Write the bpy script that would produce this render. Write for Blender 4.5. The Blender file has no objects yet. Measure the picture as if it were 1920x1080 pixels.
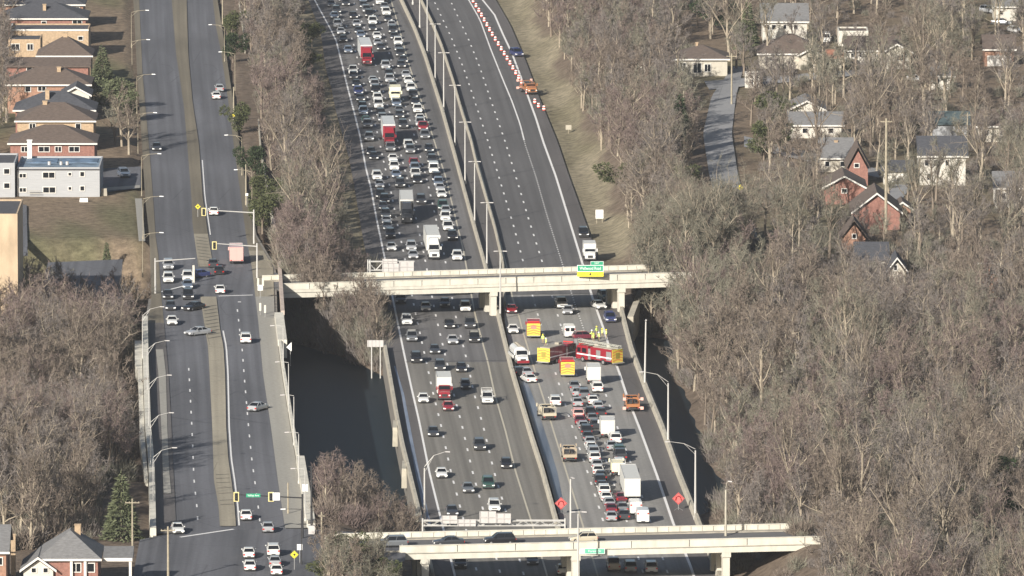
import bpy, math, random
import numpy as np
from mathutils import Vector, Matrix

R = math.radians
random.seed(11)
rng = np.random.default_rng(11)
scene = bpy.context.scene
COL = scene.collection

# ------------------------------------------------------------------ camera
FPX = 19000.0            # focal length in pixels of a 1920 px wide frame
SINP = 0.139
PITCH = math.asin(SINP)
COSP = math.cos(PITCH)
HC = 262.0               # camera height above the motorway
cam_d = bpy.data.cameras.new('camera')
cam = bpy.data.objects.new('camera', cam_d)
COL.objects.link(cam)
cam.location = (0, 0, HC)
cam.rotation_euler = (R(90) - PITCH, 0, 0)
cam_d.sensor_width = 36.0
cam_d.lens = FPX / 1920 * 36
cam_d.clip_start = 5
cam_d.clip_end = 9000
scene.camera = cam

# ------------------------------------------------------------------ light
SUN_AZ = R(31)           # shadows run away from the camera, 31 degrees to the right
SUN_EL = R(24)
world = bpy.data.worlds.new('World')
scene.world = world
world.use_nodes = True
wn = world.node_tree
bg = wn.nodes['Background']
sky = wn.nodes.new('ShaderNodeTexSky')
sky.sky_type = 'NISHITA'
sky.sun_disc = False
sky.sun_elevation = SUN_EL
# sun stands at direction (-sin az, -cos az): blender's rotation 0 is +Y, growing clockwise seen from above
sky.sun_rotation = math.pi + SUN_AZ
sky.air_density = 1.0
sky.dust_density = 2.0
sky.ozone_density = 1.0
bg.inputs['Strength'].default_value = 0.06
wn.links.new(sky.outputs[0], bg.inputs['Color'])

sun_d = bpy.data.lights.new('sun', 'SUN')
sun_d.energy = 5.0
sun_d.angle = R(0.5)
sun_d.color = (1.0, 0.94, 0.86)
sun = bpy.data.objects.new('sun', sun_d)
COL.objects.link(sun)
sdir = Vector((math.sin(SUN_AZ) * math.cos(SUN_EL), math.cos(SUN_AZ) * math.cos(SUN_EL), -math.sin(SUN_EL)))
sun.rotation_euler = sdir.to_track_quat('-Z', 'Y').to_euler()

scene.view_settings.view_transform = 'Standard'
scene.view_settings.look = 'None'
scene.view_settings.exposure = 0.55
scene.view_settings.gamma = 1.0
scene.view_settings.use_curve_mapping = False
scene.cycles.max_bounces = 5
scene.cycles.diffuse_bounces = 2
scene.cycles.glossy_bounces = 2
scene.cycles.volume_bounces = 0
scene.cycles.transmission_bounces = 2


# ------------------------------------------------------------------ survey: where the photograph's points lie on the ground
def G(x, y, z=0.0):
    u = (x - 960) / FPX
    v = (y - 540) / FPX
    t = (HC - z) / (SINP + v * COSP)
    return Vector((u * t, (COSP - v * SINP) * t, z))


def px_scale(y, z=0.0):
    """pixels per metre at photograph row y, height z"""
    return FPX / ((HC - z) / (SINP + (y - 540) / FPX * COSP))


def rowY(y, z=0.0):
    return G(960, y, z).y


def pl(*pts):
    a = np.array(sorted(pts), float)
    return a


def pxat(p, row):
    r, x = p[:, 0], p[:, 1]
    if row < r[0]:
        return x[0] + (x[1] - x[0]) / (r[1] - r[0]) * (row - r[0])
    if row > r[-1]:
        return x[-1] + (x[-1] - x[-2]) / (r[-1] - r[-2]) * (row - r[-1])
    return float(np.interp(row, r, x))


def PT(p, row, z=0.0, off=0.0):
    q = G(pxat(p, row), row, z)
    q.x += off
    return q


def tangent(p, row, z=0.0):
    d = PT(p, row - 8, z) - PT(p, row + 8, z)
    d.z = 0
    return d.normalized()      # points away from the camera


# ------------------------------------------------------------------ mesh helper
class MB:
    def __init__(s):
        s.v, s.f, s.m, s.uv = [], [], [], None

    def quad(s, a, b, c, d, m=0):
        n = len(s.v)
        s.v += [tuple(a), tuple(b), tuple(c), tuple(d)]
        s.f.append((n, n + 1, n + 2, n + 3)); s.m.append(m)

    def poly(s, pts, m=0):
        n = len(s.v)
        s.v += [tuple(p) for p in pts]
        s.f.append(tuple(range(n, n + len(pts)))); s.m.append(m)

    def box(s, x0, x1, y0, y1, z0, z1, m=0, M=None, taper=0.0):
        t = taper
        P = [(x0, y0, z0), (x1, y0, z0), (x1, y1, z0), (x0, y1, z0),
             (x0 + t, y0 + t, z1), (x1 - t, y0 + t, z1), (x1 - t, y1 - t, z1), (x0 + t, y1 - t, z1)]
        if M is not None:
            P = [tuple(M @ Vector(p)) for p in P]
        n = len(s.v)
        s.v += P
        for q in ((0, 3, 2, 1), (4, 5, 6, 7), (0, 1, 5, 4), (1, 2, 6, 5), (2, 3, 7, 6), (3, 0, 4, 7)):
            s.f.append(tuple(n + i for i in q)); s.m.append(m)

    def hexa(s, P, m=0):
        n = len(s.v)
        s.v += [tuple(p) for p in P]
        for q in ((0, 3, 2, 1), (4, 5, 6, 7), (0, 1, 5, 4), (1, 2, 6, 5), (2, 3, 7, 6), (3, 0, 4, 7)):
            s.f.append(tuple(n + i for i in q)); s.m.append(m)

    def tube(s, a, b, r0, r1=None, n=6, m=0, cap=True):
        a, b = Vector(a), Vector(b)
        if r1 is None:
            r1 = r0
        d = (b - a).normalized()
        x = d.orthogonal().normalized()
        y = d.cross(x)
        k = len(s.v)
        for c, r in ((a, r0), (b, r1)):
            for i in range(n):
                t = 2 * math.pi * i / n
                s.v.append(tuple(c + x * (r * math.cos(t)) + y * (r * math.sin(t))))
        for i in range(n):
            j = (i + 1) % n
            s.f.append((k + i, k + j, k + n + j, k + n + i)); s.m.append(m)
        if cap:
            s.f.append(tuple(k + n + i for i in range(n))); s.m.append(m)
            s.f.append(tuple(k + n - 1 - i for i in range(n))); s.m.append(m)

    def path(s, pts, r, n=6, m=0):
        for i in range(len(pts) - 1):
            s.tube(pts[i], pts[i + 1], r, r, n, m)

    def loft(s, rings, m=0, caps=True):
        k = len(s.v)
        n = len(rings[0])
        for rg in rings:
            s.v += [tuple(p) for p in rg]
        for a in range(len(rings) - 1):
            for i in range(n):
                j = (i + 1) % n
                s.f.append((k + a * n + i, k + a * n + j, k + (a + 1) * n + j, k + (a + 1) * n + i)); s.m.append(m)
        if caps:
            s.f.append(tuple(k + n - 1 - i for i in range(n))); s.m.append(m)
            e = k + (len(rings) - 1) * n
            s.f.append(tuple(e + i for i in range(n))); s.m.append(m)

    def data(s, name, mats=(), smooth=False):
        me = bpy.data.meshes.new(name)
        me.from_pydata(s.v, [], s.f)
        for mm in mats:
            me.materials.append(mm)
        if len(mats) > 1:
            me.polygons.foreach_set('material_index', np.array(s.m, dtype=np.int32))
        if smooth:
            me.polygons.foreach_set('use_smooth', np.ones(len(s.f), dtype=bool))
        me.update()
        return me

    def obj(s, name, mats=(), parent=None, smooth=False, loc=None):
        if not isinstance(mats, (list, tuple)):
            mats = (mats,)
        o = bpy.data.objects.new(name, s.data(name, mats, smooth))
        COL.objects.link(o)
        if parent is not None:
            o.parent = parent
        if loc is not None:
            o.location = loc
        return o


def tag(o, label=None, cat=None, group=None, kind=None):
    if label: o['label'] = label
    if cat: o['category'] = cat
    if group: o['group'] = group
    if kind: o['kind'] = kind
    return o


def empty(name, loc=(0, 0, 0), rz=0.0, label=None, cat=None, group=None):
    o = bpy.data.objects.new(name, None)
    COL.objects.link(o)
    o.empty_display_size = 0.5
    o.location = loc
    o.rotation_euler = (0, 0, rz)
    return tag(o, label, cat, group)


def put(name, me, parent=None, loc=None, rz=0.0, paint=None):
    o = bpy.data.objects.new(name, me)
    COL.objects.link(o)
    if parent is not None:
        o.parent = parent
    if loc is not None:
        o.location = loc
    if rz:
        o.rotation_euler = (0, 0, rz)
    if paint is not None:
        o.material_slots[0].link = 'OBJECT'
        o.material_slots[0].material = paint
    return o


# ------------------------------------------------------------------ materials
MATS = {}


def mat(name, col, rough=0.8, noise=0.0, scale=1.0, col2=None, metal=0.0, coat=0.0, spec=0.5, bump=0.0, stretch=(1, 1, 1), detail=4.0, emit=None):
    if name in MATS:
        return MATS[name]
    m = bpy.data.materials.new(name)
    m.use_nodes = True
    nt = m.node_tree
    b = nt.nodes['Principled BSDF']
    b.inputs['Base Color'].default_value = (*col, 1)
    b.inputs['Roughness'].default_value = rough
    b.inputs['Metallic'].default_value = metal
    b.inputs['Coat Weight'].default_value = coat
    b.inputs['Specular IOR Level'].default_value = spec
    if emit:
        b.inputs['Emission Color'].default_value = (*col, 1)
        b.inputs['Emission Strength'].default_value = emit
    if noise > 0 or col2:
        tc = nt.nodes.new('ShaderNodeTexCoord')
        mp = nt.nodes.new('ShaderNodeMapping')
        mp.inputs['Scale'].default_value = stretch
        ns = nt.nodes.new('ShaderNodeTexNoise')
        ns.inputs['Scale'].default_value = scale
        ns.inputs['Detail'].default_value = detail
        ns.inputs['Roughness'].default_value = 0.6
        mx = nt.nodes.new('ShaderNodeMix')
        mx.data_type = 'RGBA'
        c2 = col2 if col2 else tuple(c * (1 - noise) for c in col)
        c1 = col if col2 else tuple(min(1, c * (1 + noise * .6)) for c in col)
        mx.inputs['A'].default_value = (*c1, 1)
        mx.inputs['B'].default_value = (*c2, 1)
        mr = nt.nodes.new('ShaderNodeMapRange')
        mr.inputs['From Min'].default_value = 0.32
        mr.inputs['From Max'].default_value = 0.68
        nt.links.new(tc.outputs['Object'], mp.inputs['Vector'])
        nt.links.new(mp.outputs[0], ns.inputs['Vector'])
        nt.links.new(ns.outputs['Fac'], mr.inputs['Value'])
        nt.links.new(mr.outputs[0], mx.inputs['Factor'])
        nt.links.new(mx.outputs['Result'], b.inputs['Base Color'])
        if bump > 0:
            bp = nt.nodes.new('ShaderNodeBump')
            bp.inputs['Strength'].default_value = bump
            nt.links.new(ns.outputs['Fac'], bp.inputs['Height'])
            nt.links.new(bp.outputs[0], b.inputs['Normal'])
    MATS[name] = m
    return m


def road_mat(name, base, streak, patch=0.25, tint=(1, 1, 1), crack=0.0):
    """asphalt or concrete: streaks along the carriageway (UV in metres), patches, grain"""
    m = bpy.data.materials.new(name)
    m.use_nodes = True
    nt = m.node_tree
    L = nt.links
    b = nt.nodes['Principled BSDF']
    b.inputs['Roughness'].default_value = 0.85
    b.inputs['Specular IOR Level'].default_value = 0.25
    uv = nt.nodes.new('ShaderNodeUVMap'); uv.uv_map = 'UVMap'

    def noise(sc, scale, det=3.0):
        mp = nt.nodes.new('ShaderNodeMapping')
        mp.inputs['Scale'].default_value = sc
        n = nt.nodes.new('ShaderNodeTexNoise')
        n.inputs['Scale'].default_value = scale
        n.inputs['Detail'].default_value = det
        L.new(uv.outputs[0], mp.inputs[0])
        L.new(mp.outputs[0], n.inputs['Vector'])
        return n.outputs['Fac']

    def rng_(v, a, bb, lo, hi):
        r = nt.nodes.new('ShaderNodeMapRange')
        r.inputs['From Min'].default_value = a; r.inputs['From Max'].default_value = bb
        r.inputs['To Min'].default_value = lo; r.inputs['To Max'].default_value = hi
        L.new(v, r.inputs['Value'])
        return r.outputs[0]

    def mul(a, c):
        k = nt.nodes.new('ShaderNodeMath'); k.operation = 'MULTIPLY'
        L.new(a, k.inputs[0])
        L.new(c, k.inputs[1])
        return k.outputs[0]
    s1 = rng_(noise((1.0, 0.006, 1), 0.9), 0.3, 0.7, 1 - streak, 1 + streak)
    s2 = rng_(noise((1.0, 0.12, 1), 0.10), 0.35, 0.65, 1 - patch * .6, 1 + patch * .6)
    s3 = rng_(noise((1, 1, 1), 1.6, 6.0), 0.25, 0.75, 0.88, 1.12)
    tot = mul(mul(s1, s2), s3)
    if crack > 0:      # dark tar joints across and along
        vo = nt.nodes.new('ShaderNodeTexVoronoi')
        vo.feature = 'DISTANCE_TO_EDGE'
        vo.inputs['Scale'].default_value = 0.05
        L.new(uv.outputs[0], vo.inputs['Vector'])
        tot = mul(tot, rng_(vo.outputs['Distance'], 0.0, 0.006, 1 - crack, 1.0))
    vm = nt.nodes.new('ShaderNodeVectorMath'); vm.operation = 'SCALE'
    vm.inputs[0].default_value = tuple(base * t for t in tint)
    L.new(tot, vm.inputs['Scale'])
    L.new(vm.outputs[0], b.inputs['Base Color'])
    MATS[name] = m
    return m


M_ASPH_A = road_mat('asphalt_motorway', 0.135, 0.22, 0.26, (1.0, 0.97, 0.95))
M_ASPH_B = road_mat('asphalt_motorway_far', 0.115, 0.16, 0.20, (1.0, 0.98, 0.97), 0.12)
M_SHOULDER = road_mat('asphalt_shoulder', 0.112, 0.12, 0.22, (1.04, 0.97, 0.93), .25)
M_CONC_ROAD = road_mat('concrete_deck', 0.168, 0.26, 0.14, (1.06, 1.0, 0.88))
M_CONC_ROAD2 = road_mat('concrete_deck_right', 0.25, 0.17, 0.20, (1.03, 1.0, 0.93), .15)
M_ASPH_C = road_mat('asphalt_parkway', 0.122, 0.20, 0.32, (0.96, 0.98, 1.06), 0.30)
M_ASPH_ST = road_mat('asphalt_street', 0.27, 0.05, 0.25, (1.0, 1.0, 1.0), 0.3)
M_WALK = road_mat('concrete_pavement', 0.31, 0.05, 0.12, (1.02, 0.98, 0.86), 0.0)
M_PAINT = mat('road_paint_white', (0.78, 0.77, 0.74), 0.7, noise=0.12, scale=3)
M_PAINT_Y = mat('road_paint_cream', (0.50, 0.46, 0.36), 0.7, noise=0.12, scale=3)
M_CONC = mat('concrete_pale', (0.60, 0.575, 0.49), 0.85, noise=0.20, scale=0.55, detail=9, stretch=(1, 1, .35))
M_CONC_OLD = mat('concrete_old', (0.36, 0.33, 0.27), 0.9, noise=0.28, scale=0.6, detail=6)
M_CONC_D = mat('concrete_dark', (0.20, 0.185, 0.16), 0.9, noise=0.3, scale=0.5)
M_BEAM = mat('painted_girder', (0.58, 0.555, 0.475), 0.7, noise=0.16, scale=0.8, detail=9, stretch=(1, 1, .3))
M_STEEL = mat('galvanised_steel', (0.42, 0.42, 0.41), 0.45, metal=0.6)
M_STEEL_L = mat('pale_aluminium', (0.52, 0.51, 0.48), 0.55, metal=0.2)
M_WOOD = mat('weathered_pole', (0.34, 0.30, 0.22), 0.9, noise=0.2, scale=2)
M_BLACK = mat('black_rubber', (0.018, 0.018, 0.02), 0.7)
M_DARK = mat('dark_metal', (0.03, 0.03, 0.032), 0.5)
M_GLASS = mat('dark_glass', (0.012, 0.014, 0.017), 0.16, spec=0.35)
M_LAMP = mat('headlight_glass', (0.85, 0.85, 0.82), 0.15, spec=0.8)
M_TAIL = mat('tail_light_red', (0.45, 0.015, 0.01), 0.3)
M_SIGN_BACK = mat('sign_back_aluminium', (0.50, 0.48, 0.46), 0.55, noise=0.08, scale=1.2)
M_GREEN = mat('sign_green', (0.02, 0.30, 0.16), 0.5)
M_SIGN_W = mat('sign_white', (0.85, 0.86, 0.84), 0.5)
M_YEL = mat('sign_yellow', (0.85, 0.72, 0.04), 0.5)
M_YEL_L = mat('signal_border_yellow', (0.66, 0.58, 0.26), 0.5)
M_RED_SIGN = mat('sign_fluorescent_red', (0.80, 0.13, 0.12), 0.5)
M_ORANGE = mat('orange_plastic', (0.62, 0.10, 0.07), 0.55)
M_HIVIS = mat('high_visibility_yellow', (0.62, 0.80, 0.20), 0.7)
M_SKIN = mat('skin', (0.45, 0.28, 0.20), 0.6)
M_NAVY = mat('navy_cloth', (0.03, 0.035, 0.05), 0.8)
M_TREAD = mat('tan_bunker_gear', (0.30, 0.24, 0.15), 0.8)

# ------------------------------------------------------------------ survey polylines (row, x) of the motorway (z 0)
HL_EDGE = pl((0, 578), (60, 601), (130, 611), (165, 621), (210, 630), (300, 655), (350, 664), (450, 681), (560, 703), (660, 725), (782, 746), (842, 758), (960, 787), (1080, 813))
HL_LINE = pl((0, 590), (55, 620), (75, 630), (115, 640), (165, 652), (210, 664), (255, 675), (315, 686), (355, 696), (410, 706), (482, 721), (582, 741), (660, 757), (725, 771), (790, 786), (885, 805), (970, 826), (1080, 853))
HL_RLINE = pl((0, 733), (55, 749), (122, 767), (210, 797), (330, 835), (470, 869), (587, 890), (632, 902), (680, 915), (737, 927), (805, 947), (885, 967), (980, 997), (1080, 1026))
HL_MED = pl((0, 751), (55, 777), (107, 797), (212, 830), (302, 855), (395, 880), (502, 910), (590, 932), (700, 959), (829, 997), (885, 1015), (980, 1041), (1080, 1069))
HR_MED = pl((0, 787), (47, 810), (88, 827), (155, 849), (215, 866), (265, 882), (308, 892), (378, 912), (430, 927), (500, 943), (560, 945), (600, 947), (640, 954), (700, 970), (829, 1009), (885, 1027), (980, 1053), (1080, 1081))
HR_YLINE = pl((0, 791), (155, 853), (265, 886), (378, 917), (500, 950), (560, 961), (592, 973), (617, 979), (722, 1011), (765, 1025), (805, 1037), (885, 1062), (982, 1092), (1080, 1121))
HR_A = pl((0, 813), (72, 847), (130, 870), (180, 887), (265, 915), (337, 937), (397, 955), (427, 964), (491, 981), (574, 1004), (592, 1009), (694, 1040), (726, 1050), (794, 1071), (827, 1082), (880, 1100), (957, 1125), (1080, 1162))
HR_B = pl((0, 844), (77, 880), (127, 900), (187, 920), (265, 947), (350, 973), (410, 991), (492, 1017), (595, 1047), (612, 1052), (700, 1080), (794, 1112), (880, 1142), (980, 1176), (1080, 1208))
HR_GORE = pl((0, 879), (37, 900), (92, 920), (147, 942), (190, 960), (232, 975), (272, 985), (332, 1005), (402, 1025), (487, 1052), (564, 1076), (616, 1094), (700, 1122), (794, 1155), (880, 1187), (980, 1220), (1080, 1254))
HR_RLINE = pl((0, 905), (27, 927), (62, 942), (100, 960), (167, 985), (222, 1005), (267, 1019), (330, 1042), (395, 1062), (487, 1090), (562, 1112), (617, 1132), (650, 1142), (695, 1160), (747, 1177), (805, 1200), (892, 1232), (980, 1262), (1062, 1295), (1080, 1301))
HR_EDGE = pl((0, 930), (47, 957), (117, 987), (180, 1010), (265, 1045), (325, 1065), (380, 1085), (445, 1108), (500, 1127), (585, 1162), (660, 1181), (740, 1211), (805, 1238), (892, 1269), (977, 1303), (1080, 1343))
# parkway on the left (z 6)
A_L = pl((0, 261), (135, 267), (270, 279), (370, 287), (445, 292), (480, 297), (560, 303), (610, 308), (700, 316), (810, 322), (980, 330), (1080, 322))
A_ML = pl((0, 322), (100, 330), (200, 345), (270, 351), (370, 359), (420, 361), (500, 372), (560, 376), (620, 385), (650, 390), (700, 393), (800, 398), (860, 400), (900, 401), (950, 410), (980, 412), (1080, 420))
A_MR = pl((0, 350), (100, 353), (190, 361), (270, 373), (370, 380), (440, 390), (500, 400), (560, 406), (620, 413), (650, 419), (700, 422), (800, 424), (860, 428), (900, 434), (950, 440), (980, 442), (1080, 450))
A_R = pl((0, 399), (50, 405), (100, 415), (190, 428), (270, 438), (370, 452), (440, 461), (500, 472), (550, 478), (600, 484), (700, 493), (800, 508), (900, 521), (980, 533), (1080, 550))
A_WALKR = pl((0, 408), (100, 424), (270, 449), (440, 476), (500, 512), (560, 514), (600, 515), (700, 528), (800, 544), (870, 556), (980, 574), (1080, 590))
A_WALKL = pl((0, 250), (135, 257), (270, 266), (370, 272), (445, 280), (560, 284), (605, 277), (700, 279), (810, 283), (880, 290), (1010, 293), (1080, 292))
ZA = 6.0

# tabulate the corridors against Y for the terrain
_rows = np.arange(-160, 1300, 10.0)


def table(p, z):
    Ys = np.array([rowY(r, z) for r in _rows])
    Xs = np.array([PT(p, r, z).x for r in _rows])
    o = np.argsort(Ys)
    return Ys[o], Xs[o]


T_HL, T_HR = table(HL_EDGE, 0), table(HR_EDGE, 0)
T_AL, T_AR = table(A_WALKL, ZA), table(A_WALKR, ZA)


def smooth(t):
    t = np.clip(t, 0, 1)
    return t * t * (3 - 2 * t)


def hills(X, Y):
    return (np.sin(X * .11 + 1.3) * np.cos(Y * .07) + np.sin(X * .031 - Y * .045) + .5 * np.sin(X * .33 + Y * .21)) / 2.5


def ground(X, Y):
    X = np.asarray(X, float); Y = np.asarray(Y, float)
    xl = np.interp(Y, *T_HL); xr = np.interp(Y, *T_HR)
    al = np.interp(Y, *T_AL); ar = np.interp(Y, *T_AR)
    d = np.maximum(np.maximum(xl - X, X - xr), 0)
    P = -0.35 + (5.7 + .35) * smooth((d - 2) / 13)
    P = P + .25 * hills(X, Y) * smooth((d - 4) / 10)
    P = np.where((X > al - 1.5) & (X < ar + 1.0), 5.3, P)
    Yn = np.interp(X, [-60, -47, -46, -42, -40, -30, -21, 20, 40, 200], [1885, 1885, 1985, 1850, 1836, 1816, 1786, 1842, 1842, 1842])
    V = smooth((Yn + 9 - Y) / 18) * (1 - smooth((1652 - Y) / 55))
    dl = np.maximum(al - X, 0)
    dr = np.maximum(X - xr, 0)
    F = np.full_like(X, -6.4)
    F = np.where(X < al, -4.5 + 6 * smooth((dl - 0) / 40), F)
    F = np.where(X > xr, -6.4 + 9 * smooth((dr - 2.5 + 1.5 * hills(X * 0, Y * 1.7)) / 24), F)
    F = F + .5 * hills(X, Y) * smooth((np.maximum(dl, dr) - 10) / 10)
    h = P * (1 - V) + F * V
    return h


def gz(x, y):
    return float(ground(np.array([x]), np.array([y]))[0])


# ------------------------------------------------------------------ terrain sheet
def build_terrain():
    xs = np.concatenate([[-2500, -1200, -600, -300, -200], np.arange(-150, 150.5, 1.0), [200, 300, 600, 1200, 2500]])
    ys = np.concatenate([[-400, 400, 1000, 1300, 1400], np.arange(1440, 2420, 3.0), np.arange(2420, 2700, 20), [3000, 4000, 6000]])
    Xg, Yg = np.meshgrid(xs, ys)
    H = ground(Xg, Yg)
    nx, ny = len(xs), len(ys)
    co = np.stack([Xg, Yg, H], -1).reshape(-1, 3)
    i = np.arange(nx - 1)[None, :] + nx * np.arange(ny - 1)[:, None]
    f = np.stack([i, i + 1, i + 1 + nx, i + nx], -1).reshape(-1, 4)
    me = bpy.data.meshes.new('ground')
    me.vertices.add(len(co)); me.vertices.foreach_set('co', co.ravel())
    me.loops.add(f.size); me.loops.foreach_set('vertex_index', f.ravel().astype(np.int32))
    me.polygons.add(len(f))
    me.polygons.foreach_set('loop_start', np.arange(0, f.size, 4, dtype=np.int32))
    me.polygons.foreach_set('use_smooth', np.ones(len(f), dtype=bool))
    me.update(calc_edges=True)
    # what grows where: grass verge, dry lawn, leaf litter
    xr = np.interp(Yg, *T_HR); xl = np.interp(Yg, *T_HL); al = np.interp(Yg, *T_AL)
    nz = hills(Xg * 3.1, Yg * 1.3)
    verge = smooth((8.5 + 3.4 * nz - (Xg - xr)) / 3.0) * (Xg > xr - 2) * smooth((Yg - 1895) / 20)
    verge = np.maximum(verge, .9 * smooth((5.0 + 2.0 * nz - (xl - Xg)) / 2.0) * (Xg < xl + 2) * (Yg > 1890))
    lawn = smooth((al - Xg) / 2.0) * (Yg > 1850)
    lawn = lawn * 1.0
    lawn = np.maximum(lawn, smooth((Xg - xr - 26) / 5) * (Yg > 1880) * .7)
    C = np.zeros((ny, nx, 4)); C[..., 3] = 1
    litter = np.array([.150, .118, .090])
    vg = np.array([.27, .235, .165])
    lw = np.array([.215, .165, .115])
    grn = np.array([.150, .138, .080])
    mo = smooth(hills(Xg * 5.3 + 2, Yg * 2.1) * .9 + .45)[..., None] * .4 + smooth(hills(Xg * 2.3, Yg * .45 + 4) * .8 + .3)[..., None] * .45
    vgm = vg * (1 - mo) + np.array([.155, .138, .085]) * mo
    c = litter[None, None] * np.ones((ny, nx, 3))
    g = smooth(hills(Xg * 1.7 + 9, Yg * .6) * 1.2 + .2)[..., None]
    c = c * (1 - lawn[..., None]) + (lw * (1 - g) + grn * g) * lawn[..., None]
    c = c * (1 - verge[..., None]) + vgm * verge[..., None]
    C[..., :3] = c
    a = me.color_attributes.new('cover', 'FLOAT_COLOR', 'POINT')
    a.data.foreach_set('color', C.reshape(-1))
    m = bpy.data.materials.new('ground_cover')
    m.use_nodes = True
    nt = m.node_tree; L = nt.links
    b = nt.nodes['Principled BSDF']
    b.inputs['Roughness'].default_value = 0.95
    b.inputs['Specular IOR Level'].default_value = 0.1
    at = nt.nodes.new('ShaderNodeAttribute'); at.attribute_name = 'cover'
    tc = nt.nodes.new('ShaderNodeTexCoord')
    n1 = nt.nodes.new('ShaderNodeTexNoise'); n1.inputs['Scale'].default_value = .55; n1.inputs['Detail'].default_value = 8; n1.inputs['Roughness'].default_value = .75
    mr = nt.nodes.new('ShaderNodeMapRange')
    mr.inputs['From Min'].default_value = .3; mr.inputs['From Max'].default_value = .7
    mr.inputs['To Min'].default_value = .45; mr.inputs['To Max'].default_value = 1.5
    vm = nt.nodes.new('ShaderNodeVectorMath'); vm.operation = 'SCALE'
    L.new(tc.outputs['Object'], n1.inputs['Vector']); L.new(n1.outputs['Fac'], mr.inputs['Value'])
    L.new(at.outputs['Color'], vm.inputs[0]); L.new(mr.outputs[0], vm.inputs['Scale'])
    L.new(vm.outputs[0], b.inputs['Base Color'])
    bp = nt.nodes.new('ShaderNodeBump'); bp.inputs['Strength'].default_value = .7; bp.inputs['Distance'].default_value = .4
    L.new(n1.outputs['Fac'], bp.inputs['Height']); L.new(bp.outputs[0], b.inputs['Normal'])
    me.materials.append(m)
    o = bpy.data.objects.new('ground', me); COL.objects.link(o)
    tag(o, kind='structure')


build_terrain()


# ------------------------------------------------------------------ ribbons
def ribbon(name, pa, pb, r0, r1, z, material, offa=0.0, offb=0.0, step=10, nu=4, fa=None, fb=None):
    """a sheet between two surveyed lines; UV in metres (u across, v along)"""
    n = max(2, int(abs(r1 - r0) / step) + 1)
    rows = np.linspace(r0, r1, n)
    vs, uvs = [], []
    run = 0.0
    prev = None
    for r in rows:
        a = fa(r) if fa else PT(pa, r, z, offa)
        b = fb(r) if fb else PT(pb, r, z, offb)
        c = (a + b) / 2
        if prev is not None:
            run += (c - prev).length
        prev = c
        w = (b - a).length
        for k in range(nu + 1):
            t = k / nu
            vs.append(tuple(a.lerp(b, t)))
            uvs.append((t * w - w / 2, run))
    f = []
    for i in range(n - 1):
        for k in range(nu):
            p = i * (nu + 1) + k
            f.append((p, p + nu + 1, p + nu + 2, p + 1) if r1 < r0 else (p, p + 1, p + nu + 2, p + nu + 1))
    me = bpy.data.meshes.new(name)
    me.from_pydata(vs, [], f)
    ul = me.uv_layers.new(name='UVMap')
    li = np.zeros(len(me.loops), dtype=np.int32); me.loops.foreach_get('vertex_index', li)
    ul.data.foreach_set('uv', np.array(uvs)[li].ravel())
    me.materials.append(material)
    me.update()
    o = bpy.data.objects.new(name, me); COL.objects.link(o)
    # make sure it faces up
    if me.polygons[0].normal.z < 0:
        me.flip_normals()
    return tag(o, kind='structure')


ROW_T, ROW_B = -80, 1180
# motorway, left carriageway
ribbon('left_carriageway', HL_LINE, HL_MED, ROW_T, 679, 0.02, M_ASPH_A, offb=.1)
ribbon('left_carriageway_bridge', HL_LINE, HL_MED, 679, ROW_B, 0.02, M_CONC_ROAD, offb=.1)
ribbon('left_shoulder', HL_EDGE, HL_LINE, ROW_T, ROW_B, 0.016, M_SHOULDER, offb=.2)
ribbon('right_carriageway', HR_MED, HR_RLINE, ROW_T, 552, 0.02, M_ASPH_B, offa=-.1)
ribbon('right_carriageway_bridge', HR_MED, HR_RLINE, 552, ROW_B, 0.02, M_CONC_ROAD2, offa=-.1)
ribbon('right_shoulder', HR_RLINE, HR_EDGE, ROW_T, ROW_B, 0.016, M_SHOULDER, offa=-.2)
ribbon('median_strip', HL_MED, HR_MED, ROW_T, 575, 0.012, M_SHOULDER)
# parkway
ribbon('parkway_left', A_L, A_ML, ROW_T, ROW_B, ZA, M_ASPH_C, offb=.5)
ribbon('parkway_right', A_MR, A_R, ROW_T, ROW_B, ZA, M_ASPH_C, offa=-.5)
ribbon('parkway_crossing', A_ML, A_MR, 500, 556, ZA + .004, M_ASPH_C, offa=-.2, offb=.2)
ribbon('parkway_crossing_near', A_ML, A_MR, 986, ROW_B, ZA + .004, M_ASPH_C, offa=-.2, offb=.2)
M_MED_FAR = road_mat('parkway_median_dry_grass', 0.155, 0.20, 0.35, (1.12, .98, .72))
M_MED = road_mat('parkway_median_paving', 0.29, 0.16, 0.35, (1.08, .97, .74), .35)


# water in the valley
def build_water():
    m = bpy.data.materials.new('river_water')
    m.use_nodes = True
    nt = m.node_tree
    b = nt.nodes['Principled BSDF']
    b.inputs['Base Color'].default_value = (.012, .019, .024, 1)
    b.inputs['Roughness'].default_value = .5
    b.inputs['Specular IOR Level'].default_value = .06
    tc = nt.nodes.new('ShaderNodeTexCoord'); n = nt.nodes.new('ShaderNodeTexNoise')
    n.inputs['Scale'].default_value = 1.4; n.inputs['Detail'].default_value = 4
    bp = nt.nodes.new('ShaderNodeBump'); bp.inputs['Strength'].default_value = .35
    nt.links.new(tc.outputs['Object'], n.inputs['Vector']); nt.links.new(n.outputs['Fac'], bp.inputs['Height']); nt.links.new(bp.outputs[0], b.inputs['Normal'])
    mb = MB()
    mb.quad((-72, 1600, -5), (60, 1600, -5), (60, 2010, -5), (-72, 2010, -5))
    o = mb.obj('river', m)
    tag(o, kind='structure')


build_water()


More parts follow.
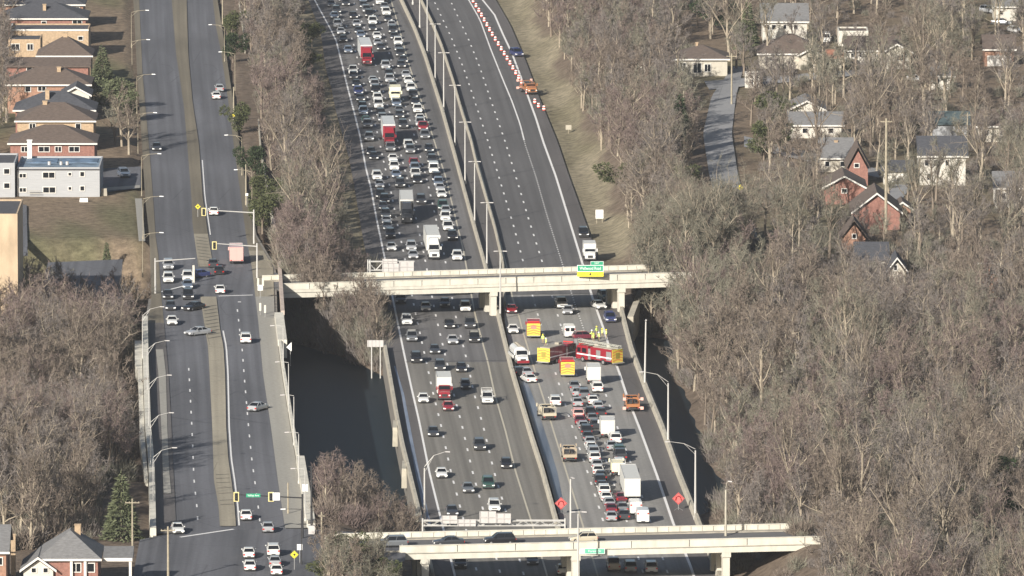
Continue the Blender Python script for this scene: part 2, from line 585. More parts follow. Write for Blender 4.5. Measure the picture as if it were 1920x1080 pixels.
# solid walls added under the raised roads, keeping sun out of the valley
def side_wall(name, p, r0, r1, ztop, zbot, out, thick, material, pz):
    mb = MB()
    rows = np.arange(r0, r1 + 1, 12)
    A = [PT(p, r, pz) for r in rows]
    for i in range(len(A) - 1):
        a, b = A[i], A[i + 1]
        o = Vector((out * thick, 0, 0))
        P = [Vector((a.x, a.y, zbot)), Vector((b.x, b.y, zbot)), Vector((b.x, b.y, zbot)) + o, Vector((a.x, a.y, zbot)) + o,
             Vector((a.x, a.y, ztop)), Vector((b.x, b.y, ztop)), Vector((b.x, b.y, ztop)) + o, Vector((a.x, a.y, ztop)) + o]
        if out < 0:
            P = [P[3], P[2], P[1], P[0], P[7], P[6], P[5], P[4]]
        mb.hexa(P)
    return tag(mb.obj(name, material), kind='structure')


side_wall('parkway_sun_blocker_right', A_WALKR, 380, ROW_B, ZA - .02, -13, 1, .5, M_CONC_D, ZA)
side_wall('parkway_sun_blocker_left', A_WALKL, 560, 1060, ZA - .02, -13, -1, .5, M_CONC_D, ZA)
side_wall('motorway_sun_blocker_left', HL_EDGE, 560, ROW_B, -.02, -13, -1, .5, M_CONC_D, 0)
side_wall('motorway_sun_blocker_right', HR_EDGE, 560, ROW_B, -.02, -13, 1, .5, M_CONC_D, 0)

# pavements beside the parkway
ribbon('parkway_pavement_right', A_R, A_WALKR, 556, 990, ZA + .14, M_WALK)
ribbon('parkway_pavement_right_far', A_R, A_WALKR, ROW_T, 470, ZA + .06, M_MED_FAR)
ribbon('parkway_pavement_corner', A_R, A_WALKR, 470, 556, ZA + .10, M_MED)
ribbon('parkway_pavement_left', A_WALKL, A_L, 605, 1000, ZA + .10, M_SHOULDER)
ribbon('parkway_verge_left', A_WALKL, A_L, ROW_T, 605, ZA + .06, M_MED_FAR)
A_STRIP0 = pl((655, 292), (700, 297), (810, 303), (880, 305), (925, 307))
A_STRIP1 = pl((655, 306), (700, 311), (810, 314), (880, 317), (925, 321))
ribbon('parkway_kerb_strip', A_STRIP0, A_STRIP1, 655, 925, ZA + .16, M_WALK)
A_W0 = pl((372, 253), (450, 260)); A_W1 = pl((372, 266), (450, 272))
ribbon('bus_stop_pad', A_W0, A_W1, 372, 452, ZA + .05, M_WALK)
# medians
ribbon('parkway_median_far', A_ML, A_MR, ROW_T, 438, ZA + .13, M_MED_FAR)
ribbon('parkway_median_island', A_ML, A_MR, 438, 500, ZA + .10, M_MED)
ribbon('parkway_median_near', A_ML, A_MR, 556, 986, ZA + .13, M_MED)


# ------------------------------------------------------------------ painted markings
def marks_line(mb, p, r0, r1, w, z, off=0.0, step=12):
    n = max(2, int(abs(r1 - r0) / step) + 1)
    rows = np.linspace(r0, r1, n)
    pts = [PT(p, r, z, off) for r in rows]
    for i in range(n - 1):
        a, b = pts[i], pts[i + 1]
        o = Vector((w / 2, 0, 0))
        mb.quad(b - o, b + o, a + o, a - o)


def marks_dash(mb, p, r0, r1, w, z, dash=3.05, cycle=12.19, phase=0.0):
    rows = np.linspace(r0, r1, max(3, int(abs(r1 - r0) / 5)))
    pts = [PT(p, r, z) for r in rows]
    acc = [0.0]
    for i in range(1, len(pts)):
        acc.append(acc[-1] + (pts[i] - pts[i - 1]).length)
    X = np.array([q.x for q in pts]); Y = np.array([q.y for q in pts]); acc = np.array(acc)
    s = phase
    while s + dash < acc[-1]:
        a = Vector((np.interp(s, acc, X), np.interp(s, acc, Y), z)); b = Vector((np.interp(s + dash, acc, X), np.interp(s + dash, acc, Y), z))
        o = Vector((w / 2, 0, 0))
        q = [a - o, a + o, b + o, b - o] if b.y > a.y else [b - o, b + o, a + o, a - o]
        mb.quad(*q)
        s += cycle


def lane_poly(pa, pb, t):
    rows = np.arange(-80, 1190, 15.0)
    return pl(*[(r, pxat(pa, r) * (1 - t) + pxat(pb, r) * t) for r in rows])


zm = 0.028
mb = MB()
marks_line(mb, HL_LINE, ROW_T, ROW_B, .34, zm)
marks_line(mb, HR_RLINE, ROW_T, ROW_B, .42, zm)
marks_line(mb, HR_GORE, ROW_T, 262, .30, zm)
HL_L = [lane_poly(HL_LINE, HL_RLINE, t) for t in (.25, .5, .75)]
for k, p in enumerate(HL_L):
    marks_dash(mb, p, ROW_T, ROW_B, .30, zm, phase=2.0 * k)
marks_dash(mb, HR_A, ROW_T, ROW_B, .30, zm, phase=1)
marks_dash(mb, HR_B, ROW_T, ROW_B, .30, zm, phase=2)
marks_dash(mb, HR_GORE, 262, 640, .26, zm, dash=.95, cycle=3.0)
marks_dash(mb, HR_GORE, 700, ROW_B, .30, zm)
tag(mb.obj('lane_markings_white', M_PAINT), kind='structure')
mb = MB()
marks_line(mb, HL_RLINE, ROW_T, ROW_B, .28, zm)
marks_line(mb, HR_YLINE, 200, ROW_B, .28, zm)
tag(mb.obj('lane_markings_cream', M_PAINT_Y), kind='structure')
# deck joint across the left carriageway and tar lines
mb = MB()
a, b = PT(HL_LINE, 679, zm + .004), PT(HL_MED, 676, zm + .004)
mb.quad(a, b, b + Vector((0, .5, 0)), a + Vector((0, .5, 0)))
for pp, qq, rr in ((HR_MED, HR_EDGE, 553), (HR_RLINE, HR_EDGE, 312), (HR_RLINE, HR_EDGE, 386), (HR_RLINE, HR_EDGE, 632), (HL_EDGE, HL_LINE, 661)):
    a, b = PT(pp, rr, zm + .004), PT(qq, rr - 3, zm + .004)
    mb.quad(a, b, b + Vector((0, .35, 0)), a + Vector((0, .35, 0)))
tag(mb.obj('tar_joints', mat('tar', (.035, .034, .033), .8)), kind='structure')
# barrier shade painted into the wet median strip; salt streak on the left shoulder
M_SHADE_WET = mat('shade_and_wet_stain', (.055, .07, .10), .45, col2=(.20, .23, .27), scale=.25, stretch=(1, .05, 1), detail=8)
M_STAIN2 = mat('salt_stain', (.26, .31, .40), .7, col2=(.12, .15, .20), scale=.5, stretch=(1, .08, 1), detail=6)
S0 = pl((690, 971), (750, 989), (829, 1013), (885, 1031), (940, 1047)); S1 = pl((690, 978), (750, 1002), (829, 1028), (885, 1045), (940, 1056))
ribbon('median_shade_wet_strip', S0, S1, 692, 945, .034, M_SHADE_WET)
S2 = pl((684, 738), (740, 753), (830, 768), (900, 782), (975, 797)); S3 = pl((684, 741), (740, 758), (830, 775), (900, 789), (975, 806))
ribbon('shoulder_salt_strip', S2, S3, 686, 985, .034, M_STAIN2)

# parkway markings
mb = MB()
zp = ZA + .012
A_LM = lane_poly(A_L, A_ML, .5)
A_RM = lane_poly(A_MR, A_R, .5)
marks_dash(mb, A_LM, 690, 985, .22, zp)
marks_dash(mb, A_RM, 580, 985, .22, zp)
marks_line(mb, A_MR, 300, 440, .2, ZA + .012, off=.45)
marks_line(mb, A_MR, 620, 985, .25, ZA + .012, off=.5)


def bar(mb, p0, p1, z, w):
    a, b = G(*p0, z), G(*p1, z)
    d = (b - a).normalized(); n = Vector((-d.y, d.x, 0)) * (w / 2)
    q = [a - n, b - n, b + n, a + n]
    nn = (q[1] - q[0]).cross(q[2] - q[1])
    if nn.z < 0:
        q = q[::-1]
    mb.quad(*q)


bar(mb, (410, 555), (474, 553), zp, .7)
bar(mb, (298, 548), (345, 536), zp, .5)
bar(mb, (338, 1007), (438, 992), zp, .6)
bar(mb, (446, 566), (452, 566), zp, .9)
tag(mb.obj('parkway_markings', M_PAINT), kind='structure')
mb = MB()
for rr in np.arange(576, 640, 6.5):
    bar(mb, (pxat(A_ML, rr) + 3, rr), (pxat(A_MR, rr) - 2, rr - 4), ZA + .145, .6)
for rr in np.arange(444, 490, 6.0):
    bar(mb, (pxat(A_ML, rr) + 3, rr), (pxat(A_MR, rr) - 2, rr + 3), ZA + .115, .5)
for rr in (890, 897, 905, 915, 925, 938, 946):
    bar(mb, (pxat(A_ML, rr) + 4, rr), (pxat(A_MR, rr) - 3, rr - 1), ZA + .145, .45)
tag(mb.obj('median_hatching', mat('hatch_dark', (.10, .09, .07), .9, noise=.4, scale=1)), kind='structure')


# cross streets on the parkway level
def patch(name, pts, z, material, mode='px'):
    mb = MB()
    P = [G(x, y, z) for x, y in pts]
    n = (P[1] - P[0]).cross(P[2] - P[1])
    if n.z < 0:
        P = P[::-1]
    mb.poly(P)
    o = mb.obj(name, material)
    ul = o.data.uv_layers.new(name='UVMap')
    for l in o.data.loops:
        v = o.data.vertices[l.vertex_index].co
        ul.data[l.index].uv = (v.x, v.y)
    return tag(o, kind='structure')


patch('near_cross_street', [(262, 1012), (330, 998), (545, 990), (760, 1004), (760, 1050), (640, 1130), (240, 1130)], ZA + .008, M_ASPH_C)
patch('overpass_junction', [(296, 552), (480, 548), (532, 528), (532, 515), (470, 500), (296, 505)], ZA + .008, M_ASPH_C)
# side street, drive and yards on the right
R_L = pl((120, 1378), (180, 1334), (250, 1318), (330, 1330), (430, 1358), (470, 1366)); R_R = pl((120, 1396), (180, 1380), (250, 1372), (330, 1384), (430, 1416), (470, 1430))
ribbon('side_street', R_L, R_R, 125, 455, 5.95, M_ASPH_ST)
patch('cross_lane', [(1320, 152), (1640, 128), (1640, 138), (1330, 168)], 5.93, M_ASPH_ST)
patch('lane_behind_houses', [(1395, 255), (1700, 330), (1700, 345), (1395, 275)], 5.93, M_ASPH_ST)
patch('drive_blue_house', [(1668, 345), (1712, 345), (1690, 375), (1650, 372)], 5.95, M_ASPH_ST)
patch('apartment_car_park', [(186, 316), (264, 312), (264, 352), (186, 362)], 5.95, M_ASPH_C)
patch('brown_field_path', [(190, 352), (262, 347), (262, 352), (190, 358)], 5.96, M_WALK)
patch('tan_building_yard', [(30, 384), (50, 384), (52, 480), (32, 480)], 5.95, M_ASPH_C)
patch('parking_lot', [(90, 492), (230, 486), (226, 560), (70, 566)], 5.95, M_ASPH_C)


# ------------------------------------------------------------------ barriers and parapets
def wall_along(name, p, r0, r1, z0, z1, t0, t1, material, pz, label, cat, shift=0.0, group=None, step=10):
    """low wall following a surveyed line: t0 wide at the foot, t1 wide at the top"""
    mb = MB()
    rows = np.linspace(r0, r1, max(2, int(abs(r1 - r0) / step) + 1))
    rings = []
    for r in rows:
        q = PT(p, r, pz, shift)
        rings.append([(q.x - t0 / 2, q.y, z0), (q.x + t0 / 2, q.y, z0), (q.x + t0 / 2 * .9, q.y, z0 + .25), (q.x + t1 / 2, q.y, z1), (q.x - t1 / 2, q.y, z1), (q.x - t0 / 2 * .9, q.y, z0 + .25)])
    if r1 > r0:
        rings = rings[::-1]
    mb.loft(rings)
    o = mb.obj(name, material)
    return tag(o, label, cat, group)


M_CONC_W = mat('concrete_barrier', (.42, .39, .315), .9, noise=.22, scale=.5, detail=7)
wall_along('concrete_barrier', HL_MED, ROW_T, 560, .0, 1.05, .62, .34, M_CONC_W, 0, 'long beige concrete barrier between the jammed lanes and the lamp posts, beyond the far overpass', 'barrier')
wall_along('concrete_barrier', HR_MED, ROW_T, 575, .0, .95, .45, .2, M_CONC_W, 0, 'thin concrete barrier beside the empty far lanes, right of the lamp posts', 'barrier', shift=.1)
wall_along('concrete_barrier', HL_MED, 560, ROW_B, .0, 1.1, .75, .4, M_CONC_W, 0, 'beige median barrier between the two carriageways on the near side of the far overpass', 'barrier', shift=.15)
wall_along('concrete_barrier', HR_EDGE, 576, ROW_B, .0, 1.05, .8, .5, M_CONC_W, 0, 'beige bridge barrier along the right shoulder above the dark river', 'barrier', shift=.3)
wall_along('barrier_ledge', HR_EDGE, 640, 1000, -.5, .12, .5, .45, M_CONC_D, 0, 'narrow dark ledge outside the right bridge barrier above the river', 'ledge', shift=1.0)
pw = wall_along('concrete_barrier', HL_EDGE, 655, ROW_B, .0, 1.0, .7, .45, M_CONC_W, 0, 'pale bridge barrier along the left shoulder beside the dark river', 'barrier', shift=-.2)
for rr in (805, 882, 970):
    q = PT(HL_EDGE, rr, 0, -.75)
    mb = MB()
    mb.box(q.x - .55, q.x + .35, q.y - 3, q.y + 5.5, -2.5, .75, taper=.06)
    mb.obj('buttress', M_CONC_W, pw)


def parapet(name, p, segs, pz, shift, label, gap=.12, seg=9.0, zb=-.6, h=1.15, th=.45):
    """bridge parapet cast in panels, each panel a part"""
    root = empty(name, PT(p, segs[1], pz, shift), 0, label, 'parapet')
    base = root.location.copy()
    base.z = 0
    rows = np.arange(segs[0], segs[1], 4.0)
    pts = [PT(p, r, pz, shift) for r in rows][::-1]
    acc = [0]
    for i in range(1, len(pts)):
        acc.append(acc[-1] + (pts[i] - pts[i - 1]).length)
    X = [q.x for q in pts]; Y = [q.y for q in pts]
    s = 0
    while s < acc[-1] - 1:
        e = min(s + seg - gap, acc[-1])
        ax, ay, bx, by = np.interp(s, acc, X), np.interp(s, acc, Y), np.interp(e, acc, X), np.interp(e, acc, Y)
        mb = MB()
        P = [(ax - th, ay, pz + zb), (ax, ay, pz + zb), (bx, by, pz + zb), (bx - th, by, pz + zb), (ax - th * .9, ay, pz + h), (ax, ay, pz + h), (bx, by, pz + h), (bx - th * .9, by, pz + h)]
        P = [(x - root.location.x, y - root.location.y, z - root.location.z) for x, y, z in P]
        mb.hexa(P)
        mb.obj('panel', M_CONC, root)
        s += seg
    return root


lp = parapet('bridge_parapet', A_WALKL, (604, 1006), ZA, 0, 'cream parapet with an outer ledge along the left side of the parkway bridge', th=1.05)
mb = MB()
for r0, r1, w0, w1 in ((645, 690, 1.25, 1.25), (690, 700, 1.25, .75), (700, 815, .75, .75), (815, 905, .9, .5)):
    a, b = PT(A_WALKL, r1, ZA, -1.1), PT(A_WALKL, r0, ZA, -1.1)
    o = lp.location
    P = [(a.x - w1, a.y, ZA - 1.6), (a.x, a.y, ZA - 1.6), (b.x, b.y, ZA - 1.6), (b.x - w0, b.y, ZA - 1.6), (a.x - w1, a.y, ZA + .6), (a.x, a.y, ZA + .6), (b.x, b.y, ZA + .6), (b.x - w0, b.y, ZA + .6)]
    mb.hexa([(x - o.x, y - o.y, z - o.z) for x, y, z in P])
mb.obj('ledge', M_CONC, lp)
parapet('bridge_parapet', A_WALKR, (650, 868), ZA, .55, 'slim cream parapet along the right side of the parkway bridge', th=.5)
for r0, r1, w, lb in ((598, 650, 1.55, 'broad pale end block of the parkway parapet next to the far overpass corner'), (868, 990, 1.3, 'thick pale parapet wall of the parkway close to the near junction, right side')):
    a, b = PT(A_WALKR, r1, ZA, 0), PT(A_WALKR, r0, ZA, 0)
    mb = MB()
    mb.hexa([(a.x - .1, a.y, ZA - 2), (a.x + w, a.y, ZA - 2), (b.x + w, b.y, ZA - 2), (b.x - .1, b.y, ZA - 2), (a.x, a.y, ZA + 1.2), (a.x + w, a.y, ZA + 1.2), (b.x + w, b.y, ZA + 1.2), (b.x, b.y, ZA + 1.2)])
    tag(mb.obj('parapet_end_block', M_CONC), lb, 'parapet')

# garden wall up the right side of the far parkway
FW = pl((235, 485), (290, 489), (310, 493), (380, 504), (430, 514), (500, 524), (545, 527))
M_PINK = mat('pinkish_render', (.46, .38, .32), .9, noise=.2, scale=.6)
o = wall_along('roadside_wall', FW, 232, 420, ZA - .6, ZA + 1.0, .3, .25, M_CONC_W, ZA, 'thin pale wall beside the brush right of the far parkway', 'wall', step=20)
o = wall_along('roadside_wall', FW, 422, 596, ZA - 2.5, ZA + 1.3, .75, .6, M_PINK, ZA, 'pinkish parapet wall on the parkway at the left end of the far overpass', 'wall', step=20)

# guard rails and strips beside the motorway
GR = pl((0, 447), (60, 456), (110, 460), (150, 466), (235, 472))
wall_along('roadside_wall', GR, -40, 100, ZA, ZA + .9, .2, .2, M_CONC_W, ZA, 'short pale wall among the evergreens at the top of the parkway', 'wall', step=20)


# ------------------------------------------------------------------ overpasses
def z_at(row, Y):
    v = (row - 540) / FPX
    return HC - Y * (SINP + v * COSP) / (COSP - v * SINP)


def overpass(label, A, B, W, z0, zs, piers, panel, ends=(0, 0), near_from=0.0):
    ang = math.atan2(B.y - A.y, B.x - A.x)
    Lg = (B - A).length
    root = empty('road_overpass', (A.x, A.y, 0), ang, label, 'bridge')
    zd = z0 - 1.0
    mb = MB(); mb.box(-2, Lg, .3, W - .3, zd - .5, zd)
    mb.obj('deck', road_mat('overpass_asphalt_%d' % int(Lg), .13, .05, .1), root)
    d = root.children[0].data
    ul = d.uv_layers.new(name='UVMap')
    for l in d.loops:
        v = d.vertices[l.vertex_index].co
        ul.data[l.index].uv = (v.y, v.x)
    mb = MB(); mb.box(0, Lg, .36, 1.2, zd + .004, zd + .16)
    mb.box(0, Lg, W - 1.8, W - .36, zd + .004, zd + .16)
    mb.obj('kerb', M_CONC_OLD, root)
    # slab edge, shadow gap, girders
    mb = MB(); mb.box(near_from, Lg, -.05, .25, zs + .95, zd - .08); mb.box(near_from, Lg, W - .25, W + .05, zs + .95, zd - .08)
    mb.obj('slab_edge', M_BEAM, root)
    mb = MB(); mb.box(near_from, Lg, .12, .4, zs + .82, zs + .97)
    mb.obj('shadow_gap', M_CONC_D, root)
    for k in range(5):
        y = .0 + k * (W - .5) / 4
        mb = MB(); mb.box(near_from + .2, Lg - .2, y, y + .5, zs, zs + .84)
        mb.obj('girder', M_BEAM, root)
    # parapets: near and far, each panel a part
    s = near_from
    while s < Lg - .5:
        e = min(s + panel - .1, Lg)
        mb = MB(); mb.box(s, e, -.12, .2, zd - .1, z0, taper=.03)
        mb.obj('parapet_panel', M_CONC, root)
        s += panel
    s = -1.5
    pf = 1.75
    while s < Lg - .5:
        e = min(s + pf - .09, Lg)
        mb = MB(); mb.box(s, e, W - .3, W, zd - .1, z0 - .1)
        mb.obj('parapet_panel', M_CONC, root)
        s += pf
    mb = MB(); mb.box(-1.5, Lg, W - .36, W + .06, z0 - .1, z0 + .02)
    mb.obj('coping', M_CONC, root)
    mb = MB(); mb.box(near_from, Lg, -.17, .25, z0, z0 + .09)
    mb.obj('coping', M_CONC, root)
    for px in piers:
        s = (px - A.x) / math.cos(ang)
        zb = -3.0
        pp = None
        for y0_, y1_ in ((.2, 1.5), (W / 2 - .6, W / 2 + .6), (W - 1.6, W - .3)):
            pr = MB()
            pr.box(s - .55, s + .55, y0_, y1_, zb, zs - .75)
            q_ = pr.obj('pier', M_BEAM, root)
            pp = pp or q_
        cp = MB(); cp.box(s - .7, s + .7, .0, W - .1, zs - .75, zs - .01)
        cp.obj('pier_cap', M_BEAM, pp)
    return root, ang, Lg


z0 = 7.0
nA, nB = G(528, 530 - .028 * (528 - 610), z0), G(1360, 530 - .028 * (1360 - 610), z0)
fM = G(925, 516 - .0293 * (925 - 530), z0); nM = G(925, 530 - .028 * (925 - 610), z0)
W1 = fM.y - nM.y
O1, ang1, L1 = overpass('pale concrete overpass carrying a road over the motorway behind the fire engines, the far one', nA, nB, W1, z0, 4.4,
                        [G(694, 560, 3).x, G(926, 560, 3).x, G(1166, 555, 3).x], 5.2)
nA2, nB2 = G(640, 1024 + .0226 * 110, z0), G(1545, 1024 - .0226 * 795, z0)
f2 = G(1100, 999 - .0222 * 410, z0); n2 = G(1100, 1024 - .0226 * 350, z0)
W2 = f2.y - n2.y
O2, ang2, L2 = overpass('pale concrete overpass with side-on cars along the bottom of the picture, the near one', nA2, nB2, W2, z0, 4.85,
                        [G(798, 1052, 4).x, G(1080, 1048, 4).x, G(1362, 1045, 4).x], 9.0, near_from=(G(750, 1024, z0).x - nA2.x))


def on_bridge(root, s, w, z):
    a = root.rotation_euler.z
    return Vector((root.location.x + s * math.cos(a) - w * math.sin(a), root.location.y + s * math.sin(a) + w * math.cos(a), z))


# right abutment faces of the two overpasses (wing walls seen at the right pier)
mb = MB()
q = G(1178, 600, 0)
mb.hexa([(q.x - .2, q.y - 2, -4), (q.x + .9, q.y - 2, -4), (q.x + 3.8, q.y + 34, -4), (q.x + 2.8, q.y + 34, -4), (q.x - .2, q.y - 2, .9), (q.x + .9, q.y - 2, .9), (q.x + 3.8, q.y + 34, 2.4), (q.x + 2.8, q.y + 34, 2.4)])
tag(mb.obj('wing_wall', M_CONC_W), 'short sloping concrete wing wall beside the right pier of the far overpass', 'wall')
mb = MB()
q = G(1345, 1085, 0)
mb.hexa([(q.x - .3, q.y - 14, -1), (q.x + .6, q.y - 14, -1), (q.x + 1.2, q.y + 26, -1), (q.x + .2, q.y + 26, -1), (q.x - .3, q.y - 14, .9), (q.x + .6, q.y - 14, .9), (q.x + 1.2, q.y + 26, .9), (q.x + .2, q.y + 26, .9)])
tag(mb.obj('wing_wall', M_CONC_W), 'low concrete wall leading to the right pier of the near overpass', 'wall')


# ------------------------------------------------------------------ text
def text_mesh(s, size, material, parent, M, name='lettering', ext=.01):
    cu = bpy.data.curves.new('t', 'FONT')
    cu.body = s; cu.size = size; cu.align_x = 'CENTER'; cu.align_y = 'CENTER'; cu.extrude = ext
    cu.resolution_u = 2
    to = bpy.data.objects.new('t', cu)
    COL.objects.link(to)
    dg = bpy.context.evaluated_depsgraph_get()
    me = bpy.data.meshes.new_from_object(to.evaluated_get(dg))
    bpy.data.objects.remove(to)
    me.name = name
    me.transform(M)
    me.materials.clear(); me.materials.append(material)
    return put(name, me, parent)


UP = Matrix.Rotation(R(90), 4, 'X')     # text standing up, facing the camera (-Y)


def T(x, y, z):
    return Matrix.Translation((x, y, z))


# ------------------------------------------------------------------ signs
def big_sign():
    Y = nM.y + (G(1107, 510, z0).x - nM.x) * math.tan(ang1) - 1.3
    zt, zb, zmid = z_at(497, Y), z_at(518.5, Y), z_at(509.5, Y)
    ztt = z_at(490, Y)
    x0, x1 = (1082 - 960) / FPX * HC / SINP, (1131.5 - 960) / FPX * HC / SINP
    k = Y / (HC / SINP * COSP)
    x0 *= k; x1 *= k
    xc = (x0 + x1) / 2
    root = empty('motorway_sign', (xc, Y, zb), 0, 'green exit sign with a yellow strip, mounted on the far overpass above the shoulder', 'road sign')
    w = (x1 - x0) / 2
    mb = MB(); mb.box(-w, w, 0, .12, zmid - zb, zt - zb)
    mb.obj('green_panel', M_GREEN, root)
    mb = MB(); t = .09
    for a in ((-w, w, zt - zb - t, zt - zb), (-w, w, zmid - zb + .02, zmid - zb + .02 + t), (-w, -w + t, zmid - zb + .1, zt - zb - t), (w - t, w, zmid - zb + .1, zt - zb - t)):
        mb.box(a[0], a[1], -.015, -.001, a[2], a[3])
    mb.obj('white_border', M_SIGN_W, root)
    mb = MB(); mb.box(-w, w, .001, .11, 0, zmid - zb - .01)
    yp = mb.obj('yellow_panel', M_YEL, root)
    mb = MB(); mb.box(w - 2.35, w, .0, .12, zt - zb + .01, ztt - zb)
    tb = mb.obj('exit_tab', M_GREEN, root)
    mb = MB()
    for a in ((w - 2.35, w, ztt - zb - .06, ztt - zb), (w - 2.35, w - 2.29, zt - zb + .05, ztt - zb - .06), (w - .06, w, zt - zb + .05, ztt - zb - .06)):
        mb.box(a[0], a[1], -.015, -.001, a[2], a[3])
    mb.obj('border', M_SIGN_W, tb)
    text_mesh('EXIT', .42, M_SIGN_W, tb, T(w - 1.2, -.01, (zt + ztt) / 2 - zb) @ UP)
    g = (zmid + zt) / 2 - zb
    text_mesh('Wellwood Road', .62, M_SIGN_W, root, T(0, -.012, g) @ UP @ Matrix.Diagonal((.95, 1.35, 1, 1)))
    y = (zmid - zb) / 2
    text_mesh('EXIT', .45, M_BLACK, yp, T(-w * .55, -.01, y) @ UP)
    text_mesh('ONLY', .45, M_BLACK, yp, T(w * .5, -.01, y) @ UP)
    mb = MB()
    mb.poly([(-.1, -.012, y + .3), (-.1, -.012, y), (-.28, -.012, y), (0, -.012, y - .3), (.28, -.012, y), (.1, -.012, y), (.1, -.012, y + .3)])
    mb.obj('arrow', M_BLACK, yp)
    mb = MB()
    for sx in (-w * .6, w * .6):
        mb.box(sx - .08, sx + .08, .13, .95, 0.3, zt - zb)
    mb.obj('bracket', M_STEEL, root)


big_sign()


def fascia_sign():
    Yb = n2.y + (G(1110, 1030, z0).x - n2.x) * math.tan(ang2) - .35
    x0, x1 = [(p - 960) / FPX * Yb / (COSP - 495 / FPX * SINP) for p in (1096, 1134)]
    zt, zb = z_at(1028.5, Yb), z_at(1038.5, Yb)
    root = empty('street_name_sign', ((x0 + x1) / 2, Yb, zb), 0, 'pale green name sign with a white end panel fixed to the near overpass', 'road sign')
    w = (x1 - x0) / 2
    mb = MB(); mb.box(-w, w, 0, .08, 0, zt - zb)
    mb.obj('green_panel', mat('sign_green_faded', (.10, .42, .28), .5), root)
    mb = MB()
    h = zt - zb
    for a in ((-w, w, h - .06, h), (-w, w, 0, .06), (-w, -w + .06, .06, h - .06), (w - .06, w, .06, h - .06)):
        mb.box(a[0], a[1], -.012, -.001, a[2], a[3])
    mb.box(-w - .75, -w - .05, 0, .08, 0, h)
    mb.obj('white_border', M_SIGN_W, root)
    text_mesh('Forest Dr', .5, M_SIGN_W, root, T(0, -.008, h / 2) @ UP)


fascia_sign()


def truss_sign(label, Y, xp0, xp1, rtop, rbot, panels, posts, depth=.9):
    """horizontal lattice with sign panels on its far side, seen from behind"""
    f = lambda p: (p - 960) / FPX * Y / COSP
    zt, zb = z_at(rtop, Y), z_at(rbot, Y)
    x0, x1 = f(xp0), f(xp1)
    root = empty('overhead_sign_gantry', (x0, Y, 0), 0, label, 'sign gantry')
    mb = MB()
    n = max(4, int((x1 - x0) / 1.3))
    for yy in (0, depth):
        for zz in (zt, zb):
            mb.tube((0, yy, zz), (x1 - x0, yy, zz), .09)
        for i in range(n):
            a, b = (x1 - x0) * i / n, (x1 - x0) * (i + 1) / n
            mb.tube((a, yy, zb), (b, yy, zt) if i % 2 else (b, yy, zb + .01), .05, n=4) if i % 2 else mb.tube((a, yy, zt), (b, yy, zb), .05, n=4)
    mb.obj('truss', M_STEEL_L, root)
    for p in posts:
        mb = MB(); x = f(p) - x0
        mb.tube((x, 0, -.3), (x, 0, zt + .3), .17, .14, 8); mb.tube((x, depth, -.3), (x, depth, zt + .3), .17, .14, 8)
        mb.obj('post', M_STEEL_L, root)
    for a, b, t, bt in panels:
        mb = MB()
        xa, xb, za, zc = f(a) - x0, f(b) - x0, z_at(t, Y), z_at(bt, Y)
        mb.box(xa, xb, -.42, -.36, zc, za)
        pn = mb.obj('sign_panel', M_SIGN_BACK, root)
        mb = MB()
        k = max(2, int((xb - xa) / .9))
        for i in range(k + 1):
            xx = xa + .06 + (xb - xa - .12) * i / k
            mb.box(xx - .05, xx + .05, -.52, -.42, zc + .02, za - .02)
        mb.box(xa, xb, -.56, -.52, (za + zc) / 2 - .05, (za + zc) / 2 + .05)
        mb.obj('stiffener', M_SIGN_BACK, pn)


truss_sign('white sign gantry seen from behind, just beyond the far overpass over the jammed lanes', G(740, 571, 0).y, 690, 777, 491, 507,
           [(717, 745, 485, 493), (717, 748, 493.5, 509), (749, 776, 490, 509)], [690, 694])
truss_sign('brownish sign gantry seen from behind, just beyond the near overpass over the left carriageway', n2.y + W2 + 6, 792, 1060, 977, 986,
           [(828, 857, 966, 981), (857.5, 892, 973, 986), (899, 930, 958, 980), (930.5, 958, 962, 980)], [792, 1060])

# sign on two posts on the bank
q = G(704, 668, -1)
root = empty('motorway_sign', (q.x, q.y, 0), 0, 'blank back of a wide sign on two posts above the river bank', 'road sign')
mb = MB(); zt, zb = z_at(638, q.y), z_at(650.5, q.y); w = 1.45
mb.box(-w, w, .0, .07, zb, zt); mb.obj('sign_panel', M_SIGN_BACK, root)
mb = MB()
for k in range(5):
    mb.box(-w + .1 + k * (2 * w - .3) / 4, -w + .2 + k * (2 * w - .3) / 4, -.08, -.005, zb, zt)
mb.obj('stiffener', M_SIGN_BACK, root)
for sx in (-.7, .85):
    mb = MB(); mb.box(sx - .09, sx + .09, .08, .26, gz(q.x + sx, q.y) - .4, zt); mb.obj('post', M_STEEL_L, root)


